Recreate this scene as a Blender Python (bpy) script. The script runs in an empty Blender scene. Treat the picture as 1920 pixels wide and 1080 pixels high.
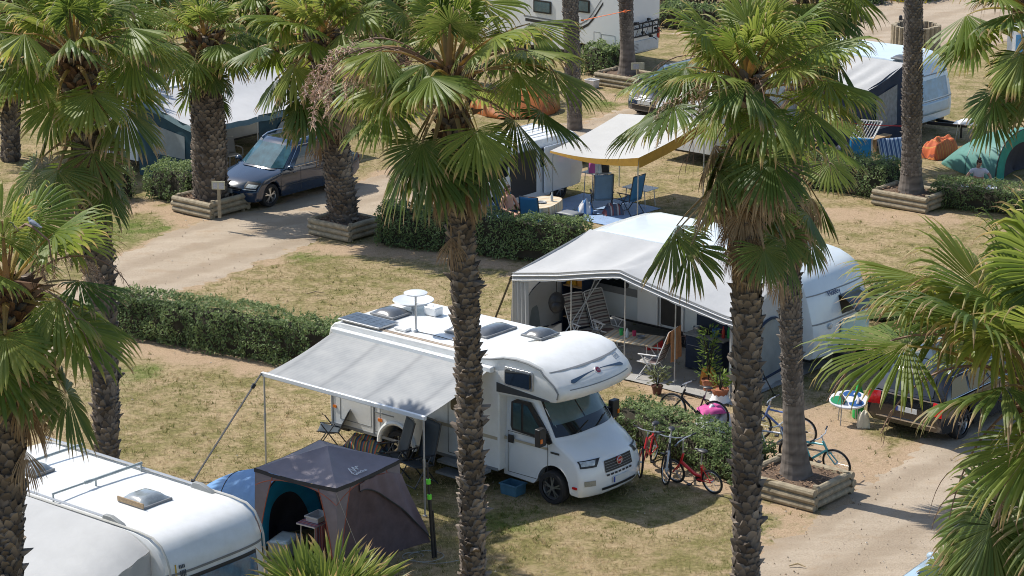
import bpy, math, random
import numpy as np
from mathutils import Vector, Matrix, noise

scene = bpy.context.scene
COL = scene.collection
random.seed(7)
PI = math.pi
R = math.radians

# ---------------------------------------------------------------- camera, sky, sun, exposure
F0 = 4900.0
P0 = math.atan(1390 / 4900)
HC = 18.548
cam_d = bpy.data.cameras.new("camera")
cam = bpy.data.objects.new("camera", cam_d)
COL.objects.link(cam)
cam_d.sensor_width = 36.0
cam_d.lens = F0 / 1920 * 36
cam_d.clip_end = 2000
cam.location = (0, 0, HC)
cam.rotation_euler = (PI / 2 - P0, 0, 0)
scene.camera = cam

SUN_EL, SUN_AZ = R(50), R(150)           # the sun stands behind and to the left
w = bpy.data.worlds.new("World")
scene.world = w
w.use_nodes = True
nt = w.node_tree
bg = nt.nodes["Background"]
sky = nt.nodes.new("ShaderNodeTexSky")
sky.sky_type = 'NISHITA'
sky.sun_disc = False
sky.sun_elevation = SUN_EL
sky.sun_rotation = R(300)
nt.links.new(sky.outputs[0], bg.inputs[0])
bg.inputs[1].default_value = 0.15
sd = bpy.data.lights.new("sun", 'SUN')
sd.energy = 5.0
sd.angle = R(0.5)
sd.color = (1.0, 0.95, 0.87)
so = bpy.data.objects.new("sun", sd)
COL.objects.link(so)
sdir = Vector((math.cos(SUN_EL) * math.cos(SUN_AZ), math.cos(SUN_EL) * math.sin(SUN_AZ), math.sin(SUN_EL)))
so.rotation_euler = (-sdir).to_track_quat('-Z', 'Y').to_euler()
so.location = (-30, 80, 60)
scene.view_settings.view_transform = 'Standard'
scene.view_settings.look = 'None'
scene.view_settings.exposure = 0.14
scene.view_settings.gamma = 1.0
scene.cycles.max_bounces = 6
scene.cycles.transparent_max_bounces = 6
scene.cycles.use_denoising = True
scene.cycles.denoiser = 'OPENIMAGEDENOISE'
scene.cycles.denoising_input_passes = 'RGB_ALBEDO_NORMAL'
scene.cycles.denoising_prefilter = 'ACCURATE'
scene.cycles.filter_width = 1.0
scene.cycles.sample_clamp_indirect = 1.5
scene.cycles.use_light_tree = False
scene.cycles.diffuse_bounces = 3
scene.cycles.glossy_bounces = 2
scene.cycles.blur_glossy = 1.0
w.cycles.sampling_method = 'MANUAL'
w.cycles.sample_map_resolution = 1024

# ---------------------------------------------------------------- site grid and measuring helpers
YA = -0.692                                # the pitches are laid out on a turned grid
UX = Vector((math.cos(YA), math.sin(YA), 0))
VX = Vector((-math.sin(YA), math.cos(YA), 0))
CP, SP = math.cos(P0), math.sin(P0)

def ray(u, v):
    a = (u - 960) / F0; b = (540 - v) / F0
    return Vector((a, CP + b * SP, -SP + b * CP))

def at(u, v, z=0.0):                       # point of the photo lying at height z
    d = ray(u, v); t = (z - HC) / d.z
    return Vector((d.x * t, d.y * t, z))

def at_y(u, v, Y):                         # point of the photo lying at distance Y
    d = ray(u, v); t = Y / d.y
    return Vector((d.x * t, Y, HC + d.z * t))

def on_plane(u, v, p, direction):          # point of the photo on an upright plane
    d = ray(u, v); n = Vector((-direction.y, direction.x, 0))
    t = (p.x * n.x + p.y * n.y) / (d.x * n.x + d.y * n.y)
    return Vector((d.x * t, d.y * t, HC + d.z * t))

# ---------------------------------------------------------------- mesh building
class MB:
    def __init__(self):
        self.v = []; self.f = []; self.m = []; self.cur = 0
    def add(self, vs, fs):
        b = len(self.v)
        self.v += [tuple(x) for x in vs]
        self.f += [tuple(i + b for i in q) for q in fs]
        self.m += [self.cur] * len(fs)
        return self
    def quad(self, a, b, c, d): return self.add([a, b, c, d], [(0, 1, 2, 3)])
    def poly(self, pts): return self.add(pts, [tuple(range(len(pts)))])
    def box(self, c, s, rz=0.0, M=None):
        hx, hy, hz = s[0] / 2, s[1] / 2, s[2] / 2
        vs = []
        for x, y, z in ((-hx, -hy, -hz), (hx, -hy, -hz), (hx, hy, -hz), (-hx, hy, -hz), (-hx, -hy, hz), (hx, -hy, hz), (hx, hy, hz), (-hx, hy, hz)):
            p = Vector((x, y, z))
            if rz: p = Matrix.Rotation(rz, 3, 'Z') @ p
            if M: p = M @ p
            vs.append(p + Vector(c))
        return self.add(vs, [(3, 2, 1, 0), (4, 5, 6, 7), (0, 1, 5, 4), (1, 2, 6, 5), (2, 3, 7, 6), (3, 0, 4, 7)])
    def bar(self, a, b, wd, ht, up=(0, 0, 1)):
        a, b = Vector(a), Vector(b); d = (b - a); L = d.length; d.normalize()
        s = d.cross(Vector(up))
        if s.length < 1e-4: s = d.cross(Vector((1, 0, 0)))
        s.normalize(); n = s.cross(d)
        M = Matrix((d, s, n)).transposed()
        return self.box((a + b) / 2, (L, wd, ht), M=M)
    def tube(self, pts, r, n=8, cap=True):
        pts = [Vector(p) for p in pts]; k = len(pts)
        rr = r if isinstance(r, (list, tuple)) else [r] * k
        vs = []; fs = []
        prev = None
        for i, p in enumerate(pts):
            t = (pts[min(i + 1, k - 1)] - pts[max(i - 1, 0)])
            if t.length < 1e-9: t = Vector((0, 0, 1))
            t.normalize()
            ref = prev if prev is not None else (Vector((0, 0, 1)) if abs(t.z) < .9 else Vector((1, 0, 0)))
            s = t.cross(ref)
            if s.length < 1e-4: s = t.cross(Vector((0, 1, 0)))
            s.normalize(); nn = s.cross(t); prev = nn
            for j in range(n):
                a = 2 * PI * j / n
                vs.append(p + (s * math.cos(a) + nn * math.sin(a)) * rr[i])
        for i in range(k - 1):
            for j in range(n):
                j2 = (j + 1) % n
                fs.append((i * n + j, i * n + j2, (i + 1) * n + j2, (i + 1) * n + j))
        if cap:
            fs.append(tuple(reversed(range(n)))); fs.append(tuple(range((k - 1) * n, k * n)))
        return self.add(vs, fs)
    def ring(self, c, rad, r, axis='Y', n=24, m=8, a0=0, a1=2 * PI):
        pts = []
        full = abs(a1 - a0 - 2 * PI) < 1e-6
        for i in range(n + 1):
            a = a0 + (a1 - a0) * i / n
            x, y = rad * math.cos(a), rad * math.sin(a)
            pts.append(Vector(c) + (Vector((x, 0, y)) if axis == 'Y' else Vector((0, x, y)) if axis == 'X' else Vector((x, y, 0))))
        return self.tube(pts, r, m, cap=not full)
    def lathe(self, prof, c=(0, 0, 0), axis='Z', n=24, cap=True):
        vs = []; fs = []; k = len(prof)
        for (r, h) in prof:
            for j in range(n):
                a = 2 * PI * j / n
                x, y = r * math.cos(a), r * math.sin(a)
                p = (x, y, h) if axis == 'Z' else (x, h, y) if axis == 'Y' else (h, x, y)
                vs.append(Vector(c) + Vector(p))
        for i in range(k - 1):
            for j in range(n):
                j2 = (j + 1) % n
                fs.append((i * n + j, i * n + j2, (i + 1) * n + j2, (i + 1) * n + j))
        if cap:
            fs.append(tuple(reversed(range(n)))); fs.append(tuple(range((k - 1) * n, k * n)))
        return self.add(vs, fs)
    def prism(self, pts2, lo, hi, axis='Y'):
        def P(a, b, h): return (a, h, b) if axis == 'Y' else (h, a, b) if axis == 'X' else (a, b, h)
        n = len(pts2)
        vs = [P(a, b, lo) for a, b in pts2] + [P(a, b, hi) for a, b in pts2]
        fs = [tuple(reversed(range(n))), tuple(range(n, 2 * n))]
        fs += [(i, (i + 1) % n, n + (i + 1) % n, n + i) for i in range(n)]
        return self.add(vs, fs)
    def grid(self, fn, nu, nv, wrap=False):
        vs = [fn(i / nu, j / nv) for i in range(nu + 1) for j in range(nv + 1)]
        fs = [(i * (nv + 1) + j, (i + 1) * (nv + 1) + j, (i + 1) * (nv + 1) + j + 1, i * (nv + 1) + j + 1) for i in range(nu) for j in range(nv)]
        return self.add(vs, fs)
    def ball(self, c, r, n=10, m=8, M=None):
        r = r if isinstance(r, (list, tuple)) else (r, r, r)
        vs = []
        for i in range(m + 1):
            t = PI * i / m
            for j in range(n):
                a = 2 * PI * j / n
                p = Vector((r[0] * math.sin(t) * math.cos(a), r[1] * math.sin(t) * math.sin(a), r[2] * math.cos(t)))
                vs.append((M @ p if M else p) + Vector(c))
        fs = [(i * n + j, (i + 1) * n + j, (i + 1) * n + (j + 1) % n, i * n + (j + 1) % n) for i in range(m) for j in range(n)]
        return self.add(vs, fs)

def link(o, parent=None):
    COL.objects.link(o)
    if parent is not None: o.parent = parent
    return o

def mesh_from(mb, name):
    me = bpy.data.meshes.new(name)
    me.from_pydata(mb.v, [], mb.f)
    if any(mb.m): me.polygons.foreach_set("material_index", mb.m)
    me.validate(); me.update()
    import bmesh
    bm = bmesh.new(); bm.from_mesh(me)
    bmesh.ops.recalc_face_normals(bm, faces=bm.faces)
    bm.to_mesh(me); bm.free()
    return me

def obj(name, mb, mats, parent=None, smooth=False, bevel=0, solid=0, sub=0, angle=35, seg=2, loc=None, off=-1):
    me = mesh_from(mb, name)
    for m in (mats if isinstance(mats, (list, tuple)) else [mats]): me.materials.append(m)
    if smooth or bevel:
        me.polygons.foreach_set("use_smooth", [True] * len(me.polygons))
        if smooth and not bevel and not sub: me.set_sharp_from_angle(angle=R(angle))
    o = bpy.data.objects.new(name, me)
    link(o, parent)
    if loc is not None: o.location = loc
    if solid:
        md = o.modifiers.new("solid", 'SOLIDIFY'); md.thickness = solid; md.offset = off
    if bevel:
        md = o.modifiers.new("bevel", 'BEVEL'); md.width = bevel; md.segments = seg; md.limit_method = 'ANGLE'; md.angle_limit = R(30); md.harden_normals = True
    if sub:
        md = o.modifiers.new("sub", 'SUBSURF'); md.levels = sub; md.render_levels = sub
    return o

def thing(name, label, cat, loc=(0, 0, 0), rz=0.0, group=None):
    o = bpy.data.objects.new(name, None)
    link(o); o.location = loc; o.rotation_euler = (0, 0, rz); o.empty_display_size = .3
    return tag(o, label, cat, group)

def tag(o, label, cat, group=None):
    o["label"] = label; o["category"] = cat
    if group: o["group"] = group
    return o

def struct(o): o["kind"] = "structure"; return o

def kids(o): return [c for c in bpy.data.objects if c.parent == o]

def copy_tree(o, parent=None):
    ks = [c for c in o.children]
    c = o.copy(); COL.objects.link(c); c.parent = parent
    for k in ks: copy_tree(k, c)
    return c

def local(root, p):                        # world point into a placed thing's own frame
    M = Matrix.Translation(root.location) @ root.rotation_euler.to_matrix().to_4x4()
    return M.inverted() @ Vector(p)

def text(name, s, size, mat, parent, loc, rot, ext=0.002, align='CENTER'):
    c = bpy.data.curves.new(name, 'FONT'); c.body = s; c.size = size; c.extrude = ext
    c.align_x = align; c.align_y = 'CENTER'
    t = bpy.data.objects.new(name, c)
    me = bpy.data.meshes.new_from_object(t)
    bpy.data.objects.remove(t)
    o = bpy.data.objects.new(name, me); me.materials.clear(); me.materials.append(mat)
    link(o, parent); o.location = loc; o.rotation_euler = rot
    return o

# ---------------------------------------------------------------- materials
def mat(name, col, rough=.6, metal=0, var=.12, scale=6, bump=0, bscale=40, spec=.5, coat=0, trans=0, dirt=None):
    m = bpy.data.materials.new(name); m.use_nodes = True
    t = m.node_tree; b = t.nodes["Principled BSDF"]
    b.inputs["Roughness"].default_value = rough
    b.inputs["Metallic"].default_value = metal
    b.inputs["Specular IOR Level"].default_value = spec
    b.inputs["Coat Weight"].default_value = coat
    tc = t.nodes.new("ShaderNodeTexCoord")
    if var:
        n = t.nodes.new("ShaderNodeTexNoise"); n.inputs["Scale"].default_value = scale; n.inputs["Detail"].default_value = 6
        n.inputs["Roughness"].default_value = .65
        t.links.new(tc.outputs["Object"], n.inputs["Vector"])
        r = t.nodes.new("ShaderNodeValToRGB")
        r.color_ramp.elements[0].position = .3; r.color_ramp.elements[1].position = .7
        lo = dirt if dirt else tuple(c * (1 - var) for c in col)
        hi = tuple(min(1, c * (1 + var)) for c in col) if not dirt else col
        r.color_ramp.elements[0].color = (*lo, 1); r.color_ramp.elements[1].color = (*hi, 1)
        t.links.new(n.outputs[0], r.inputs[0]); t.links.new(r.outputs[0], b.inputs["Base Color"])
    else:
        b.inputs["Base Color"].default_value = (*col, 1)
    if bump:
        n2 = t.nodes.new("ShaderNodeTexNoise"); n2.inputs["Scale"].default_value = bscale; n2.inputs["Detail"].default_value = 4
        t.links.new(tc.outputs["Object"], n2.inputs["Vector"])
        bp = t.nodes.new("ShaderNodeBump"); bp.inputs["Strength"].default_value = bump; bp.inputs["Distance"].default_value = .02
        t.links.new(n2.outputs[0], bp.inputs["Height"]); t.links.new(bp.outputs[0], b.inputs["Normal"])
    if trans:                                   # thin cloth lets light through
        tr = t.nodes.new("ShaderNodeBsdfTranslucent"); tr.inputs[0].default_value = (*col, 1)
        mx = t.nodes.new("ShaderNodeMixShader"); mx.inputs[0].default_value = trans
        out = t.nodes["Material Output"]
        t.links.new(b.outputs[0], mx.inputs[1]); t.links.new(tr.outputs[0], mx.inputs[2]); t.links.new(mx.outputs[0], out.inputs[0])
    return m

def attr_mat(name, stops, rough=.5, trans=0.0, spec=.4, rnd=0.0, attr="tone", wash=None):
    """colour ramp driven by a per-vertex value stored on the mesh, varied from object to object"""
    m = bpy.data.materials.new(name); m.use_nodes = True
    t = m.node_tree; b = t.nodes["Principled BSDF"]
    b.inputs["Roughness"].default_value = rough; b.inputs["Specular IOR Level"].default_value = spec
    a = t.nodes.new("ShaderNodeAttribute"); a.attribute_name = attr
    r = t.nodes.new("ShaderNodeValToRGB")
    el = r.color_ramp.elements
    while len(el) < len(stops): el.new(.5)
    for e, (p, c) in zip(el, stops): e.position = p; e.color = (*c, 1)
    src = a.outputs["Fac"]
    if rnd:
        oi = t.nodes.new("ShaderNodeObjectInfo")
        ma = t.nodes.new("ShaderNodeMath"); ma.operation = 'MULTIPLY_ADD'
        ma.inputs[1].default_value = rnd; t.links.new(oi.outputs["Random"], ma.inputs[0]); t.links.new(src, ma.inputs[2])
        src = ma.outputs[0]
    t.links.new(src, r.inputs[0])
    t.links.new(r.outputs[0], b.inputs["Base Color"])
    if trans:
        tr = t.nodes.new("ShaderNodeBsdfTranslucent"); mx = t.nodes.new("ShaderNodeMixShader"); mx.inputs[0].default_value = trans
        out = t.nodes["Material Output"]
        hs = t.nodes.new("ShaderNodeHueSaturation"); hs.inputs["Value"].default_value = 1.5; hs.inputs["Hue"].default_value = .485
        t.links.new(r.outputs[0], hs.inputs["Color"]); t.links.new(hs.outputs[0], tr.inputs[0])
        t.links.new(b.outputs[0], mx.inputs[1]); t.links.new(tr.outputs[0], mx.inputs[2]); t.links.new(mx.outputs[0], out.inputs[0])
    return m

M_white = mat("white_gelcoat", (.78, .79, .79), .32, var=.05, scale=2.6, dirt=(.67, .675, .66), coat=.25)
M_white2 = mat("white_van_paint", (.74, .76, .77), .22, var=.03, scale=1.5, coat=.5)
M_trim = mat("grey_plastic", (.20, .21, .22), .5, var=.1)
M_black = mat("black_plastic", (.02, .02, .022), .45, var=.2)
M_rubber = mat("tyre_rubber", (.018, .018, .019), .85, var=.3, scale=12)
M_chrome = mat("brushed_metal", (.62, .63, .64), .28, metal=1, var=.06)
M_alu = mat("aluminium_pole", (.50, .51, .52), .42, metal=.6, var=.08)
M_glass = mat("dark_glass", (.010, .014, .016), .06, var=0, spec=.7, coat=.3)
M_glassb = mat("bluish_glass", (.05, .11, .14), .08, var=.3, scale=2.5, spec=.8, coat=.4)
M_seam = mat("panel_gap", (.05, .05, .05), .8, var=0)
M_greyfab = mat("light_grey_cloth", (.47, .475, .475), .8, var=.06, scale=2, bump=.25, bscale=9, trans=.12)
M_greyfab2 = mat("mid_grey_cloth", (.30, .32, .33), .8, var=.1, scale=3, bump=.3, bscale=12)
M_navy = mat("navy_cloth", (.012, .025, .055), .75, var=.2, scale=4, bump=.2, bscale=20)
M_bluefab = mat("blue_cloth", (.03, .14, .33), .6, var=.15, scale=4, bump=.3, bscale=10, trans=.1)
M_tealfab = mat("teal_cloth", (.012, .28, .21), .6, var=.2, scale=4, bump=.3, bscale=10, trans=.15)
M_red = mat("red_paint", (.55, .02, .02), .35, var=.15, coat=.3)
M_orange = mat("orange_cloth", (.62, .13, .03), .8, var=.25, scale=9, bump=.3)
M_yellow = mat("yellow_cloth", (.70, .38, .03), .75, var=.15, trans=.2)
M_wood = mat("weathered_round_timber", (.30, .25, .17), .85, var=.35, scale=7, bump=.5, bscale=30)
M_board = mat("bare_board", (.38, .26, .14), .7, var=.25, scale=8)
M_earth = mat("bark_mulch", (.13, .085, .055), .95, var=.5, scale=22, bump=.8, bscale=50)
M_skin = mat("skin", (.50, .27, .18), .55, var=.08)
M_hair = mat("brown_hair", (.05, .026, .015), .6, var=.3, scale=30)
M_whitecloth = mat("white_cloth", (.75, .75, .76), .85, var=.06, bump=.3, bscale=14)
M_pink = mat("pink_cloth", (.55, .08, .28), .8, var=.12)
M_green = mat("green_plastic", (.03, .40, .09), .45, var=.15)
M_terra = mat("terracotta", (.35, .13, .07), .8, var=.2)
M_lens = mat("headlamp_lens", (.42, .46, .48), .08, var=.5, scale=9, spec=.8, coat=.6)
M_amber = mat("amber_lens", (.7, .18, .02), .25, var=.05)
M_redlens = mat("red_lens", (.5, .01, .012), .15, var=.2, scale=9, coat=.5)
M_plate = mat("number_plate", (.62, .63, .62), .4, var=.03)
M_bluestrip = mat("blue_plate_strip", (.02, .06, .32), .4, var=0)
M_paper = mat("sign_board", (.50, .47, .33), .7, var=.1, scale=20)

# ================================================================ GROUND
def polyline_dist(X, Y, pts):
    d = np.full(X.shape, 1e9)
    for a, b in zip(pts[:-1], pts[1:]):
        ax, ay, bx, by = a[0], a[1], b[0], b[1]
        L2 = (bx - ax) ** 2 + (by - ay) ** 2 + 1e-9
        t = np.clip(((X - ax) * (bx - ax) + (Y - ay) * (by - ay)) / L2, 0, 1)
        d = np.minimum(d, np.hypot(X - ax - t * (bx - ax), Y - ay - t * (by - ay)))
    return d

def in_poly(X, Y, poly):
    ins = np.zeros(X.shape, bool); n = len(poly)
    for i in range(n):
        x1, y1 = poly[i][0], poly[i][1]; x2, y2 = poly[(i + 1) % n][0], poly[(i + 1) % n][1]
        c = ((y1 > Y) != (y2 > Y)) & (X < (x2 - x1) * (Y - y1) / (y2 - y1 + 1e-12) + x1)
        ins ^= c
    return ins

def vnoise(X, Y, s, seed=0):
    """cheap smooth value noise"""
    rs = np.random.RandomState(seed); T = rs.rand(256, 256)
    x = X / s; y = Y / s
    xi = np.floor(x).astype(int); yi = np.floor(y).astype(int); fx = x - xi; fy = y - yi
    fx = fx * fx * (3 - 2 * fx); fy = fy * fy * (3 - 2 * fy)
    g = lambda i, j: T[i % 256, j % 256]
    return (g(xi, yi) * (1 - fx) * (1 - fy) + g(xi + 1, yi) * fx * (1 - fy) + g(xi, yi + 1) * (1 - fx) * fy + g(xi + 1, yi + 1) * fx * fy)

def gp(*px): return [at(u, v) for u, v in px]

PATH1 = gp((-150, 680), (60, 575), (225, 476), (300, 441), (380, 411), (450, 398), (640, 345), (820, 296), (1100, 222), (1215, 182), (1300, 150), (1420, 100),
           (1500, 130), (1360, 180), (1250, 215), (1140, 255), (900, 335), (690, 418), (600, 447), (500, 492), (400, 532), (340, 549), (240, 590), (60, 690), (-150, 800))
PATH2 = gp((1310, 1130), (1390, 1062), (1450, 1008), (1530, 965), (1590, 928), (1640, 880), (1720, 826), (1850, 762), (2000, 700), (2200, 620), (2400, 700),
           (2150, 880), (2000, 965), (1925, 1015), (1890, 1130), (1800, 1300), (1100, 1300))
PATH3 = gp((1236, 62), (1300, 66), (1420, 80), (1520, 98), (1640, 112), (1800, 100), (1900, 78), (2060, 45), (2200, -10), (2100, -70), (1700, -60), (1560, 0), (1540, 40), (1300, 56))
BARE = [(gp((205, 640), (330, 655), (480, 685), (620, 705)), .9), (gp((600, 462), (700, 468), (830, 480), (970, 505)), .55), (gp((240, 380), (330, 405), (420, 425)), .7),
        (gp((1560, 400), (1640, 405), (1760, 410)), .8), (gp((1160, 700), (1250, 735), (1370, 790)), .6), (gp((1160, 850), (1250, 885), (1400, 930)), .5),
        (gp((1540, 780), (1580, 830), (1600, 900)), .9), (gp((1420, 850), (1540, 880)), 1.0), (gp((1080, 165), (1200, 195)), .4), (gp((1410, 940), (1500, 965)), .4),
        (gp((1040, 320), (1100, 325)), .4), (gp((1430, 1010), (1520, 968)), .25)]
GREEN = [(at(240, 430), 1.6), (at(330, 425), 1.0), (at(300, 420), .9), (at(1500, 985), .7), (at(1440, 1000), .5), (at(950, 980), .8), (at(250, 700), .7), (at(1120, 190), 1.0), (at(560, 470), .8)]

xs = np.concatenate([[-500, -250, -120, -70, -45], np.arange(-32, 32.01, .2), [45, 70, 120, 250, 500]])
ys = np.concatenate([[-100, -20, 20], np.arange(34, 128.01, .2), [140, 170, 230, 350, 700]])
GX, GY = np.meshgrid(xs, ys, indexing='ij')
def zones(X, Y):
    wob = (vnoise(X, Y, .7, 1) - .5) * .7 + (vnoise(X, Y, .2, 2) - .5) * .35
    bare = np.zeros(X.shape)
    for pts, r in BARE:
        bare = np.maximum(bare, np.clip(1.5 - (polyline_dist(X, Y, pts) + wob) / r, 0, 1))
    for P in (PATH1, PATH2, PATH3):
        d = polyline_dist(X, Y, P + [P[0]]); d = np.where(in_poly(X, Y, P), -d, d)
        bare = np.maximum(bare, np.clip(.9 - (d + wob * 1.1) / .42, 0, 1))
    green = np.zeros(X.shape)
    for c, r in GREEN:
        green = np.maximum(green, np.clip(1.4 - (np.hypot(X - c.x, Y - c.y) + wob) / r, 0, 1))
    return bare, green
bare, green = zones(GX, GY)
nx, ny = len(xs), len(ys)
GZ = (vnoise(GX, GY, 1.3, 5) - .5) * .03 + (vnoise(GX, GY, .45, 6) - .5) * .015 - .012
verts = np.stack([GX, GY, GZ], -1).reshape(-1, 3)
ii = np.arange(nx * ny).reshape(nx, ny)
quads = np.stack([ii[:-1, :-1], ii[1:, :-1], ii[1:, 1:], ii[:-1, 1:]], -1).reshape(-1, 4)

def np_mesh(name, verts, faces, attrs=None, smooth=True):
    """verts (n,3), faces (m,k) -> mesh"""
    me = bpy.data.meshes.new(name)
    n, (m, k) = len(verts), faces.shape
    me.vertices.add(n); me.vertices.foreach_set("co", np.ascontiguousarray(verts, dtype=np.float32).ravel())
    me.loops.add(m * k); me.loops.foreach_set("vertex_index", np.ascontiguousarray(faces, dtype=np.int32).ravel())
    me.polygons.add(m); me.polygons.foreach_set("loop_start", np.arange(0, m * k, k, dtype=np.int32))
    me.polygons.foreach_set("loop_total", np.full(m, k, dtype=np.int32))
    me.polygons.foreach_set("use_smooth", np.full(m, smooth))
    for an, av in (attrs or {}).items():
        a = me.attributes.new(an, 'FLOAT', 'POINT'); a.data.foreach_set("value", np.ascontiguousarray(av, dtype=np.float32).ravel())
    me.update(); me.validate()
    return me

def noise_node(t, vec, scale, detail=6, rough=.6):
    n = t.nodes.new("ShaderNodeTexNoise"); n.inputs["Scale"].default_value = scale; n.inputs["Detail"].default_value = detail; n.inputs["Roughness"].default_value = rough
    t.links.new(vec, n.inputs["Vector"]); return n.outputs[0]
def ramp(t, src, stops):
    r = t.nodes.new("ShaderNodeValToRGB"); el = r.color_ramp.elements
    while len(el) < len(stops): el.new(.5)
    for e, (p, c) in zip(el, stops): e.position = p; e.color = (*c, 1)
    t.links.new(src, r.inputs[0]); return r.outputs[0]
def mixc(t, f, a, b):
    m = t.nodes.new("ShaderNodeMix"); m.data_type = 'RGBA'
    if isinstance(f, float): m.inputs[0].default_value = f
    else: t.links.new(f, m.inputs[0])
    t.links.new(a, m.inputs[6]); t.links.new(b, m.inputs[7]); return m.outputs[2]
def mathn(t, op, a, b):
    m = t.nodes.new("ShaderNodeMath"); m.operation = op; m.use_clamp = op in ('MULTIPLY_ADD',)
    for i, x in enumerate((a, b)):
        if isinstance(x, (int, float)): m.inputs[i].default_value = x
        else: t.links.new(x, m.inputs[i])
    return m.outputs[0]

def ground_material():
    m = bpy.data.materials.new("dry_lawn"); m.use_nodes = True; t = m.node_tree; b = t.nodes["Principled BSDF"]
    b.inputs["Roughness"].default_value = .95; b.inputs["Specular IOR Level"].default_value = .15
    tc = t.nodes.new("ShaderNodeTexCoord"); V = tc.outputs["Object"]
    big = noise_node(t, V, .35, 5); mid = noise_node(t, V, 1.7, 8, .7); fine = noise_node(t, V, 9, 8, .75); vf = noise_node(t, V, 38, 5, .7)
    dry = ramp(t, fine, [(.30, (.17, .12, .065)), (.48, (.345, .26, .15)), (.70, (.50, .39, .24))])
    olive = ramp(t, fine, [(.30, (.070, .066, .020)), (.48, (.175, .155, .058)), (.70, (.31, .265, .115))])
    lush = ramp(t, fine, [(.28, (.055, .085, .016)), (.6, (.13, .18, .035))])
    sand = ramp(t, vf, [(.3, (.25, .165, .10)), (.5, (.42, .305, .20)), (.75, (.54, .41, .285))])
    s = mathn(t, 'ADD', mathn(t, 'MULTIPLY', big, .35), mathn(t, 'MULTIPLY', mid, .65))
    sel = ramp(t, s, [(.43, (0, 0, 0)), (.57, (1, 1, 1))])
    c = mixc(t, sel, olive, dry)
    ag = t.nodes.new("ShaderNodeAttribute"); ag.attribute_name = "green"
    g2 = mathn(t, 'MULTIPLY', ag.outputs["Fac"], ramp(t, mid, [(.35, (1, 1, 1)), (.65, (.25, .25, .25))]))
    c = mixc(t, g2, c, lush)
    ab = t.nodes.new("ShaderNodeAttribute"); ab.attribute_name = "bare"
    b2 = mathn(t, 'ADD', ab.outputs["Fac"], mathn(t, 'MULTIPLY', mathn(t, 'SUBTRACT', mathn(t, 'ADD', mathn(t, 'MULTIPLY', fine, .6), mathn(t, 'MULTIPLY', mid, .4)), .5), 2.6))
    c = mixc(t, ramp(t, b2, [(.35, (0, 0, 0)), (1.0, (1, 1, 1))]), c, sand)
    t.links.new(c, b.inputs["Base Color"])
    bp = t.nodes.new("ShaderNodeBump"); bp.inputs["Strength"].default_value = .8; bp.inputs["Distance"].default_value = .05
    h = mathn(t, 'ADD', mathn(t, 'MULTIPLY', fine, .6), mathn(t, 'MULTIPLY', vf, .5))
    t.links.new(h, bp.inputs["Height"]); t.links.new(bp.outputs[0], b.inputs["Normal"])
    return m

me = np_mesh("ground", verts, quads, {"bare": bare, "green": green})
me.materials.append(ground_material())
ground = struct(link(bpy.data.objects.new("ground", me)))

# sand tracks: sheets lying just above the lawn, with ragged edges
def path_material():
    m = bpy.data.materials.new("compacted_sand"); m.use_nodes = True; t = m.node_tree; b = t.nodes["Principled BSDF"]
    b.inputs["Roughness"].default_value = .95; b.inputs["Specular IOR Level"].default_value = .1
    tc = t.nodes.new("ShaderNodeTexCoord"); V = tc.outputs["Object"]
    mp = t.nodes.new("ShaderNodeMapping"); mp.inputs["Rotation"].default_value = (0, 0, -R(50.35)); mp.inputs["Scale"].default_value = (.3, 1.6, 1); t.links.new(V, mp.inputs[0])
    a = noise_node(t, mp.outputs[0], 1.2, 7, .65); f = noise_node(t, V, 24, 6, .75); g = noise_node(t, V, 1.1, 5, .6)
    c1 = ramp(t, a, [(.3, (.32, .255, .185)), (.55, (.43, .355, .27)), (.75, (.51, .43, .34))])
    c2 = ramp(t, f, [(.3, (.24, .185, .13)), (.5, (.42, .345, .26)), (.75, (.54, .455, .355))])
    c = mixc(t, .55, c1, c2)
    c = mixc(t, ramp(t, g, [(.55, (0, 0, 0)), (.72, (.5, .5, .5))]), c, ramp(t, f, [(.3, (.30, .205, .12)), (.7, (.42, .30, .19))]))
    sx = t.nodes.new("ShaderNodeSeparateXYZ"); t.links.new(V, sx.inputs[0])          # worn wheel ruts along the track
    cr_ = mathn(t, 'ADD', mathn(t, 'MULTIPLY', sx.outputs[0], .770), mathn(t, 'MULTIPLY', sx.outputs[1], -.638))
    cr_ = mathn(t, 'ADD', cr_, mathn(t, 'MULTIPLY', g, 1.1))
    rut = mathn(t, 'ABSOLUTE', mathn(t, 'SINE', mathn(t, 'MULTIPLY', cr_, 1.9), 0), 0)
    c = mixc(t, ramp(t, mathn(t, 'ADD', rut, mathn(t, 'MULTIPLY', mathn(t, 'SUBTRACT', f, .5), .8)), [(.72, (0, 0, 0)), (.95, (.42, .42, .42))]), c, ramp(t, f, [(.3, (.19, .14, .095)), (.7, (.34, .265, .185))]))
    t.links.new(c, b.inputs["Base Color"])
    bp = t.nodes.new("ShaderNodeBump"); bp.inputs["Strength"].default_value = .7; bp.inputs["Distance"].default_value = .03
    t.links.new(mathn(t, 'ADD', f, a), bp.inputs["Height"]); t.links.new(bp.outputs[0], b.inputs["Normal"])
    return m
M_path = path_material()

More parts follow.
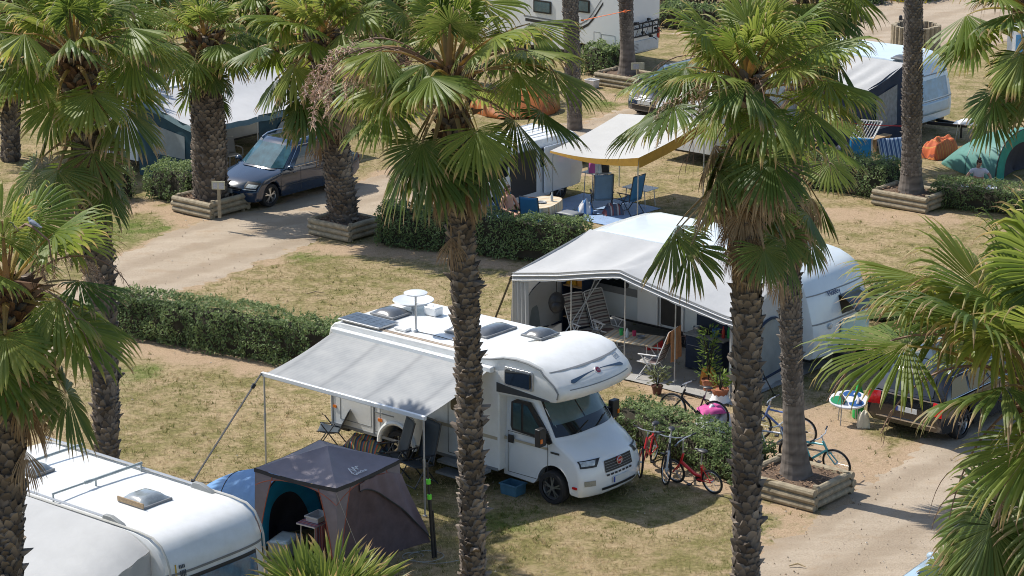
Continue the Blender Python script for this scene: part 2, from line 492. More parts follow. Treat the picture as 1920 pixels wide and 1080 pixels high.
def path_sheet(name, P, st):
    x0, x1 = max(-34, min(p.x for p in P) - .5), min(34, max(p.x for p in P) + .5); y0, y1 = max(36, min(p.y for p in P) - .5), min(126, max(p.y for p in P) + .5)
    ax, ay = np.arange(x0, x1, st), np.arange(y0, y1, st); X, Y = np.meshgrid(ax, ay, indexing='ij')
    sel = in_poly(X, Y, P)
    d = polyline_dist(X, Y, P + [P[0]]) * np.where(sel, 1, -1)
    d = d + (vnoise(X, Y, .8, 11) - .5) * .5 + (vnoise(X, Y, .25, 12) - .5) * .4 + (vnoise(X, Y, .09, 13) - .5) * .25
    z = (vnoise(X, Y, 1.3, 5) - .5) * .03 + (vnoise(X, Y, .45, 6) - .5) * .015 - .012 + np.clip(d * .06 - .008, -.03, .018)
    keep = d > -.1; n1, n2 = X.shape; idx = np.arange(n1 * n2).reshape(n1, n2)
    q = np.stack([idx[:-1, :-1], idx[1:, :-1], idx[1:, 1:], idx[:-1, 1:]], -1); k = keep[:-1, :-1] & keep[1:, :-1] & keep[1:, 1:] & keep[:-1, 1:]
    used, inv = np.unique(q[k], return_inverse=True)
    me = np_mesh(name, np.stack([X, Y, z], -1).reshape(-1, 3)[used], inv.reshape(-1, 4)); me.materials.append(M_path)
    return struct(link(bpy.data.objects.new(name, me)))
path_sheet("path", PATH1, .1); path_sheet("path", PATH2, .1); path_sheet("path", PATH3, .25)

# short dry grass: far too many blades to count
def grass(n=190000):
    rs = np.random.RandomState(3)
    u = rs.uniform(-160, 2080, n); v = 130 + (1130 - 130) * rs.rand(n) ** .85
    a = (u - 960) / F0; b = (540 - v) / F0
    dy = CP + b * SP; dz = -SP + b * CP; tt = -HC / dz
    X = a * tt; Y = dy * tt
    br, gr = zones(X, Y)
    cl = vnoise(X, Y, .5, 21) * .5 + vnoise(X, Y, .16, 22) * .5
    inpath = in_poly(X, Y, PATH1) | in_poly(X, Y, PATH2) | in_poly(X, Y, PATH3)
    keep = (rs.rand(n) > br * 1.25) & (cl > .34) & ~inpath
    X, Y, gr, cl = X[keep], Y[keep], gr[keep], cl[keep]; n = len(X)
    ang = rs.uniform(0, 2 * PI, n); lean = rs.uniform(.2, 1.4, n); h = rs.uniform(.018, .05, n) * (1 + gr * .5); wd = rs.uniform(.004, .010, n)
    az = rs.uniform(0, 2 * PI, n)
    bx, by = np.cos(ang) * wd, np.sin(ang) * wd
    tx, ty = X + np.cos(az) * h * lean, Y + np.sin(az) * h * lean
    vv = np.empty((n, 3, 3)); vv[:, 0] = np.stack([X - bx, Y - by, np.full(n, -.01)], 1); vv[:, 1] = np.stack([X + bx, Y + by, np.full(n, -.01)], 1)
    vv[:, 2] = np.stack([tx, ty, h], 1)
    tone = np.clip(.56 - (vnoise(X, Y, 1.0, 23) - .5) * 1.1 - gr * .6 + rs.normal(0, .2, n), 0, 1)
    # scattered taller tufts
    nt_ = 4200; u = rs.uniform(-160, 2080, nt_); v = 180 + 950 * rs.rand(nt_) ** .9
    a = (u - 960) / F0; b = (540 - v) / F0; tt = -HC / (-SP + b * CP); TX = a * tt; TY = (CP + b * SP) * tt
    br, gr2 = zones(TX, TY); ok = (vnoise(TX, TY, 1.4, 24) > .5) & ~(in_poly(TX, TY, PATH1) | in_poly(TX, TY, PATH2) | in_poly(TX, TY, PATH3)) & (rs.rand(nt_) > br * .7)
    TX, TY, gr2 = TX[ok], TY[ok], gr2[ok]; k_ = 9; TX = np.repeat(TX, k_) + rs.normal(0, .03, len(TX) * k_); TY = np.repeat(TY, k_) + rs.normal(0, .03, len(TY) * k_); gr2 = np.repeat(gr2, k_); m_ = len(TX)
    h2 = rs.uniform(.04, .10, m_); az2 = rs.uniform(0, 2 * PI, m_); an2 = rs.uniform(0, 2 * PI, m_); w2 = rs.uniform(.005, .010, m_); bx2, by2 = np.cos(an2) * w2, np.sin(an2) * w2
    v2 = np.empty((m_, 3, 3)); v2[:, 0] = np.stack([TX - bx2, TY - by2, np.full(m_, -.01)], 1); v2[:, 1] = np.stack([TX + bx2, TY + by2, np.full(m_, -.01)], 1); v2[:, 2] = np.stack([TX + np.cos(az2) * h2 * .8, TY + np.sin(az2) * h2 * .8, h2], 1)
    vv = np.concatenate([vv, v2]); tone = np.concatenate([tone, np.clip(np.repeat(rs.rand(m_ // k_), k_) * .75 - gr2 * .3 + rs.normal(0, .08, m_), 0, 1)]); n = len(vv)
    me = np_mesh("grass", vv.reshape(-1, 3), np.arange(n * 3).reshape(n, 3), {"tone": np.repeat(tone, 3)}, smooth=False)
    me.materials.append(attr_mat("grass_blades", [(0, (.10, .14, .03)), (.35, (.21, .20, .075)), (.6, (.40, .315, .165)), (1, (.58, .46, .28))], .9, .25, .1))
    o = link(bpy.data.objects.new("grass", me)); o["kind"] = "stuff"
    return o
grass()

def litter(n=5200):
    """small stones, dry leaf bits and crumbs of straw lying about"""
    rs = np.random.RandomState(9); u = rs.uniform(-120, 2040, n); v = 150 + 980 * rs.rand(n) ** .9
    a = (u - 960) / F0; b = (540 - v) / F0; dy = CP + b * SP; tt = -HC / (-SP + b * CP); X = a * tt; Y = dy * tt
    keep = rs.rand(n) < .35 + .65 * zones(X, Y)[0]; X, Y = X[keep], Y[keep]; n = len(X)
    ang = rs.uniform(0, 2 * PI, n); l = .008 + .03 * rs.rand(n) ** 2.5; w_ = l * rs.uniform(.25, .8, n); c, s_ = np.cos(ang), np.sin(ang); z = rs.uniform(.022, .04, n)
    P = lambda p, q, zz: np.stack([X + c * p - s_ * q, Y + s_ * p + c * q, zz], 1)
    V = np.stack([P(-l, -w_ * .2, z - .02), P(0, -w_, z - .01), P(l, 0, z - .02), P(0, w_, z), P(0, 0, z + .012)], 1); base = np.arange(n)[:, None] * 5
    F = np.concatenate([base + np.array([[0, 1, 4]]), base + np.array([[1, 2, 4]]), base + np.array([[2, 3, 4]]), base + np.array([[3, 0, 4]])])
    me = np_mesh("ground_litter", V.reshape(-1, 3), F, {"tone": np.repeat(rs.rand(n), 5)}, smooth=False)
    me.materials.append(attr_mat("litter_bits", [(0, (.17, .12, .08)), (.4, (.32, .24, .16)), (.7, (.46, .37, .26)), (1, (.55, .50, .43))], .9, 0, .2))
    o = link(bpy.data.objects.new("ground_litter", me)); o["kind"] = "stuff"
litter()

# ================================================================ HEDGES
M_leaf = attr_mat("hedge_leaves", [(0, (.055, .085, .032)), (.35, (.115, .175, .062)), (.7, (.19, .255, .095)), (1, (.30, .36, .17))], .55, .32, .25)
M_twig = mat("hedge_twigs", (.035, .03, .018), .95, var=.4)

def hedge(a, b, depth, height, label, n_per=800, leaf=.042, group=None, seed=0, stray=.05, name="hedge", cat="hedge"):
    """clipped hedge whose front base runs a->b; depth goes away to the left of a->b"""
    rs = np.random.RandomState(100 + seed)
    a, b = Vector(a), Vector(b); e = b - a; L = e.length; e.normalize(); dn = Vector((-e.y, e.x, 0))
    c = (a + b) / 2 + dn * depth / 2; c.z = 0
    root = thing(name, label, cat, c, math.atan2(e.y, e.x), group)
    area = 2 * L * height + L * depth + 2 * depth * height
    n = int(area * n_per)
    wts = np.array([L * height * 1.1, L * height * .5, L * depth * 1.25, depth * height, depth * height]); wts /= wts.sum()
    side = rs.choice(5, n, p=wts)
    s = rs.rand(n); t = rs.rand(n)
    X = np.empty(n); Y = np.empty(n); Z = np.empty(n); N = np.zeros((n, 3))
    for k in range(5):
        q = side == k
        if k == 0: X[q] = (s[q] - .5) * L; Y[q] = -depth / 2; Z[q] = t[q] * height; N[q] = (0, -1, .15)
        if k == 1: X[q] = (s[q] - .5) * L; Y[q] = depth / 2; Z[q] = t[q] * height; N[q] = (0, 1, .15)
        if k == 2: X[q] = (s[q] - .5) * L; Y[q] = (t[q] - .5) * depth; Z[q] = height; N[q] = (0, 0, 1)
        if k == 3: X[q] = -L / 2; Y[q] = (s[q] - .5) * depth; Z[q] = t[q] * height; N[q] = (-1, 0, .15)
        if k == 4: X[q] = L / 2; Y[q] = (s[q] - .5) * depth; Z[q] = t[q] * height; N[q] = (1, 0, .15)
    # rounded shoulders, bulges and hollows
    f = np.clip(Z / height, 0, 1)
    round_ = 1 - .13 * f ** 5
    Y *= round_; X = np.sign(X) * np.minimum(np.abs(X), L / 2 - .08 * f ** 5)
    Z = Z - np.where(side == 2, .10 * np.abs(Y / (depth / 2)) ** 4, 0)
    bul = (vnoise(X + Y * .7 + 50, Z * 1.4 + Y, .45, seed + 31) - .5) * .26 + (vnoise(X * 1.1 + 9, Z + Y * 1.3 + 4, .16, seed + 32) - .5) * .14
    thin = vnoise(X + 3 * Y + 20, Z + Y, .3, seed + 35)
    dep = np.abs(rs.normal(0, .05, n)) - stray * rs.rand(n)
    P = np.stack([X, Y, Z], 1) + N * (bul - dep)[:, None] + rs.normal(0, .018, (n, 3))
    low = rs.rand(n) < np.clip(.55 - Z / (.28 * height), 0, 1)
    k = ~low & (P[:, 2] > .02) & (thin > .22); P = P[k]; N = N[k]; n = len(P); bul = (bul - dep)[k]
    d = N + rs.normal(0, .62, (n, 3)) + np.array([0, 0, .25]); d /= np.linalg.norm(d, axis=1)[:, None]
    r = rs.normal(0, 1, (n, 3)); u = np.cross(d, r); u /= np.linalg.norm(u, axis=1)[:, None]; v = np.cross(d, u)
    ln = (leaf * rs.uniform(.6, 1.3, n))[:, None]; wd = ln * .42
    ns_ = int(L * 26); sx_ = rs.uniform(-L / 2 + .05, L / 2 - .05, ns_); sy_ = rs.uniform(-.5, .5, ns_) * depth * .9; sh_ = rs.uniform(.04, .17, ns_)
    q = np.repeat(np.arange(ns_), 6); f_ = np.tile(np.linspace(0, 1, 6), ns_); SPt = np.stack([sx_[q] + rs.normal(0, .012, len(q)) + .03 * f_ * np.sin(q), sy_[q] + rs.normal(0, .012, len(q)), height - .03 + sh_[q] * f_], 1)
    d2 = rs.normal(0, 1, (len(q), 3)); d2[:, 2] = np.abs(d2[:, 2]) + .3; d2 /= np.linalg.norm(d2, axis=1)[:, None]; v2_ = np.cross(d2, rs.normal(0, 1, (len(q), 3))); v2_ /= np.linalg.norm(v2_, axis=1)[:, None]
    P = np.concatenate([P, SPt]); u = np.concatenate([u, d2]); v = np.concatenate([v, v2_]); l2 = (leaf * rs.uniform(.5, 1.0, len(q)))[:, None]; ln = np.concatenate([ln, l2]); wd = np.concatenate([wd, l2 * .4]); bul = np.concatenate([bul, np.full(len(q), .35)]); n = len(P)
    V = np.stack([P - u * ln, P + v * wd, P + u * ln, P - v * wd], 1)
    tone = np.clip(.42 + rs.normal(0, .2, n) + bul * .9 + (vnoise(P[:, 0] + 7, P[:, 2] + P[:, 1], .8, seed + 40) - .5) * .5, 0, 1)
    me = np_mesh("foliage", V.reshape(-1, 3), np.arange(n * 4).reshape(n, 4), {"tone": np.repeat(tone, 4)}, smooth=False)
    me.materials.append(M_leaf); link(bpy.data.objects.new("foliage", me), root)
    mb = MB()
    nb = max(4, int(L / .35))
    def core(uu, vv):
        th = PI * vv
        hh = (height - .16) * min(1, 1.25 * math.sin(th)) if 0 < vv < 1 else .06
        return ((uu - .5) * (L - .3), -math.cos(th) * (depth / 2 - .16), max(.03, hh) + .04 * math.sin(uu * 31))
    mb.grid(core, nb, 10)
    mb.add([core(0, i / 10) for i in range(11)], [tuple(range(11))]); mb.add([core(1, i / 10) for i in range(11)], [tuple(reversed(range(11)))])
    for i in range(int(L / .28)):
        x = -L / 2 + .15 + i * .28 + rs.uniform(-.08, .08)
        mb.tube([(x, rs.uniform(-.15, .15), -.02), (x + rs.uniform(-.1, .1), rs.uniform(-.2, .2), height * .7)], [.014, .006], 5)
    obj("branches", mb, M_twig, root)
    return root

HG = "clipped hedges between the pitches"
hedge(at(200, 630), at(632, 706), 1.15, 1.05, "long clipped hedge running from the left palm trunk to the back of the big motorhome", group=HG, seed=1)
hedge(at(700, 462), at(1088, 502), 1.0, 1.15, "dark shaded hedge behind the grass patch, in front of the picnic table", group=HG, seed=2, n_per=620)
hedge(at(1128, 818), at(1376, 915), 1.3, .74, "hedge with three bicycles leaning on its side next to the motorhome front", group=HG, seed=3)
hedge(at(268, 372), at(345, 386), 1.3, .95, "short block of hedge beside the planter with the number post", group=HG, seed=4, n_per=560)
hedge(at(1742, 390), at(2010, 416), 1.1, .72, "hedge that hides the legs of the person in the white shirt", group=HG, seed=5, n_per=560)
hedge(at(1500, 352), at(1652, 376), 1.7, 1.0, "rounded hedge in front of the blue loungers", group=HG, seed=6, n_per=560)
hedge(at(1086, 140), at(1142, 146), 1.6, 1.0, "small hedge at the side of the striped motorhome", group=HG, seed=7, n_per=260, leaf=.07)
hedge(at(1606, 600), at(1810, 632), 1.3, .95, "hedge beyond the white caravan with the propped open window", group=HG, seed=8, n_per=560)
hedge(at(1226, 52), at(1420, 70), 1.6, .9, "low far hedge beside the bike rack of the striped motorhome", group=HG, seed=9, n_per=200, leaf=.08)
hedge(at(1540, 2), at(2000, -30), 2.5, 1.2, "far hedge along the back edge of the pale sand yard", group=HG, seed=10, n_per=120, leaf=.1)
hedge(at(90, 405), at(262, 372), 1.0, .9, "hedge half hidden behind the hanging fronds at the left", group=HG, seed=11, n_per=260)

# far bushes and bare thicket behind the striped motorhome
def bush(c, r, h, label, stops=None, n=2500, seed=0, leaf=.07):
    rs = np.random.RandomState(seed)
    root = thing("bush", label, "bush", (c.x, c.y, 0))
    d = rs.normal(0, 1, (n, 3)); d /= np.linalg.norm(d, axis=1)[:, None]; d[:, 2] = np.abs(d[:, 2])
    rad = 1 - np.abs(rs.normal(0, .18, n)) + (vnoise(d[:, 0] * 3 + 9, d[:, 1] * 3 + d[:, 2] * 3, .7, seed) - .5) * .5
    P = d * rad[:, None] * np.array([r, r, h]); 
    dd = d + rs.normal(0, .6, (n, 3)); dd /= np.linalg.norm(dd, axis=1)[:, None]
    u = np.cross(dd, rs.normal(0, 1, (n, 3))); u /= np.linalg.norm(u, axis=1)[:, None]; v = np.cross(dd, u)
    ln = (leaf * rs.uniform(.6, 1.3, n))[:, None]
    V = np.stack([P - u * ln, P + v * ln * .45, P + u * ln, P - v * ln * .45], 1)
    me = np_mesh("foliage", V.reshape(-1, 3), np.arange(n * 4).reshape(n, 4), {"tone": np.repeat(np.clip(rs.normal(.45, .22, n), 0, 1), 4)}, smooth=False)
    me.materials.append(stops or M_leaf); link(bpy.data.objects.new("foliage", me), root)
    mb = MB()
    for i in range(9):
        a = i * .7
        mb.tube([(0.1 * math.cos(a), .1 * math.sin(a), -.03), (r * .4 * math.cos(a), r * .4 * math.sin(a), h * .5), (r * .7 * math.cos(a), r * .7 * math.sin(a), h * .85)], [.03, .02, .008], 5)
    obj("stem", mb, M_twig, root)
    return root
M_yel = attr_mat("yellow_flowers", [(0, (.05, .10, .02)), (.45, (.12, .17, .03)), (.55, (.65, .5, .02)), (1, (.8, .65, .05))], .6, .1)
bush(at(1705, -4), 1.3, 1.1, "bush with bright yellow flowers behind the sand yard", M_yel, seed=51, leaf=.09)
bush(at(1590, 2), 1.5, 1.0, "round green bush beyond the sand yard left of the yellow flowers", seed=52, leaf=.1)
M_dryb = attr_mat("bare_thicket", [(0, (.05, .035, .025)), (.5, (.11, .085, .06)), (1, (.2, .17, .1))], .9, .05)
for k, (u, v, r_, h_, lb) in enumerate([(1262, 30, 1.4, 3.2, "grey leafless thicket right beside the striped motorhome"), (1330, 22, 1.6, 3.4, "brown leafless thicket behind the far low hedge"), (1400, 12, 1.5, 3.0, "twiggy brown bush beyond the low hedge, nearest the palm crown")]):
    bush(at(u, v), r_, h_, lb, M_dryb, n=2600, seed=60 + k, leaf=.075)

# ================================================================ ROUND-TIMBER PLANTERS
def planter(c, lu, lv, label, nl=3, dia=.16, fill=True):
    """square bed of stacked round logs; c = centre, lu/lv = sides along the pitch grid"""
    root = thing("log_planter", label, "planter", (c.x, c.y, 0), YA, "square planters of stacked round logs")
    for sy in (-1, 1):
        for k in range(nl):
            mb = MB(); z = dia * .5 + k * dia * .96; x = lu / 2 + .06 + .04 * (k % 2)
            mb.tube([(-x, sy * lv / 2, z), (0, sy * lv / 2 + random.uniform(-.01, .01), z), (x, sy * lv / 2, z)], [dia / 2 * .97, dia / 2 * 1.03, dia / 2 * .98], 10)
            obj("log", mb, M_wood, root, smooth=True)
    for sx in (-1, 1):
        for k in range(nl):
            mb = MB(); z = dia * .5 + k * dia * .96 + .03; y = lv / 2 - dia * .5
            mb.tube([(sx * lu / 2, -y, z), (sx * lu / 2 + random.uniform(-.01, .01), 0, z), (sx * lu / 2, y, z)], [dia / 2 * .96, dia / 2 * 1.02, dia / 2 * .97], 10)
            obj("log", mb, M_wood, root, smooth=True)
        for sy in (-1, 1):
            mb = MB(); mb.tube([(sx * (lu / 2 - dia * .15), sy * (lv / 2 - dia * .95), -.02), (sx * (lu / 2 - dia * .15), sy * (lv / 2 - dia * .95), nl * dia + .03)], .06, 10)
            obj("corner_post", mb, M_wood, root, smooth=True)
    zt = nl * dia * .80
    mb = MB()
    mb.grid(lambda a, b: ((a - .5) * (lu - .1), (b - .5) * (lv - .1), zt + .05 * noise.noise(Vector((a * 9, b * 9, c.x))) + .06 * math.exp(-((a - .5) ** 2 + (b - .5) ** 2) * 14)), 24, 24)
    obj("soil", mb, M_earth, root, smooth=True)
    mb = MB()
    for i in range(90):
        x, y = random.uniform(-.45, .45) * lu, random.uniform(-.45, .45) * lv; a = random.uniform(0, PI); l = random.uniform(.03, .11)
        mb.box((x, y, zt + .055), (l, .025, .015), rz=a)
    obj("bark_chips", mb, mat("bark_chip", (.25, .16, .10), .9, var=.5, scale=40), root)
    return root
PLAN = {}
def planter_px(key, u, v, lu, lv, label):
    PLAN[key] = at(u, v); return planter(PLAN[key], lu, lv, label)
planter_px('A', 396, 394, 1.45, 1.5, "log planter with a thick palm and a small number post, beside the dark blue car")
planter_px('B', 648, 438, 1.4, 1.3, "log planter at the edge of the sand track with hanging dry fronds above")
planter_px('C', 1494, 925, 1.65, 1.4, "big log planter nearest the camera with a smooth palm trunk and bark chips")
planter_px('D', 1708, 384, 1.7, 1.3, "log planter near the person in the white shirt, in front of a tall bare trunk")
planter_px('E', 1178, 160, 1.9, 1.3, "log planter beside the striped motorhome with a wooden sign post")
planter_px('F', 1040, 305, 1.4, 1.2, "low log planter behind the picnic table, half under the pale canopy")
planter_px('G', 1925, 1040, 1.7, 1.7, "log planter at the lower right edge behind drooping palm leaves")

# ================================================================ FAN PALMS
GREEN_STOPS = [(0, (.046, .082, .010)), (.22, (.098, .160, .022)), (.42, (.185, .240, .046)), (.58, (.26, .28, .06)), (.72, (.42, .34, .12)), (.86, (.36, .25, .11)), (1, (.27, .17, .09))]
M_frond = attr_mat("palm_frond", GREEN_STOPS, .44, .46, .32, rnd=.20)
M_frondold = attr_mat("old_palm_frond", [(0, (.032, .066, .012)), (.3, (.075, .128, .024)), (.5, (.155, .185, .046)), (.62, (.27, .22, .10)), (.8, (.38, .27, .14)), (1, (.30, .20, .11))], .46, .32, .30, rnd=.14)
M_dead = attr_mat("dry_palm_frond", [(0, (.16, .10, .06)), (.5, (.31, .215, .125)), (1, (.47, .35, .22))], .8, .15, .2, rnd=.25)
M_bark = attr_mat("palm_trunk_bark", [(0, (.058, .046, .038)), (.35, (.145, .118, .095)), (.65, (.255, .210, .170)), (1, (.42, .35, .28))], .9, 0, .2)
M_bark2 = attr_mat("smooth_palm_bark", [(0, (.085, .072, .062)), (.4, (.175, .150, .130)), (.7, (.27, .235, .20)), (1, (.36, .31, .26))], .9, 0, .2)
M_barkr = attr_mat("reddish_palm_boots", [(0, (.05, .028, .018)), (.4, (.15, .085, .05)), (.7, (.27, .165, .095)), (1, (.42, .29, .19))], .85, 0, .2)
M_stalk = mat("flower_stalk", (.20, .115, .075), .6, var=.25, scale=5)
M_flower = mat("pinkish_flowers", (.55, .38, .29), .8, var=.2, scale=14)

FROND = {}
def frond_mesh(elev, var, dead=False, nseg=32, narrow=1.0, stiff=1.0):
    key = (elev, var, dead, nseg, narrow, stiff)
    if key in FROND: return FROND[key]
    rs = random.Random(hash((elev, var, dead, nseg)) & 0xffff)
    V = []; T = []; F = []
    # leaf stalk in the XZ plane
    plen = rs.uniform(.85, 1.45) * (.8 if elev > 55 else 1)
    a = R(elev + rs.uniform(-6, 6)); p = Vector((.06, 0, 0)); d = Vector((math.cos(a), 0, math.sin(a)))
    np_ = 7; pts = [p.copy()]; dirs = [d.copy()]
    bend = rs.uniform(.05, .10) * max(.12, math.cos(a)) * (1.3 if dead else 1)
    for i in range(np_):
        d = (d + Vector((0, 0, -bend * (.5 + i * .25)))).normalized(); p = p + d * plen / np_
        pts.append(p.copy()); dirs.append(d.copy())
    y = Vector((0, 1, 0))
    for i in range(np_ + 1):
        n = dirs[i].cross(y) * -1
        wd = .042 * (1 - i / np_) + .017; th = wd * .5
        for sy, sz in ((-1, 0), (0, 1), (1, 0), (0, -1)):
            V.append(pts[i] + y * sy * wd + n * sz * th); T.append(.62 + .1 * rs.random() if not dead else rs.uniform(.3, .6))
    for i in range(np_):
        for j in range(4):
            F.append((i * 4 + j, i * 4 + (j + 1) % 4, (i + 1) * 4 + (j + 1) % 4, (i + 1) * 4 + j))
    hub = pts[-1]; d0 = dirs[-1]; n0 = (d0.cross(y) * -1).normalized()
    if n0.z < 0 and elev > -60: n0 = -n0
    Rb = rs.uniform(.78, 1.04); span = R(rs.uniform(118, 140)) * narrow
    ns = 7; stations = [0, .2, .4, .56, .68, .8, .91, 1.0]
    twist = rs.uniform(-.25, .25)
    fold = rs.choice((.1, .2, .3, .42, .75)); torn = rs.choice((0, .03, .06, .14))
    for k in range(nseg):
        if rs.random() < torn: continue
        f = (k + .5) / nseg * 2 - 1; phi = f * span; dphi = 2 * span / nseg
        L = Rb * (1 - .30 * abs(f) ** 2.2) * rs.uniform(.93, 1.06)
        split = rs.uniform(.54, .70)
        seg = d0 * math.cos(phi) + y * math.sin(phi) + n0 * (-fold * abs(math.sin(phi)) + twist * math.sin(phi))
        # the midrib curves down and carries the blade with it
        seg = (seg + Vector((0, 0, -.10))).normalized()
        sid = (-d0 * math.sin(phi) + y * math.cos(phi)); 
        pos = hub + d0 * .04 * math.cos(phi); cur = seg.copy()
        base = len(V); brk = rs.uniform(.7, 1.1); hang = rs.uniform(.7, 1.35) / stiff * (1.75 if elev > 15 else 1.05); off = rs.uniform(-.05, .05)
        tn = .16 + .16 * rs.random(); browntip = rs.random() < .55
        for j, r in enumerate(stations):
            if j:
                dr = (r - stations[j - 1]) * L
                g = (.06 / stiff + (max(0, r - split) * 3.6) * hang) * dr * 1.45
                if dead: g *= 1.8
                if r > brk: g *= 2.2
                cur = (cur + Vector((0, 0, -g)) + sid * off * dr * 3).normalized(); pos = pos + cur * dr
            rr = r * L
            if r <= split: wd = rr * math.tan(dphi / 2) * 1.02
            else: wd = split * L * math.tan(dphi / 2) * max(0.04, ((1 - r) / (1 - split)) ** .8)
            s2 = (sid - cur * sid.dot(cur)).normalized(); nn = cur.cross(s2)
            if nn.dot(n0) < 0: nn = -nn
            pl = wd * (.55 if r <= split else .45)
            V += [pos - s2 * wd - nn * pl * .5, pos + nn * pl * .5, pos + s2 * wd - nn * pl * .5]
            if dead: t = min(1, max(0, .35 + .3 * tn + rs.uniform(-.15, .25)))
            else:
                t = tn + .06 * r
                if r > .72 and browntip: t += (r - .72) * 2.3
                elif r > .86: t += (r - .86) * 2.4
            T += [t - .03, t + .10 * (1 - r), t - .03]
        for j in range(len(stations) - 1):
            b = base + j * 3
            F.append((b, b + 1, b + 4, b + 3)); F.append((b + 1, b + 2, b + 5, b + 4))
    me = bpy.data.meshes.new("frond"); me.from_pydata([tuple(v) for v in V], [], F)
    at_ = me.attributes.new("tone", 'FLOAT', 'POINT'); at_.data.foreach_set("value", T)
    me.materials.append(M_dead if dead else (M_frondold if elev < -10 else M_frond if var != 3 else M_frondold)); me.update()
    FROND[key] = me
    return me

STALK = {}
def stalk_mesh(kind, var):
    key = (kind, var)
    if key in STALK: return STALK[key]
    rs = random.Random(var * 77 + len(kind))
    mb = MB(); mf = MB()
    L = rs.uniform(2.3, 3.0); a = R(rs.uniform(25, 50) if kind != 'low' else rs.uniform(-5, 15)); p = Vector((.1, 0, 0)); d = Vector((math.cos(a), 0, math.sin(a))); pts = [p.copy()]
    n = 14
    for i in range(n):
        d = (d + Vector((0, rs.uniform(-.03, .03), -.05 - .018 * i))).normalized(); p = p + d * L / n; pts.append(p.copy())
    mb.tube(pts, [.022 * (1 - i / (n + 3)) + .003 for i in range(n + 1)], 5)
    for i in range(4, n, 1 if kind == 'flower' else 2):
        q = pts[i]; dd = Vector((rs.uniform(0, .5), rs.uniform(-.6, .6), rs.uniform(-.2, .25))).normalized()
        br = [q.copy()]; bl = rs.uniform(.5, 1.15)
        for j in range(6):
            dd = (dd + Vector((0, 0, -.42))).normalized(); q = q + dd * bl / 6; br.append(q.copy())
        mb.tube(br, [.008, .007, .006, .006, .005, .004, .003], 4)
        if kind == 'flower':
            for j in range(2, 7):
                for k in range(16):
                    e = Vector((rs.uniform(-1, 1), rs.uniform(-1, 1), rs.uniform(-.9, .6))).normalized() * rs.uniform(.05, .14)
                    s = br[j] + Vector((0, 0, rs.uniform(-.06, .06))); mf.tube([s, s + e * .6 + Vector((0, 0, .01)), s + e + Vector((0, 0, -.02))], [.006, .007, .004], 3, cap=False)
    b = len(mb.v); mb.cur = 1
    mb.v += mf.v; mb.f += [tuple(i + b for i in q) for q in mf.f]; mb.m += [1] * len(mf.f)
    me = bpy.data.meshes.new("flower_stalk"); me.from_pydata(mb.v, [], mb.f); me.polygons.foreach_set("material_index", mb.m)
    me.materials.append(M_stalk); me.materials.append(M_flower); me.update()
    STALK[key] = me
    return me

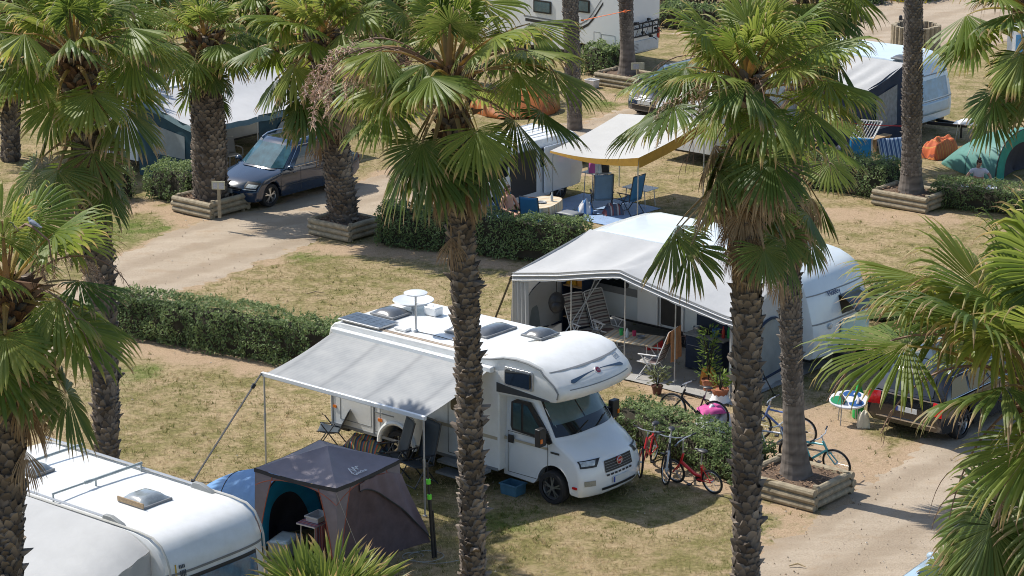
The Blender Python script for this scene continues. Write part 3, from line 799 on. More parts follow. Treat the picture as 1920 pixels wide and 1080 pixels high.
def trunk_mesh(top, r0, r1, bow, st, rs):
    """st: n (boots round), gap, h, w, out, smooth (height without boots), flare, red (how much of the neck is reddish)"""
    H = top.length; V = []; F = []; T = []; MI = []
    def ctr(t): return Vector((top.x * t + bow[0] * math.sin(PI * t), top.y * t + bow[1] * math.sin(PI * t), top.z * t))
    def rad(t):
        z = t * H; 
        return (r0 + (r1 - r0) * t) * (1 + .10 * noise.noise(Vector((z * .45, r0 * 50, 5)))) + st.get('flare', 0) * math.exp(-z / .6)
    nr = max(24, int(H / .07)); nn = 20
    for i in range(nr + 1):
        t = i / nr; c = ctr(t); r = rad(t)
        z = t * H
        if z < st.get('smooth', 0): r *= 1 + .012 * math.sin(z * 60) + .006 * rs.uniform(-1, 1)
        for j in range(nn):
            a = 2 * PI * j / nn
            rr = r * (1 + .03 * noise.noise(Vector((math.cos(a) * 2, math.sin(a) * 2, z * 1.5))))
            V.append((c.x + rr * math.cos(a), c.y + rr * math.sin(a), c.z if i else -.05)); T.append(.3 + .25 * math.sin(z * 60) * .5 + rs.uniform(-.16, .16) + .25 * noise.noise(Vector((a * 1.5, z * 3, 1))))
    for i in range(nr):
        for j in range(nn):
            F.append((i * nn + j, i * nn + (j + 1) % nn, (i + 1) * nn + (j + 1) % nn, (i + 1) * nn + j)); MI.append(0)
    F.append(tuple(range(nr * nn, nr * nn + nn))); MI.append(0)
    z = st.get('smooth', 0) + .05; row = 0; n = st['n']
    while z < H - .05:
        t = z / H; c = ctr(t); r = rad(t)
        fr = max(0, 1 - (H - z) / st.get('neck', 1.2))           # 0 lower trunk .. 1 crown
        sm = min(1, (z - st.get('smooth', 0)) / 1.5) if st.get('smooth', 0) else 1
        for k in range(n):
            a = 2 * PI * (k + .5 * (row % 2) + rs.uniform(-.13, .13)) / n
            ca, sa = math.cos(a), math.sin(a)
            h = st['h'] * rs.uniform(.8, 1.25) * (1 + fr * 1.1); w_ = st['w'] * rs.uniform(.85, 1.15); o = st['out'] * rs.uniform(.45, 1.4) * (.3 + .7 * sm) * (1 + 2.2 * fr)
            pn = noise.noise(Vector((a * 1.3, z * 1.1, st['n'])))
            if rs.random() < .05 + max(0, pn - .25) * 1.2 * (1 - fr): continue
            h *= 1 + .35 * noise.noise(Vector((a, z * .8, 7))); o *= (1.9 if rs.random() < .13 else 1) * (1 + .5 * pn)
            sl = rs.uniform(-.15, .15) * w_
            def P(x, zz, rr): return (c.x + rr * ca - x * sa, c.y + rr * sa + x * ca, z + zz)
            b = len(V); tn = min(.9, max(.05, rs.uniform(.15, .7) + .45 * noise.noise(Vector((a * .8, z * .55, 3)))))
            cut = rs.uniform(.3, .5)
            tw = rs.uniform(.08, .24); V += [P(0, -h * .5, r - .01), P(w_ * .5, -h * .02, r + o * .28), P(w_ * tw + sl, h * cut, r + o), P(-w_ * tw + sl, h * (cut + rs.uniform(-.14, .14)), r + o * rs.uniform(.8, 1.15)), P(-w_ * .5, -h * .02, r + o * .28),
                  P(w_ * .36, h * .30, r - .02), P(-w_ * .36, h * .30, r - .02)]
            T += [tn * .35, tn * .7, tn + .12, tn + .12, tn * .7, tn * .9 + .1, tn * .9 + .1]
            m = 1 if (fr > 0 and rs.random() < fr * 1.2 * st.get('red', .6)) else 0
            F += [(b, b + 1, b + 2, b + 3, b + 4), (b + 3, b + 2, b + 5, b + 6), (b + 1, b + 5, b + 2), (b + 4, b + 3, b + 6)]
            MI += [m] * 4
        z += st['gap']; row += 1
    me = bpy.data.meshes.new("trunk"); me.from_pydata(V, [], F); me.polygons.foreach_set("material_index", MI)
    a_ = me.attributes.new("tone", 'FLOAT', 'POINT'); a_.data.foreach_set("value", [min(1, max(0, x)) for x in T])
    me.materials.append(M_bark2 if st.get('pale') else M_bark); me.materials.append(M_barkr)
    me.update()
    return me

BIG = dict(n=11, gap=.095, h=.25, w=.17, out=.075, neck=1.6, red=.8)
DIA = dict(n=10, gap=.115, h=.27, w=.19, out=.065, neck=1.3, red=.6)
FINE = dict(n=15, gap=.08, h=.15, w=.10, out=.035, neck=1.0, red=.4, pale=True)
WIDE = dict(n=17, gap=.105, h=.21, w=.17, out=.05, neck=1.6, red=.6)

def palm(label, base, top, r0, r1, st, n, size, elev=(80, -55), drop=1.0, stiff=1.0, dead=0, skirt=0, stalks=(), nseg=32, bow=(0, 0), seed=0, hang=0, extra=(), name="palm_tree"):
    rs = random.Random(seed + 900)
    root = thing(name, label, "palm tree", (base.x, base.y, 0), 0, "fan palms of the campsite")
    tp = Vector((top.x - base.x, top.y - base.y, top.z))
    link(bpy.data.objects.new("trunk", trunk_mesh(tp, r0, r1, bow, st, rs)), root)
    classes = (78, 58, 40, 22, 4, -14, -32, -52, -72)
    def put(el, az, dead_=False, sc=1.0, dz=0, narrow=1.0, nm="frond"):
        cl = min(classes, key=lambda c: abs(c - el))
        me = frond_mesh(cl, rs.randrange(6), dead_, nseg, narrow, stiff)
        o = bpy.data.objects.new(nm, me); link(o, root)
        o.location = tp + Vector((0, 0, dz)); o.rotation_euler = (rs.uniform(-.06, .06), rs.uniform(-.06, .06), az)
        s = size * sc * rs.uniform(.9, 1.1); o.scale = (s, s, s)
        return o
    az = rs.uniform(0, 6)
    for k in range(n):
        f = (k + .5) / n; el = elev[0] + (elev[1] - elev[0]) * f ** .85
        az += 2.39996 + rs.uniform(-.12, .12)
        put(el + rs.uniform(-6, 6), az, sc=.72 + .36 * min(1, f * 2.2), dz=-.40 * f * size + .1)
    for k in range(hang):
        put(rs.choice((-14, -32, -52, -52, -60)), az + k * 2.4 + rs.uniform(-.3, .3), sc=rs.uniform(.9, 1.15), dz=-(.35 + .75 * rs.random() * drop) * size)
    for (el_, az_, sc_, dz_) in extra: put(el_, R(az_), sc=sc_, dz=dz_)
    for k in range(dead):
        o = put(-72 if rs.random() < .7 else -52, k * 2.4 + rs.uniform(-.4, .4), True, .85, -.35 * size - rs.uniform(0, .7) * size, narrow=.62, nm="dry_frond")
    for k in range(skirt):
        o = put(-72, k * 2.4 + rs.uniform(-.4, .4), True, .75, -.6 * size - rs.uniform(.1, 1.5) * size, narrow=.35, nm="dry_frond")
    for i, (kind, a_, s_) in enumerate(stalks):
        o = bpy.data.objects.new("flower_stalk", stalk_mesh(kind, seed * 10 + i)); link(o, root)
        o.location = tp + Vector((0, 0, -.15)); o.rotation_euler = (0, 0, a_); o.scale = (s_, s_, s_)
    return root

# base (pixel of the foot, extended below the picture where needed) and the growing tip
def tip(u, v, b, dY=0): return at_y(u, v, b.y + dY)
b = at(888, 1170)
palm("tall palm with rough dark trunk standing in front of the awning of the big motorhome", b, tip(842, 128, b),   .178, .18, BIG, 34, 1.08, (86, 2), drop=.15, dead=7, hang=11, skirt=4,
     stalks=(('flower', R(178), 1.0), ('flower', R(196), .9), ('flower', R(160), .85), ('bare', R(215), .95), ('bare', R(-10), .9), ('bare', R(-60), .7), ('bare', R(-150), .6)), nseg=40, seed=1, bow=(.10, 0))
b = at(1397, 1190)
palm("palm with shaggy dry skirt and diamond patterned trunk left of the nearest log planter", b, tip(1398, 150, b), .20, .22, DIA, 38, 1.0, (87, 8), drop=1.9, dead=20, hang=15, skirt=22,
     stalks=(('flower', R(183), .62), ('flower', R(205), .6), ('bare', R(150), .8), ('bare', R(20), .8), ('bare', R(-80), .7), ('bare', R(-120), .65), ('low', R(-45), .7), ('low', R(-140), .7)), nseg=40, seed=2, bow=(.03, 0))
b = PLAN['C']
palm("palm with smooth flared grey base growing from the nearest log planter", b, tip(1478, 250, b), .205, .20, dict(FINE, smooth=1.9, flare=.30), 10, .92, (50, -10), drop=1.6, dead=14, hang=8, skirt=14,
     stalks=(('bare', R(0), .7), ('bare', R(-60), .7)), seed=3, bow=(-.04, 0))
b = at(200, 905)
palm("leaning palm between the white caravan roof and the long hedge", b, tip(138, 95, b), .235, .26, dict(BIG, n=12, out=.06), 40, 1.10, (86, -5), drop=2.0, dead=4, hang=11, skirt=3, stalks=(('bare', R(-30), .8),), seed=4, bow=(.18, 0))
b = at(8, 1420)
palm("palm at the left edge with a grey bird on its flower stalk", b, tip(12, 530, b), .25, .25, BIG, 26, 1.06, (84, -10), drop=.5, dead=4, hang=8, skirt=6, stalks=(('bare', R(0), .9), ('bare', R(-40), .8), ('flower', R(38), .62)), seed=5)
b = PLAN['A']
palm("thick trunked palm in the planter beside the dark blue car", b, tip(384, 66, b), .47, .42, WIDE, 30, .88, (84, -10), drop=1.2, dead=0, hang=5, skirt=3, stalks=(), seed=6, nseg=24)
b = PLAN['B']
palm("palm with long hanging dry fronds beside the sand track", b, tip(604, 62, b), .36, .34, dict(WIDE, out=.07), 36, 1.18, (84, -2), drop=.6, dead=8, hang=8, skirt=8, stalks=(('flower', R(0), .7),), seed=7, nseg=26, bow=(0, 0))
b = at(1078, 243)
palm("slim palm trunk standing at the left end of the pale canopy, crown out of sight", b, tip(1062, -190, b), .25, .23, dict(FINE, smooth=.4), 18, .9, (80, 0), seed=8, nseg=18)
b = PLAN['E']
palm("slim palm trunk in the planter behind which the striped motorhome is parked", b, tip(1166, -260, b), .235, .225, dict(FINE, smooth=1.6, flare=.34), 18, .9, (80, 0), seed=9, nseg=18)
b = PLAN['D']
palm("tall bare palm trunk beside the orange blanket, crown above the picture", b, tip(1716, -240, b), .275, .25, dict(FINE, smooth=.9, flare=.26), 18, .9, (80, 5), seed=10, nseg=18)
b = at(1518, 318)
palm("palm behind the shaggy one, with leaves hanging over the pale sand yard", b, tip(1512, -45, b), .26, .25, DIA, 28, 1.3, (60, -25), drop=1.5, dead=8, hang=9, skirt=10, seed=11, nseg=24)
b = at(1985, 480)
palm("palm at the upper right edge, leaning its fans over the teal tent", b, tip(1938, 12, b), .26, .25, DIA, 34, 1.4, (82, -12), drop=.8, dead=5, hang=10, skirt=0, stalks=(('bare', R(200), .8),), seed=12, nseg=30)
b = at_y(1985, 715, 27.5)
palm("big palm closest to the camera, its drooping fans fill the lower right corner", b, b, .27, .26, BIG, 26, 1.2, (86, 38), drop=1.5, dead=0, hang=0, extra=((40, 170, 1.0, .15), (-52, 190, 1.1, -.75), (-14, 196, 1.0, -1.15), (-32, 212, 1.1, -.3), (-32, 232, 1.05, -.45), (-52, 200, 1.0, -.5), (-52, 222, 1.0, -.7), (-52, 176, .95, -.9), (-14, 232, 1.1, -.5), (4, 250, 1.1, -.1), (-14, 270, 1.1, -.3), (58, 205, 1.1, .1), (-14, 320, 1, -.2), (4, 10, 1, 0), (4, 60, 1, 0), (22, 110, 1, 0), (-32, 90, 1, -.3), (-52, 40, 1, -.4)), stalks=(('bare', R(176), 1.0), ('bare', R(190), .95), ('low', R(215), .85), ('low', R(235), .8)), seed=104, nseg=48)
b = at(20, 300)
palm("palm in the upper left corner behind the leaning palm", b, tip(22, -30, b), .27, .27, DIA, 38, 1.3, (82, -20), drop=1.5, dead=4, hang=9, seed=14, nseg=26)
b = at(300, 200)
palm("far palm with half its crown above the picture, left of the thick trunk", b, tip(262, -40, b), .27, .27, DIA, 34, 1.4, (80, -20), drop=1.5, dead=3, hang=6, seed=15, nseg=22)
b = at(500, 185)
palm("far palm beyond the grey awning, leaves just reaching into the top", b, tip(520, -20, b), .27, .27, DIA, 34, 1.4, (80, -20), drop=1.5, dead=3, hang=6, seed=16, nseg=22)
b = at(755, 165)
palm("far palm hidden behind the crown of the tall rough palm", b, tip(735, -60, b), .27, .27, DIA, 34, 1.4, (80, -20), drop=1.5, dead=3, hang=5, seed=17, nseg=22)
b = at_y(606, 1212, at(606, 1300).y)
palm("young palm with stiff upright leaves in front of the grey tent", Vector((b.x, b.y, 0)), Vector((b.x, b.y, max(.5, b.z))), .16, .14, dict(DIA, gap=.09), 22, 1.05, (86, 54), stiff=5.0, seed=18, nseg=36)

# ================================================================ VEHICLE HELPERS
class Loft:
    """side outline (x, z, half width, pull-back k, crown drop) swept across the vehicle's width"""
    def __init__(self, prof, S=(-1, -.985, -.94, -.8, -.5, 0, .5, .8, .94, .985, 1), cy=0.0, pw=3.2, inset=.035):
        self.p = prof; self.S = S; self.cy = cy; self.pw = pw; self.inset = inset
        self.cx = sum(q[0] for q in prof) / len(prof); self.cz = sum(q[1] for q in prof) / len(prof)
    def pt(self, t, s):
        n = len(self.p); i = int(math.floor(t)) % n; f = t - math.floor(t); a, b = self.p[i], self.p[(i + 1) % n]
        x, z, w_, k, c = [a[j] + (b[j] - a[j]) * f for j in range(5)]
        e = abs(s)
        x -= k * e ** self.pw; z -= c * e ** 2
        if e > .97:
            q = (e - .97) / .03; q = 1 - math.sqrt(max(0, 1 - q * q))
            x += (self.cx - x) / max(.3, math.hypot(self.cx - x, self.cz - z)) * self.inset * q
            z += (self.cz - z) / max(.3, math.hypot(self.cx - x, self.cz - z)) * self.inset * q
        return Vector((x, self.cy + s * w_, z))
    def build(self, mb):
        n = len(self.p); m = len(self.S)
        vs = [self.pt(i, s) for s in self.S for i in range(n)]
        fs = [(j * n + i, j * n + (i + 1) % n, (j + 1) * n + (i + 1) % n, (j + 1) * n + i) for j in range(m - 1) for i in range(n)]
        fs += [tuple(reversed(range(n))), tuple(range((m - 1) * n, m * n))]
        return mb.add(vs, fs)
    def patch(self, mb, t0, t1, s0, s1, nt=4, ns=8, off=.006, s0b=None, s1b=None):
        """strip of the surface lifted by off; s range may change from t0 to t1"""
        s0b = s0 if s0b is None else s0b; s1b = s1 if s1b is None else s1b
        def fn(a, b):
            t = t0 + (t1 - t0) * a; s = (s0 + (s0b - s0) * a) * (1 - b) + (s1 + (s1b - s1) * a) * b
            p = self.pt(t, s); e = 1e-3
            du = self.pt(t + e, s) - self.pt(t - e, s); dv = self.pt(t, s + e) - self.pt(t, s - e)
            n = du.cross(dv).normalized()
            c = p - Vector((self.cx, self.cy, self.cz))
            if n.dot(c) < 0: n = -n
            return p + n * off
        return mb.grid(fn, nt, ns)

def arch(cx, cz, r, a0=0, a1=180, n=10):
    return [(cx + r * math.cos(R(a0 + (a1 - a0) * i / n)), cz + r * math.sin(R(a0 + (a1 - a0) * i / n))) for i in range(n + 1)]

def wheel(parent, x, y, r=.34, wdt=.21, side=-1, spokes=5, rimcol=None, dark=False):
    """tyre as a part, rim as its sub-part; side = -1 shows its face to -y"""
    mb = MB(); h = wdt / 2; ri = r * .69
    mb.lathe([(ri, -h), (r * .93, -h), (r * .985, -h * .8), (r, -h * .5), (r, h * .5), (r * .985, h * .8), (r * .93, h), (ri, h), (ri * .92, 0)], (0, 0, 0), 'Y', 32, cap=False)
    t = obj("wheel", mb, M_rubber, parent, smooth=True, loc=(x, y, r - .012))
    mb = MB(); f = side * h * .72
    mb.lathe([(ri + .01, f), (ri * .97, f), (ri * .93, f - side * .02), (ri * .9, f - side * .07)], (0, 0, 0), 'Y', 32, cap=False)
    mb.lathe([(.001, f + side * .012), (ri * .2, f + side * .010), (ri * .24, f - side * .02)], (0, 0, 0), 'Y', 16, cap=False)
    for k in range(spokes):
        a = 2 * PI * k / spokes + .3
        for da in ((-.17, .17) if spokes <= 5 else (0,)):
            p0 = Vector((ri * .18 * math.cos(a), f, ri * .18 * math.sin(a))); p1 = Vector((ri * .95 * math.cos(a + da), f - side * .012, ri * .95 * math.sin(a + da)))
            mb.bar(p0, p1, ri * .11, .022, up=(0, 1, 0))
    obj("rim", mb, rimcol or M_chrome, t, smooth=True)
    mb = MB(); mb.lathe([(.001, f - side * .075), (ri * .93, f - side * .075)], (0, 0, 0), 'Y', 24, cap=False)
    obj("brake_disc", mb, M_black, t)
    return t

def rect(mb, x0, x1, z0, z1, y, th=.006, r=0.0, face=-1, n=5):
    """rounded rectangular panel standing on the plane y, thickness towards face"""
    pts = []
    if r <= 0: pts = [(x0, z0), (x1, z0), (x1, z1), (x0, z1)]
    else:
        for cx, cz, a in ((x0 + r, z0 + r, 180), (x1 - r, z0 + r, 270), (x1 - r, z1 - r, 0), (x0 + r, z1 - r, 90)):
            pts += [(cx + r * math.cos(R(a + 90 * i / n)), cz + r * math.sin(R(a + 90 * i / n))) for i in range(n + 1)]
    lo, hi = sorted((y, y + face * th))
    return mb.prism(pts, lo, hi, 'Y')

def rectx(mb, y0, y1, z0, z1, x, th=.006, r=0.0, face=1, n=5):
    pts = []
    if r <= 0: pts = [(y0, z0), (y1, z0), (y1, z1), (y0, z1)]
    else:
        for cx, cz, a in ((y0 + r, z0 + r, 180), (y1 - r, z0 + r, 270), (y1 - r, z1 - r, 0), (y0 + r, z1 - r, 90)):
            pts += [(cx + r * math.cos(R(a + 90 * i / n)), cz + r * math.sin(R(a + 90 * i / n))) for i in range(n + 1)]
    lo, hi = sorted((x, x + face * th))
    return mb.prism(pts, lo, hi, 'X')

def outline(mb, x0, x1, z0, z1, y, w_=.012, th=.004, face=-1):
    """thin gap line round a hatch or door"""
    rect(mb, x0, x1, z0, z0 + w_, y, th, 0, face); rect(mb, x0, x1, z1 - w_, z1, y, th, 0, face)
    rect(mb, x0, x0 + w_, z0 + w_, z1 - w_, y, th, 0, face); rect(mb, x1 - w_, x1, z0 + w_, z1 - w_, y, th, 0, face)

# ================================================================ THE ALCOVE MOTORHOME
MW = 2.36; FX = 5.98; RXW = 1.92
mh = thing("motorhome", "big white motorhome with an overcab and a grey striped awning, front towards the bicycles", "motorhome", (-3.898, 53.168, 0), YA)
house = [(0.03, .46), (0.0, .6), (0.0, 2.45), (.05, 2.62), (.16, 2.73), (.34, 2.775), (4.72, 2.80), (4.72, .44), (RXW + .52, .44)] + arch(RXW, .36, .46, 5, 175, 10) + [(RXW - .52, .44)]
mb = MB(); mb.prism(house, 0, MW)
obj("body", mb, M_white, mh, bevel=.045, seg=3)
# overcab
alc = [(4.15, 2.76), (4.45, 2.86), (4.8, 2.965), (5.15, 3.01), (5.5, 3.0), (5.85, 2.91), (6.15, 2.76), (6.42, 2.56), (6.53, 2.40), (6.50, 2.27), (6.38, 2.20), (6.1, 2.17), (5.3, 2.13), (4.7, 2.08), (4.6, 2.1), (4.4, 2.45)]
AL = Loft([(x, z, MW / 2 - .002, (.22 if x > 5.9 else 0), (.05 if z > 2.8 else 0)) for x, z in alc], cy=MW / 2, pw=2.2, inset=.06)
mb = MB(); AL.build(mb)
oc = obj("overcab", mb, M_white, mh, smooth=True, angle=50)
mb = MB(); AL.patch(mb, 5.85, 6.0, -.93, .93, 1, 20, .004); AL.patch(mb, 7.62, 7.72, -.8, .8, 1, 20, .004)
obj("trim_line", mb, M_trim, oc)
mb = MB(); rect(mb, 5.0, 6.35, 2.125, 2.15, -.001, .012)
def swoosh(a, b):                                   # dark blade shaped stripe over the nose
    s = -.72 + 1.44 * a; t = 6.95 - .42 * math.sin(PI * a) + (.16 if b else -.16) * (abs(2 * a - 1) ** 2 * .9 + .16) * (1 if abs(2 * a - 1) < .97 else 0)
    p = AL.pt(t, s); return p + Vector((.6, 0, .5)).normalized() * .012
mb2 = MB(); mb2.grid(swoosh, 32, 1)
obj("nose_stripe", mb2, mat("dark_blue_decal", (.03, .06, .11), .3, var=.05), oc)
p = AL.pt(6.62, 0); mb2 = MB(); n_ = Vector((.75, 0, .66)).normalized(); M3 = Vector((0, 0, 1)).rotation_difference(n_).to_matrix()
for rr, hh, mm in ((.085, .012, 0), (.062, .018, 1)):
    mb2.cur = mm; b0 = len(mb2.v); mb2.lathe([(rr, -.02), (rr, hh), (.001, hh)], (0, 0, 0), 'Z', 20)
    for i in range(b0, len(mb2.v)): mb2.v[i] = tuple(M3 @ Vector(mb2.v[i]) + p + n_ * .004)
mb2.cur = 2
for dy in (-.03, 0, .03):
    c = p + n_ * .026 + Vector((0, dy, 0)); mb2.bar(c - Vector((-.66, 0, .75)) * .03, c + Vector((-.66, 0, .75)) * .03, .009, .004, up=n_)
obj("round_emblem", mb2, [M_white, mat("emblem_red", (.30, .02, .05), .4, var=.05), M_chrome], oc)
mb2 = MB()
for k in range(5): AL.patch(mb2, 6.12 + .05 * (k % 2), 6.45 - .04 * (k % 3), .64 + k * .035, .655 + k * .035, 2, 1, .006)
AL.patch(mb2, 6.08, 6.13, .63, .80, 1, 3, .008); AL.patch(mb2, 6.45, 6.5, .63, .80, 1, 3, .008); obj("hatched_mark", mb2, mat("decal_grey", (.20, .26, .34), .4, var=0), oc)
# overcab side window (tilted out), dark wedge decal and edge trim
mb = MB(); rect(mb, 4.88, 5.62, 2.33, 2.73, -.004, .03, .05); wf = obj("window", mb, M_chrome, mh, bevel=.006)
mb = MB(); rect(mb, 4.93, 5.57, 2.37, 2.69, -.036, .03, .04); obj("pane", mb, M_glass, wf, bevel=.006)
mb = MB(); mb.prism([(4.66, 2.34), (4.9, 2.31), (6.02, 2.22), (6.05, 2.19), (5.3, 2.17), (4.66, 2.14)], -.008, .002); obj("side_decal", mb, mat("graphite_decal", (.035, .042, .05), .35, var=.1), mh)
mb = MB(); pts = [AL.pt(i, -1) + Vector((0, -.012, 0)) for i in range(0, 10)]
mb.tube(pts, .018, 6); obj("edge_trim", mb, M_trim, mh, smooth=True)
# roof fittings
ZR = 2.79
def hatch(parent, x, y, lx, ly, z, lift=.10, colm=None, name="roof_hatch"):
    mb = MB(); mb.box((x, y, z + .025), (lx + .06, ly + .06, .05)); fr = obj(name, mb, M_trim, parent, bevel=.015)
    mb = MB()
    mb.grid(lambda a, b: (x + (a - .5) * lx, y + (b - .5) * ly, z + .05 + lift * (1 - abs(2 * a - 1) ** 4) * (1 - abs(2 * b - 1) ** 4)), 8, 8)
    obj("dome", mb, colm or M_glassb, fr, smooth=True)
    return fr
M_dome = mat("smoked_dome", (.10, .11, .12), .12, var=.3, scale=4, spec=.7, coat=.4)
M_domel = mat("tinted_dome", (.22, .25, .27), .12, var=.3, scale=5, spec=.7, coat=.4)
for (u, v, lx, ly) in ((733, 585, .62, .55), (925, 618, .42, .95), (868, 618, .5, .5)):
    q = local(mh, at(u, v, 2.84)); hatch(mh, q.x, q.y, lx, ly, ZR, colm=M_dome)
q = local(mh, at(1013, 622, 3.06)); hatch(mh, q.x, q.y, .5, .55, 2.985, colm=M_dome)
q0 = local(mh, at(690, 600, 2.85))
mb = MB(); mb.box((q0.x, q0.y, ZR + .045), (1.18, .62, .035)); sp = obj("solar_panel", mb, M_alu, mh, bevel=.006)
mb = MB()
for i in range(6):
    for j in range(3): mb.box((q0.x - .48 + i * .192, q0.y - .18 + j * .18, ZR + .0655), (.182, .170, .006))
obj("cells", mb, mat("solar_cells", (.075, .095, .125), .22, var=.3, scale=8), sp)
mb = MB(); q = local(mh, at(755, 616, 2.82)); mb.box((q.x, q.y, ZR + .03), (.34, .2, .06)); obj("roof_vent", mb, M_white, mh, bevel=.02)
mb = MB(); q = local(mh, at(775, 563, 2.98))
mb.lathe([(.001, .0), (.3, .03), (.43, .09), (.45, .10), (.44, .112), (.3, .06), (.001, .03)], (q.x, q.y, ZR + .1), 'Z', 28, cap=False); mb.tube([(q.x, q.y, ZR - .01), (q.x, q.y, ZR + .11)], .05, 8)
ds = obj("satellite_dish", mb, M_white2, mh, smooth=True)
mb = MB(); mb.bar((q.x + .1, q.y - .02, ZR + .16), (q.x + .62, q.y - .05, ZR + .18), .05, .04); mb.box((q.x + .62, q.y - .05, ZR + .09), (.32, .26, .18)); obj("dish_arm", mb, M_white2, ds, bevel=.02)
q = local(mh, at(780, 621, 2.80)); mb = MB(); mb.tube([(q.x, q.y, ZR - .01), (q.x, q.y, ZR + .82)], .022, 8); mb.lathe([(.06, 0), (.04, .05), (.02, .06)], (q.x, q.y, ZR), 'Z', 12)
mast = obj("antenna_mast", mb, M_alu, mh, smooth=True)
mb = MB(); mb.lathe([(.001, .0), (.16, .0), (.25, .03), (.25, .05), (.15, .085), (.001, .09)], (q.x, q.y, ZR + .80), 'Z', 24, cap=False); obj("antenna_head", mb, M_white2, mast, smooth=True)
mb = MB(); mb.tube([(q.x + .02, q.y, ZR + .012), (q.x + .5, q.y + .02, ZR + .012), (q.x + 1.4, q.y - .02, ZR + .012)], .008, 5); obj("roof_cable", mb, M_black, mast)
mb = MB(); mb.tube([(.35, .09, ZR + .0), (4.3, .09, ZR + .01)], .014, 6); mb.tube([(.35, .16, ZR), (4.3, .16, ZR + .01)], .008, 6); obj("roof_rail", mb, mat("aged_sealant", (.42, .33, .25), .8, var=.3), mh)
# awning: cassette, cloth, front rail and two legs
cz = 2.60
pR = local(mh, at(797, 968)); pL = local(mh, at(499, 876))
yr = (pR.y + pL.y) / 2; railz = 2.02
xl, xr = .22, 4.55
mb = MB(); mb.box(((xl + xr) / 2 + .02, -.075, cz), (xr - xl + .1, .13, .13)); aw = obj("awning", mb, M_white2, mh, bevel=.03)
def cloth(a, b):
    x = xl + .03 + (xr - xl - .06) * a + (pR.x - xr) * 0 * b
    return (x + ((pL.x - xl) * (1 - a) + (pR.x - xr) * a) * b, -.13 + (yr + .13) * b, cz - .03 + (railz - cz + .06) * b - .05 * math.sin(PI * b) - .004 * math.sin(PI * a * 3) * b)
def awn_mat():
    m = bpy.data.materials.new("striped_awning"); m.use_nodes = True; t = m.node_tree; b = t.nodes["Principled BSDF"]; b.inputs["Roughness"].default_value = .7
    tc = t.nodes.new("ShaderNodeTexCoord"); sx = t.nodes.new("ShaderNodeSeparateXYZ"); t.links.new(tc.outputs["Object"], sx.inputs[0])
    wv = mathn(t, 'SINE', mathn(t, 'MULTIPLY', sx.outputs[1], 120.0), 0); 
    sm = mathn(t, 'ADD', mathn(t, 'MULTIPLY', wv, .05), noise_node(t, tc.outputs["Object"], 1.6, 7, .6))
    seam = mathn(t, 'POWER', mathn(t, 'ABSOLUTE', mathn(t, 'SINE', mathn(t, 'MULTIPLY', mathn(t, 'ADD', sx.outputs[0], .3), 2.55), 0), 0), 60.0)
    c = ramp(t, sm, [(.3, (.27, .285, .295)), (.5, (.335, .345, .35)), (.72, (.40, .405, .40))])
    c = mixc(t, mathn(t, 'MULTIPLY', seam, .5), c, ramp(t, wv, [(0, (.17, .18, .19)), (1, (.22, .23, .24))]))
    t.links.new(c, b.inputs["Base Color"])
    tr = t.nodes.new("ShaderNodeBsdfTranslucent"); mx = t.nodes.new("ShaderNodeMixShader"); mx.inputs[0].default_value = .08; t.links.new(c, tr.inputs[0])
    t.links.new(b.outputs[0], mx.inputs[1]); t.links.new(tr.outputs[0], mx.inputs[2]); t.links.new(mx.outputs[0], t.nodes["Material Output"].inputs[0])
    return m
mb = MB(); mb.grid(cloth, 24, 16); obj("awning_cloth", mb, awn_mat(), aw, smooth=True)
eL, eR = Vector(cloth(0, 1)), Vector(cloth(1, 1))
mb = MB(); mb.bar(eL - Vector((.06, 0, 0)), eR + Vector((.06, 0, 0)), .07, .10); obj("front_rail", mb, M_white2, aw, bevel=.02)
for q_ in ([Vector((xl + .1, -.1, cz - .04)), Vector((xl + .95, yr * .5, cz - .46)), eL + Vector((.15, .04, -.07))], [Vector((xr - .1, -.1, cz - .04)), Vector((xr - .95, yr * .5, cz - .46)), eR + Vector((-.15, .04, -.07))]):
    mb = MB(); mb.tube(q_, .022, 6); obj("folding_arm", mb, M_alu, aw)
for e, g in ((eL, pL), (eR, pR)):
    mb = MB(); mb.tube([(g.x, g.y, -.01), (e.x, e.y + .0, e.z - .03)], .020, 8); mb.box((g.x, g.y, .01), (.09, .06, .02)); mb.tube([(g.x * .45 + e.x * .55, g.y * .45 + e.y * .55, e.z * .5), (g.x * .4 + e.x * .6, g.y * .4 + e.y * .6, e.z * .58)], .027, 8); obj("awning_leg", mb, M_alu, aw, smooth=True)
# long-side details of the living part
mb = MB(); outline(mb, .30, 1.20, .62, 1.48, -.001); outline(mb, 1.30, 1.46, .55, 1.6, -.001); obj("locker_flap", mb, M_trim, mh)
mb = MB()
for x, z in ((1.05, 1.44), (1.34, 1.38)): mb.box((x, -.02, z - .06), (.035, .03, .16))
obj("flap_catch", mb, M_trim, mh, bevel=.006)
mb = MB(); rect(mb, 1.26, 1.29, .5, 2.4, -.001, .014); rect(mb, 1.29, 1.85, .98, 1.0, -.001, .012); rect(mb, .05, .1, .5, 2.3, -.001, .012); rect(mb, 0.02, 4.70, .44, .50, -.001, .01); obj("side_strip", mb, M_trim, mh)
mb = MB(); rect(mb, 1.40, 1.52, .80, .87, -.003, .015, .02); rect(mb, .1, .2, .84, .90, -.003, .015, .02); obj("side_marker", mb, M_amber, mh)
mb = MB(); mb.ring((RXW, .005, .36), .50, .055, 'Y', 22, 8, R(0), R(180)); obj("wheel_arch_trim", mb, M_white2, mh, smooth=True)
mb = MB(); outline(mb, 3.35, 3.98, .55, 2.3, -.001); od = obj("entrance_door", mb, M_seam, mh)
mb = MB(); rect(mb, 3.45, 3.88, 1.5, 2.1, -.004, .03, .06); obj("pane", mb, M_glass, od, bevel=.006)
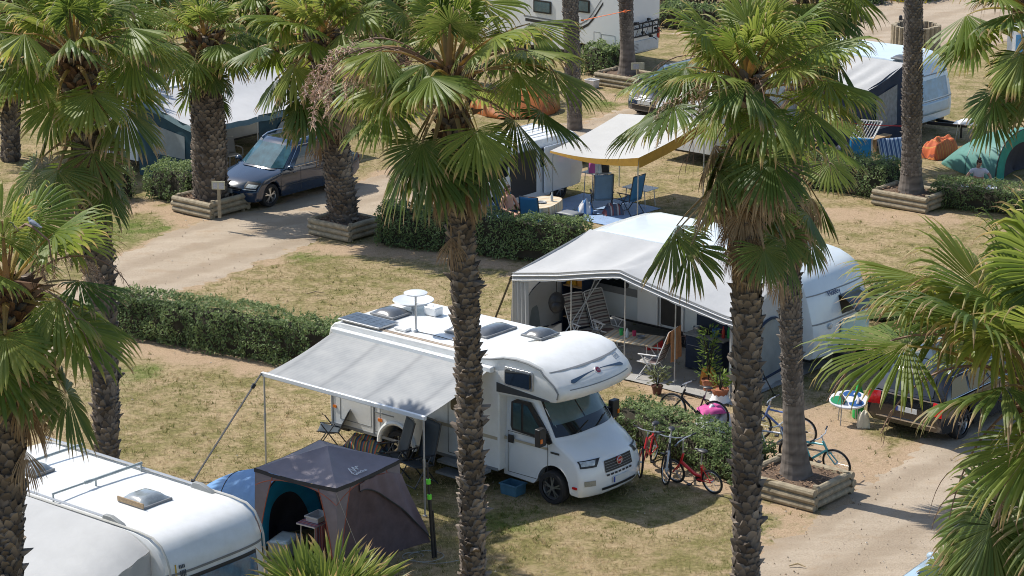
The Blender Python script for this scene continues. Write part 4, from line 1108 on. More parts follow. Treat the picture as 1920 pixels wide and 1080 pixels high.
mb = MB(); rect(mb, .9, 1.7, 1.65, 2.2, -.004, .035, .08); wf = obj("window", mb, M_trim, mh); mb = MB(); rect(mb, .94, 1.66, 1.69, 2.16, -.04, .008, .06); obj("pane", mb, M_glass, wf)
mb = MB(); rect(mb, 2.35, 3.2, 1.65, 2.2, -.004, .035, .08); wf = obj("window", mb, M_trim, mh); mb = MB(); rect(mb, 2.39, 3.16, 1.69, 2.16, -.04, .008, .06); obj("pane", mb, M_glass, wf)
mb = MB(); rect(mb, 3.3, 4.55, .40, .46, -.05, .25, 0); mb.box((3.65, -.22, .22), (.62, .34, .05)); obj("entrance_step", mb, M_trim, mh)
mb = MB(); rectx(mb, .25, .55, .75, 1.25, .0, .03, .04, -1); obj("tail_light", mb, M_redlens, mh); mb = MB(); rectx(mb, MW - .55, MW - .25, .75, 1.25, .0, .03, .04, -1); obj("tail_light", mb, M_redlens, mh)
mb = MB(); mb.box((2.3, MW / 2, .40), (4.4, 1.9, .16)); mb.box((.2, MW / 2, .38), (.3, 2.0, .18)); obj("underframe", mb, M_black, mh)
# cab
X = lambda d: FX + d
arcf = [(x, z) for x, z in arch(FX, .36, .44, 4, 176, 12)]
cab = [(4.68, 2.12, .92, 0, .02), (X(-.55), 2.14, .88, .02, .03), (X(-.42), 2.08, .88, .08, .02), (X(.22), 1.36, .985, .26, .02), (X(.34), 1.29, .985, .28, .03), (X(.62), 1.17, .975, .30, .05), (X(.80), 1.04, .965, .32, .05), (X(.865), .96, .965, .30, .03),
       (X(.905), .78, .985, .28, 0), (X(.945), .62, 1.0, .27, 0), (X(.955), .45, 1.0, .27, 0), (X(.93), .32, .99, .27, 0), (X(.86), .25, .98, .24, 0), (X(.50), .27, 1.0, .04, 0)]
cab += [(x, z, 1.0, 0, 0) for x, z in arcf] + [(X(-.52), .30, 1.0, 0, 0), (4.68, .34, 1.0, 0, 0)]
CB = Loft(cab, cy=MW / 2, pw=3.0, inset=.05)
mb = MB(); CB.build(mb); cabo = obj("cab", mb, M_white2, mh, smooth=True, angle=40)
mb = MB(); CB.patch(mb, 2.06, 2.97, -.93, .93, 8, 24, .006); ws = obj("windscreen", mb, M_glass, cabo, smooth=True)
M_blind = mat("silvered_blind", (.075, .125, .13), .12, var=.25, scale=1.8, spec=.7, coat=.5)
mb = MB(); CB.patch(mb, 2.10, 2.68, -.88, -.02, 6, 10, .010); CB.patch(mb, 2.10, 2.68, .02, .88, 6, 10, .010); obj("blind", mb, M_blind, ws, smooth=True)
mb = MB()
for s in (-.5, .15):
    a, b = CB.pt(2.97, s) + Vector((.03, 0, .03)), CB.pt(2.8, s + .48) + Vector((.03, 0, .03)); mb.bar(a, b, .018, .015)
obj("wiper", mb, M_black, ws)
for sgn in (-1, 1):                                   # headlights wrap the corners
    mb = MB(); s_a, s_b = (.50, .955)
    CB.patch(mb, 6.25, 7.55, sgn * s_a, sgn * s_b, 5, 8, .012, sgn * (s_a + .14), sgn * .955); hl = obj("headlight", mb, M_black, cabo, smooth=True)
    mb = MB(); CB.patch(mb, 6.5, 7.3, sgn * .62, sgn * .93, 4, 6, .02, sgn * .68, sgn * .93); obj("lens", mb, M_lens, hl, smooth=True)
    mb = MB(); CB.patch(mb, 9.1, 9.75, sgn * .70, sgn * .92, 3, 6, .012); obj("fog_lamp", mb, mat("fog_recess", (.30, .29, .24), .3, var=.3, scale=10), cabo, smooth=True)
    mb = MB(); y = MW / 2 + sgn * 1.002
    mb.prism([(X(-.42), 1.30), (X(-1.06), 1.33), (X(-1.10), 1.42), (X(-1.08), 1.93), (X(-.98), 1.99), (X(-.62), 1.99), (X(-.1), 1.40), (X(-.02), 1.27), (X(-.10), 1.22)], *sorted((y - sgn * .06, y + sgn * .004))); sw = obj("side_window", mb, M_black, cabo)
    mb = MB(); mb.prism([(X(-1.03), 1.38), (X(-1.03), 1.92), (X(-.82), 1.94), (X(-.82), 1.37)], *sorted((y, y + sgn * .010))); mb.prism([(X(-.76), 1.37), (X(-.76), 1.93), (X(-.66), 1.92), (X(-.22), 1.36)], *sorted((y, y + sgn * .010))); obj("pane", mb, mat("teal_side_glass", (.035, .075, .08), .1, var=.4, scale=3, spec=.8, coat=.4), sw)
    mb = MB(); ym = y + sgn * .20
    mb.box((X(-.16), ym, 1.42), (.14, .22, .38)); mb.box((X(-.16), ym - sgn * .16, 1.30), (.06, .14, .05)); mb.box((X(-.16), ym - sgn * .16, 1.48), (.06, .14, .05)); mr = obj("wing_mirror", mb, M_black, cabo, bevel=.04)
    mb = MB(); mb.box((X(-.085), ym + sgn * .06, 1.36), (.02, .06, .09)); obj("indicator", mb, M_amber, mr)
    mb = MB(); f = sgn
    outline(mb, X(-1.17), X(-.13), .42, 1.30, y + sgn * .0, .010, .003, sgn); obj("cab_door", mb, M_seam, cabo)
    mb = MB(); mb.box((X(-1.08), y + sgn * .012, 1.14), (.13, .03, .17)); obj("door_handle", mb, M_black, cabo, bevel=.01)
mb = MB(); yb = MW / 2 - 1.004
rect(mb, 2.6, 4.68, 1.10, 1.17, -.002, .004); rect(mb, 4.70, X(-1.19), 1.10, 1.17, yb, .004); rect(mb, X(-1.0), X(-.14), 1.10, 1.15, yb, .004); obj("beige_stripe", mb, mat("beige_decal", (.42, .37, .28), .4, var=.08), mh)
mb = MB(); rect(mb, X(-.06), X(.16), 1.05, 1.09, yb + .004, .006); obj("lettering", mb, M_seam, cabo)
mb = MB(); CB.patch(mb, 7.1, 8.5, -.44, .44, 6, 16, .008); gr = obj("grille", mb, M_black, cabo, smooth=True)
mb = MB()
for t in (7.3, 7.6, 7.9, 8.2): CB.patch(mb, t, t + .06, -.43, .43, 1, 16, .016)
obj("grille_bar", mb, M_trim, gr)
mb = MB(); p = CB.pt(7.55, 0); mb.lathe([(.082, -.01), (.082, .03), (.06, .04), (.001, .042)], (p.x, p.y, p.z), 'X', 24); em = obj("round_badge", mb, mat("badge_red", (.42, .035, .03), .3, var=.1), gr, smooth=True)
mb = MB(); mb.ring((p.x + .032, p.y, p.z), .082, .010, 'X', 24, 6); obj("badge_ring", mb, M_chrome, em)
text("lettering", "FIAT", .055, M_white2, em, p + Vector((.045, 0, 0)), (R(90), 0, R(90)))
mb = MB()
for k in range(7): CB.patch(mb, 8.75, 8.98, -.42 + k * .12, -.42 + k * .12 + .085, 1, 2, .006)
obj("bumper_slot", mb, M_black, cabo)
p = CB.pt(9.6, 0)
mb = MB(); mb.box((p.x + .012, p.y, p.z), (.018, .52, .115)); pl = obj("number_plate", mb, M_plate, cabo); mb = MB(); mb.box((p.x + .023, p.y - .235, p.z), (.006, .048, .113)); obj("blue_strip", mb, M_bluestrip, pl)
mb = MB(); CB.patch(mb, 10.3, 10.75, -.55, .55, 2, 12, .006); obj("lower_grille", mb, M_black, cabo)
mb = MB(); rect(mb, X(.5), X(.62), .42, .47, yb + .01, .02, .015); obj("side_marker", mb, M_redlens, cabo)
M_rimdark = mat("two_tone_rim", (.42, .43, .44), .3, metal=.9, var=.1)
for y, sd in ((MW / 2 - .94, -1), (MW / 2 + .94, 1)):
    wheel(mh, FX, y, .345, .23, sd, 5, M_rimdark); wheel(mh, RXW, MW / 2 + sd * 1.02, .345, .23, sd, 5, M_rimdark)
mb = MB(); mb.box((FX, MW / 2, .42), (1.0, 1.5, .5)); obj("wheel_well", mb, M_black, mh)

# ================================================================ CARAVANS
def caravan(root, L, W, top=2.55, front=.75, nose=1.9, bodym=None, back=.3, z0=.42, lean=0):
    """x runs to the end that shows; returns the loft"""
    pr = [(0.02, z0), (0, z0 + .4), (.04, top - .75), (back * .5, top - .25), (back, top - .08), (back + .4, top), (L - front - .35, top + .02), (L - front, top - .03), (L - front * .62, top - .14), (L - front * .36, top - .34), (L - front * .2 - lean * .1, nose), (L - .03, 1.15), (L, .85), (L - .03, z0 + .05), (L - .1, z0)]
    LF = Loft([(x, z, W / 2, (.10 if x > L - .9 else 0), (.035 if z > top - .2 else 0)) for x, z in pr], cy=W / 2, pw=4, inset=.07)
    mb = MB(); LF.build(mb)
    b = obj("body", mb, bodym or M_white, root, smooth=True, angle=42)
    mb = MB(); mb.box((L * .5, W / 2, z0 - .06), (L - .5, W - .4, .12)); obj("underframe", mb, M_black, root)
    for y, sd in ((.16, -1), (W - .16, 1)): wheel(root, L * .46, y, .32, .2, sd, 6)
    return LF

# ---- the caravan at the lower left, with a grey awning along its side
t = at(335, 1040, 2.45); L1 = 6.2; W1 = 2.3
c1 = thing("caravan", "white caravan at the lower left with two roof hatches and grey roof bars", "caravan", (t.x - L1 * UX.x - .28 * UX.x + .10 * VX.x, t.y - L1 * UX.y - .28 * UX.y + .10 * VX.y, 0), YA)
LF1 = caravan(c1, L1, W1, 2.52, .50, 2.02)
mb = MB(); LF1.patch(mb, 10.25, 11.6, -.66, .80, 8, 20, .006, -.70, .84); fw_ = obj("window", mb, M_seam, c1, smooth=True)
mb = MB(); LF1.patch(mb, 10.32, 11.5, -.63, .77, 8, 20, .02, -.67, .81); obj("pane", mb, mat("blue_reflecting_pane", (.05, .17, .31), .12, var=.35, scale=6, spec=.8, coat=.5), fw_, smooth=True)
mb = MB(); LF1.patch(mb, 10.12, 10.17, -.985, .985, 1, 24, .006); obj("trim_line", mb, M_trim, c1)
mb = MB()
for y in (.045, W1 - .045): mb.tube([(.4, y, 2.46), (1, y, 2.515), (L1 - .85, y, 2.535), (L1 - .5, y, 2.50), (L1 - .30, y, 2.39), (L1 - .17, y, 2.19), (L1 - .11, y, 2.02), (L1 - .04, y, 1.2)], .022, 6)
obj("roof_edge_rail", mb, mat("rail_grey", (.50, .49, .45), .5, var=.1), c1, smooth=True)
mb = MB()                                            # emblem: yellow bolt and a dark hatched block
def on1(t_, s_): return LF1.pt(t_, s_) + Vector((.012, 0, .008))
mb.add([on1(9.80, -.83), on1(9.80, -.805), on1(10.35, -.815), on1(10.6, -.84), on1(10.35, -.835)], [(0, 1, 2, 3, 4)]); obj("yellow_mark", mb, mat("mark_yellow", (.55, .36, .03), .5, var=.1), c1)
mb = MB()
for k in range(4):
    for j in range(3): mb.quad(on1(9.93 + j * .17, -.77 + k * .028 + j * .012), on1(9.93 + j * .17, -.75 + k * .028 + j * .012), on1(10.06 + j * .17, -.745 + k * .028 + j * .012), on1(10.06 + j * .17, -.765 + k * .028 + j * .012))
for k in range(4): mb.quad(on1(10.50, -.73 + k * .028), on1(10.50, -.712 + k * .028), on1(10.60, -.712 + k * .028), on1(10.60, -.73 + k * .028))
obj("lettering", mb, mat("mark_dark", (.05, .07, .10), .5, var=0), c1)
q = local(c1, at(272, 932, 2.6)); h1 = hatch(c1, q.x, q.y, .62, .62, 2.53, .12, M_domel)
mb = MB(); mb.box((q.x, q.y - .34, 2.60), (.66, .02, .09)); obj("flyscreen", mb, mat("tan_flyscreen", (.34, .24, .14), .7, var=.4, scale=30), h1)
q = local(c1, at(66, 877, 2.6)); hatch(c1, q.x, q.y, .45, .45, 2.53, .11, M_domel)
for (u0, v0, u1, v1) in ((88, 928, 248, 872), (60, 865, 125, 838)):
    a, b = local(c1, at(u0, v0, 2.68)), local(c1, at(u1, v1, 2.68)); xm = (a.x + b.x) / 2; mb = MB()
    mb.tube([(xm, .10, 2.66), (xm, .9, 2.66)], .02, 6); mb.tube([(xm, .9, 2.66), (xm, W1 - .10, 2.66)], .028, 6); mb.tube([(xm, .85, 2.66), (xm, 1.0, 2.66)], .034, 6)
    for y in (.12, 1.1, W1 - .12): mb.tube([(xm, y, 2.5), (xm, y, 2.66)], .018, 6)
    obj("roof_bar", mb, mat("roof_bar_grey", (.33, .37, .37), .5, var=.15), c1)
for y in (.10, W1 - .10):
    mb = MB(); x1 = L1 - 1.25; mb.tube([(.3, y, 2.57), (x1 - .5, y, 2.57)], .022, 6); obj("luggage_rail", mb, M_alu, c1)
    mb = MB(); mb.prism([(x1 - .55, 2.50), (x1 - .5, 2.62), (x1 - .32, 2.63), (x1 - .05, 2.55), (x1 + .02, 2.49)], y - .045, y + .045); obj("rail_end", mb, mat("rail_end_grey", (.27, .28, .275), .5, var=.1), c1, bevel=.012)
mb = MB(); mb.box((1.35, .35, 2.575), (.09, .06, .12)); mb.box((1.25, .35, 2.64), (.05, .05, .05)); obj("roof_bracket", mb, M_black, c1, bevel=.01)
aw1 = thing("caravan_awning", "grey awning roof hooked to the side of the lower left caravan", "awning", tuple(c1.location), YA)
def roof1(a, b):
    x = .1 + (L1 - .62 + .35 * b) * a
    z = 2.53 + (2.0 - 2.53) * b - .05 * math.sin(PI * b)
    if a > .82: q = (a - .82) / .18; z -= (.24 * q ** 2.6) * (1 - b * .75) + .012 * math.sin(b * 40) * q
    return (x, -.02 - 2.5 * b, z)
mb = MB(); mb.grid(roof1, 40, 24); obj("awning_roof", mb, M_greyfab, aw1, smooth=True)
mb = MB()
def wall1(a, b):
    p0 = Vector(roof1(1, a)); return (p0.x + .10 * b + .02 * math.sin(a * 38), p0.y, p0.z * (1 - b) + .02 * b)
mb.grid(wall1, 30, 10); mb.grid(lambda a, b: (roof1(a, 1)[0], roof1(a, 1)[1] - .05 * b, roof1(a, 1)[2] * (1 - b) + .02 * b), 20, 6); obj("awning_wall", mb, M_greyfab, aw1, smooth=True)

# ---- the caravan with the open front awning
k2 = at(1530, 712); L2 = 7.0; W2 = 2.42
o2 = k2 - UX * L2
c2 = thing("caravan", "white caravan with a propped open end window behind the open grey awning", "caravan", tuple(o2), YA)
LF2 = caravan(c2, L2, W2, 2.55, 1.0, 1.75, mat("pale_caravan", (.66, .72, .745), .25, var=.06, scale=1.2, coat=.4))
mb = MB(); LF2.patch(mb, 9.62, 9.68, -.985, .985, 1, 24, .006); LF2.patch(mb, 10.78, 10.84, -.985, .985, 1, 24, .006); obj("seam_line", mb, M_trim, c2)
mb = MB(); LF2.patch(mb, 10.02, 10.72, -.06, .74, 5, 10, .008); wf = obj("window", mb, M_black, c2, smooth=True)
mb = MB(); a0 = LF2.pt(10.02, -.04) + Vector((.02, 0, .02)); a1 = LF2.pt(10.02, .72) + Vector((.02, 0, .02)); dn = Vector((.50, 0, -.33))
mb.grid(lambda a, b: tuple(a0.lerp(a1, b) + dn * a + Vector((0, 0, .05 * math.sin(PI * a)))), 6, 6); obj("pane", mb, mat("smoked_acrylic", (.06, .07, .075), .15, var=.2, spec=.6, coat=.3), wf, smooth=True, solid=.012)
mb = MB(); mb.tube([LF2.pt(10.7, 0.1) + Vector((.01, 0, 0)), a0.lerp(a1, .2) + dn * .95], .008, 5); obj("window_stay", mb, M_alu, wf)
mb = MB(); LF2.patch(mb, 10.95, 12.6, -.18, .80, 10, 16, .05); gl = obj("gas_locker_lid", mb, mat("pale_mint_locker", (.44, .66, .64), .3, var=.12, scale=1.5, coat=.3), c2, smooth=True, solid=.05)
mb = MB(); mb.tube([LF2.pt(10.95 + .165 * i, -.20 + .03 * math.sin(i)) + Vector((.02, 0, 0)) for i in range(11)], .012, 5); obj("seal", mb, M_black, gl)
mb = MB()
for s_ in (-.52,): p = LF2.pt(11.0, s_); mb.ball((p.x + .01, p.y, p.z), (.02, .10, .07), 12, 8)
p = LF2.pt(12.4, -.5); mb.ball((p.x + .01, p.y, p.z), (.02, .09, .06), 12, 8); obj("marker_lamp", mb, M_lens, c2, smooth=True)
p = LF2.pt(9.8, -.22); text("lettering", "Hobby", .19, mat("logo_dark_blue", (.03, .05, .13), .4, var=0), c2, p + Vector((.035, 0, .03)), (R(52), 0, R(90)), .004)
for x_ in (.6, 5.2): mb = MB(); rect(mb, x_, x_ + .95, 1.2, 1.75, -.004, .03, .08); obj("window", mb, M_glass, c2)
mb = MB(); rect(mb, 2.55, 3.15, .5, 2.2, -.002, .03, .05); dd = obj("door_opening", mb, M_black, c2)
mb = MB(); rect(mb, 2.48, 2.55, .45, 2.25, -.002, .04); rect(mb, 3.15, 3.22, .45, 2.25, -.002, .04); rect(mb, 2.55, 3.15, 2.2, 2.26, -.002, .04); obj("door_frame", mb, M_white2, dd)
mb = MB(); mb.box((2.2, -.10, 1.35), (.62, .04, 1.75)); obj("door", mb, M_white2, c2, bevel=.02)
for xa, xb in ((3.3, 6.6), (.2, 1.9)): mb = MB(); rect(mb, xa, xb, 1.02, 1.22, -.002, .005); obj("side_stripe", mb, M_trim, c2)
mb = MB(); mb.bar((L2 - .1, W2 / 2 - .35, .40), (L2 + 1.2, W2 / 2, .42), .08, .1); mb.bar((L2 - .1, W2 / 2 + .35, .40), (L2 + 1.2, W2 / 2, .42), .08, .1); mb.tube([(L2 + 1.0, W2 / 2, 0), (L2 + 1.0, W2 / 2, .6)], .035, 8); obj("drawbar", mb, M_black, c2)
# awning of that caravan
aw2 = thing("caravan_awning", "light grey open front awning with a raised middle, furnished with chairs and a table", "awning", tuple(o2), YA)
f2 = at(1262, 722); D2 = local(aw2, f2).y
def eav(u, v): return local(aw2, on_plane(u, v, f2, UX))
eA, eM, eM2, eB = eav(962, 512), eav(1128, 507), eav(1165, 507), eav(1362, 592)
eC = Vector((L2 - .55, D2, eB.z - .04))
EAVE = [eA, eA.lerp(eM, .5) + Vector((0, 0, -.03)), eM, eM2, eM2.lerp(eB, .5) + Vector((0, 0, -.03)), eB, eC]
ROOFX = [.35, 1.2, 2.3, 2.9, 4.2, 5.4, L2 - .75]
def eave_at(a):
    f = a * (len(EAVE) - 1); i = min(len(EAVE) - 2, int(f)); g = f - i
    return EAVE[i].lerp(EAVE[i + 1], g), ROOFX[i] + (ROOFX[i + 1] - ROOFX[i]) * g
def roof2(a, b):
    e, rx = eave_at(a); r_ = Vector((rx, -.01, 2.50))
    p = r_.lerp(e, b); p.z -= .10 * math.sin(PI * b) * (.7 + .3 * math.sin(a * 26)) ; p.z += .018 * math.sin(a * 34 + b * 2) * math.sin(PI * b) + .015 * noise.noise(Vector((a * 8, b * 3, 2)))
    return tuple(p)
mb = MB(); mb.grid(roof2, 84, 28); obj("awning_roof", mb, M_greyfab, aw2, smooth=True)
mb = MB(); mb.grid(lambda a, b: tuple(Vector(roof2(a, 1)) + Vector((0, -.015 - .03 * b, -.20 * b + .012 * math.sin(a * 90) * b))), 84, 3); obj("valance", mb, M_greyfab, aw2, smooth=True)
for dz, mm, hh in ((.012, M_trim, .026), (-.055, M_whitecloth, .035), (-.10, M_trim, .018), (-.165, M_whitecloth, .03)):
    mb = MB(); mb.tube([Vector(roof2(i / 60, 1)) + Vector((0, -.04, dz)) for i in range(61)], hh * .5, 5); obj("piping", mb, mm, aw2, smooth=True)
M_panel = mat("dim_grey_window_film", (.22, .25, .26), .4, var=.15, scale=3)
def side_wall(xe, top_e, xr, flip, nm):
    mb = MB()
    def fn(a, b):                                    # a: caravan -> front, b: top -> ground
        p = Vector((xr, -.02, 2.48)).lerp(top_e, a); x = p.x + (xe - p.x) * 0; z = p.z * (1 - b) + .01
        return (x + .03 * math.sin(a * 16) * b + .10 * b * flip, p.y, z)
    mb.grid(fn, 18, 14); w_ = obj(nm, mb, M_greyfab, aw2, smooth=True)
    mb = MB(); ap = []
    for i in range(13):
        th = PI * i / 12; a = .5 - .36 * math.cos(th); b = .62 - .34 * math.sin(th); ap.append(Vector(fn(a, b)) + Vector((.03 * flip, 0, 0)))
    ap = [Vector(fn(.14, .88)) + Vector((.03 * flip, 0, 0))] + ap + [Vector(fn(.86, .88)) + Vector((.03 * flip, 0, 0))]
    mb.poly([tuple(p) for p in ap]); obj("window_panel", mb, M_panel, w_)
    mb = MB(); mb.tube(ap + [ap[0]], .035, 6); obj("window_piping", mb, M_navy, w_, smooth=True)
    return w_
side_wall(L2 - .55, eC, L2 - .75, 1, "side_wall")
w_l = side_wall(.2, eA, .35, -1, "side_wall")
mb = MB(); mb.grid(lambda a, b: (eA.x + .05 + .42 * a + .05 * b, eA.y + .03 * math.sin(a * 22), (eA.z - .02) * (1 - b) + .02), 16, 8); obj("front_curtain", mb, M_greyfab, aw2, smooth=True)
mb = MB(); mb.grid(lambda a, b: (eB.x + .1 + (eC.x - eB.x - .1) * a, eC.y + .02 * math.sin(a * 20), (eB.z - .05) * (1 - b) + .02), 12, 8); obj("front_panel", mb, M_greyfab, aw2, smooth=True)
for u_, v_ in ((1262, 722), (1168, 692), (1068, 640)):
    g = local(aw2, on_plane(u_, v_, f2, UX)); mb = MB(); a = min(range(61), key=lambda i: abs(roof2(i / 60, 1)[0] - g.x)); e = Vector(roof2(a / 60, 1))
    mb.tube([(g.x, D2 + .05, 0), (g.x, D2 + .05, e.z - .02)], .016, 8); mb.tube([(g.x, D2 + .05, e.z * .45), (g.x, D2 + .05, e.z * .52)], .021, 8); obj("pole", mb, M_alu, aw2, smooth=True)
mb = MB(); mb.tube([eA + Vector((0, 0, -.03)), (eA.x, eA.y, 0)], .02, 8); mb.tube([(1.0, D2 + .1, 0), (1.5, -.2, 2.3)], .014, 6); mb.tube([(1.4, D2 + .1, 0), (1.1, -.2, 2.3)], .014, 6); obj("frame_pole", mb, M_alu, aw2, smooth=True)
mb = MB(); mb.grid(lambda a, b: (-.1 + (L2 - .3) * a, D2 - .38 + .05 * noise.noise(Vector((a * 12, 0, 0))) + (1.85 - D2 - .1) * b, .014 + .012 * noise.noise(Vector((a * 20, b * 9, 0)))), 40, 12)
tag(obj("groundsheet", mb, mat("dusty_grey_groundsheet", (.33, .32, .30), .85, var=.15, scale=2.5), None, smooth=True), "dusty grey groundsheet under the open grey awning, its pale edge on the lawn", "groundsheet")
gs = bpy.data.objects["groundsheet"]; gs.location = o2; gs.rotation_euler = (0, 0, YA)

# ---- far right caravan with a navy awning
k3 = at(1716, 262); L3 = 6.6; o3 = k3 - UX * L3
c3 = thing("caravan", "far white caravan with a pale blue end, behind the tall bare trunk", "caravan", tuple(o3), YA)
LF3 = caravan(c3, L3, 2.4, 2.55, .9, 1.8, mat("bluish_white_caravan", (.60, .70, .78), .3, var=.08, scale=1.2, coat=.3))
mb = MB(); LF3.patch(mb, 10.0, 10.95, -.75, .75, 5, 12, .008); wf = obj("window", mb, mat("sky_blue_window", (.10, .26, .46), .15, var=.35, scale=3, spec=.7, coat=.4), c3, smooth=True)
mb = MB(); LF3.patch(mb, 11.2, 12.4, -.75, .75, 5, 12, .03); obj("locker_lid", mb, mat("pale_blue_locker", (.40, .52, .62), .3, var=.08, coat=.3), c3, smooth=True, solid=.02)
mb = MB(); LF3.patch(mb, 9.62, 9.70, -.98, .98, 1, 20, .008); LF3.patch(mb, 11.02, 11.1, -.98, .98, 1, 20, .02); obj("seam_line", mb, M_trim, c3)
q = local(c3, at(1690, 107, 2.6)); hatch(c3, q.x, q.y, .45, .45, 2.55, .08, M_dome)
mb = MB(); mb.bar((L3 - .1, .9, .40), (L3 + 1.2, 1.2, .42), .08, .1); mb.bar((L3 - .1, 1.5, .40), (L3 + 1.2, 1.2, .42), .08, .1); mb.tube([(L3 + 1.0, 1.2, 0), (L3 + 1.0, 1.2, .6)], .035, 8); obj("drawbar", mb, M_black, c3)
aw3 = thing("caravan_awning", "navy walled awning with a grey roof and a window, behind the red washing line", "awning", tuple(o3), YA)
D3 = -2.6; xe = L3 - .5
mb = MB(); mb.grid(lambda a, b: (.3 + (xe - .25) * a, -.01 + D3 * b, 2.48 - .62 * b - .06 * math.sin(PI * b) + .03 * math.sin(a * 60 + b * 3) * math.sin(PI * b) * (1 if a > .7 else .3)), 60, 14); obj("awning_roof", mb, M_greyfab, aw3, smooth=True)
mb = MB(); mb.grid(lambda a, b: (xe + .06 * b + .02 * math.sin(a * 14), -.02 + D3 * a, (2.44 - .62 * a) * (1 - b) + .01), 14, 8); mb.grid(lambda a, b: (.3 + (xe - .3) * a, D3 - .05 * b, 1.83 * (1 - b) + .01), 20, 8); wl = obj("awning_wall", mb, M_navy, aw3, smooth=True)
mb = MB(); mb.quad((xe + .05, -.5, 1.85), (xe + .05, -1.75, 1.62), (xe + .085, -1.75, .55), (xe + .085, -.5, .55)); obj("window_panel", mb, mat("crumpled_film", (.17, .20, .23), .35, var=.35, scale=7, bump=.5, bscale=12), wl)
# ---- striped motorhome at the top
k4 = at(1165, 132); L4 = 7.2; W4 = 2.35; o4 = k4 - UX * L4
m4 = thing("motorhome", "white motorhome with curved black stripes and a bicycle rack on its end", "motorhome", tuple(o4), YA)
mb = MB(); mb.prism([(.4, .40), (0, .9), (.05, 1.5), (.5, 2.2), (1.1, 2.85), (L4 - .12, 2.92), (L4, 2.8), (L4 - .02, 1.0), (L4 - .04, .5), (L4 - .1, .44), (L4 - 1.35, .44)] + arch(L4 - 1.85, .36, .42, 10, 170, 8) + [(L4 - 2.4, .44), (1.8, .42)] + arch(1.25, .36, .42, 10, 170, 8), 0, W4); obj("body", mb, M_white2, m4, bevel=.05)
for x in (1.25, L4 - 1.85):
    for y, sd in ((.14, -1), (W4 - .14, 1)): wheel(m4, x, y, .34, .22, sd, 5)
mb = MB(); mb.box((L4 / 2, W4 / 2, .38), (L4 - 1.2, W4 - .5, .16)); obj("underframe", mb, M_black, m4)
def px4(u, v): return local(m4, on_plane(u, v, k4, UX))
for (u0, v0, u1, v1) in ((1001, 6, 1034, 27), (1082, 2, 1106, 25)):
    a, b = px4(u0, v0), px4(u1, v1); mb = MB(); rect(mb, a.x, b.x, b.z, b.z + .48, -.002, .035, .04); wf = obj("window", mb, M_black, m4); mb = MB(); rect(mb, a.x + .06, b.x - .06, b.z + .06, b.z + .42, -.04, .006, .03); obj("pane", mb, M_glassb, wf)
def ribbon(pts, w_, y=-.004):
    mb = MB(); pts = [px4(u, v) for u, v in pts]
    for i in range(len(pts) - 1):
        a, b = pts[i], pts[i + 1]; mb.quad((a.x, y, a.z - w_), (b.x, y, b.z - w_), (b.x, y, b.z + w_), (a.x, y, a.z + w_))
    return mb
crv = [(985, 36), (1020, 42), (1060, 49), (1080, 53), (1092, 52), (1103, 46), (1112, 36), (1122, 20), (1131, 6)]
mb = ribbon(crv, .055); obj("black_stripe", mb, M_black, m4); mb = ribbon([(u - 3, v - 7) for u, v in crv], .03); obj("black_stripe", mb, M_trim, m4)
mb = MB(); outline(mb, L4 - .95, L4 - .3, .55, 1.25, -.001, .014); outline(mb, L4 - 1.3, L4 - 1.0, .55, 1.3, -.001, .012); obj("locker_flap", mb, M_trim, m4)
mb = MB()
for z in (1.15, 1.45, 1.62): mb.tube([(L4 + .12, .35, z), (L4 + .12, W4 - .25, z)], .03, 6)
for y in (.5, 1.1, 1.7, 2.05):
    mb.tube([(L4, y, 1.1), (L4 + .13, y, 1.15), (L4 + .13, y, 1.62), (L4 + .35, y + .05, 1.75), (L4 + .38, y + .1, 1.5)], .022, 6)
    mb.tube([(L4 + .12, y - .2, 1.2), (L4 + .4, y - .2, 1.25), (L4 + .45, y - .1, 1.5), (L4 + .15, y, 1.6)], .012, 6)
rk = obj("bike_rack", mb, M_black, m4, smooth=True)
for y, z in ((.55, 1.7), (1.0, 1.3), (1.35, 1.75), (1.8, 1.35), (1.5, 1.1)): mb = MB(); mb.box((L4 + .22, y, z), (.10, .10, .08)); mb.tube([(L4 + .25, y, z), (L4 + .3, y + .25, z - .15)], .016, 6); obj("rack_clamp", mb, M_black, rk)
mb = MB(); rectx(mb, .08, .2, 1.0, 1.7, L4 - .01, .02); rectx(mb, W4 - .16, W4 - .04, .9, 1.3, L4 - .01, .03); obj("tail_light", mb, M_redlens, m4)
mb = MB(); rectx(mb, .1, W4 - .1, .55, .95, L4 - .04, .06, .05); obj("bumper", mb, mat("bumper_white", (.60, .61, .62), .4, var=.08), m4, bevel=.02)
mb = MB()
for k in range(5): rectx(mb, .35, 1.0, .62 + k * .05, .64 + k * .05, L4 + .02, .006)
obj("vent_grille", mb, M_trim, m4)
# ---- pale awnings at the top left
a5 = at(372, 352)
aw5 = thing("caravan_awning", "large pale grey awning with teal and blue walls beside the dark blue car", "awning", (a5.x, a5.y, 0), YA)
def roof5(a, b):                                     # a along the car, b towards the hidden caravan
    z = 1.80 + .68 * b - .07 * math.sin(PI * b) - .05 * math.sin(PI * a) * (1 - b)
    return (-2.6 * b, 6.2 * a, z + .012 * math.sin(a * 50 + b * 4) + .03 * noise.noise(Vector((a * 5, b * 3, 0))))
mb = MB(); mb.grid(roof5, 40, 14); obj("awning_roof", mb, mat("pale_grey_awning", (.56, .56, .56), .75, var=.05, scale=2, bump=.2, bscale=8, trans=.1), aw5, smooth=True)
mb = MB(); mb.grid(lambda a, b: tuple(Vector(roof5(a, 0)) + Vector((.04 * b, 0, -.16 * b))), 40, 2); mb.grid(lambda a, b: tuple(Vector(roof5(0, a)) + Vector((0, -.04 * b, -.16 * b))), 14, 2); obj("valance", mb, mat("teal_grey_trim", (.13, .20, .22), .7, var=.1), aw5, smooth=True)
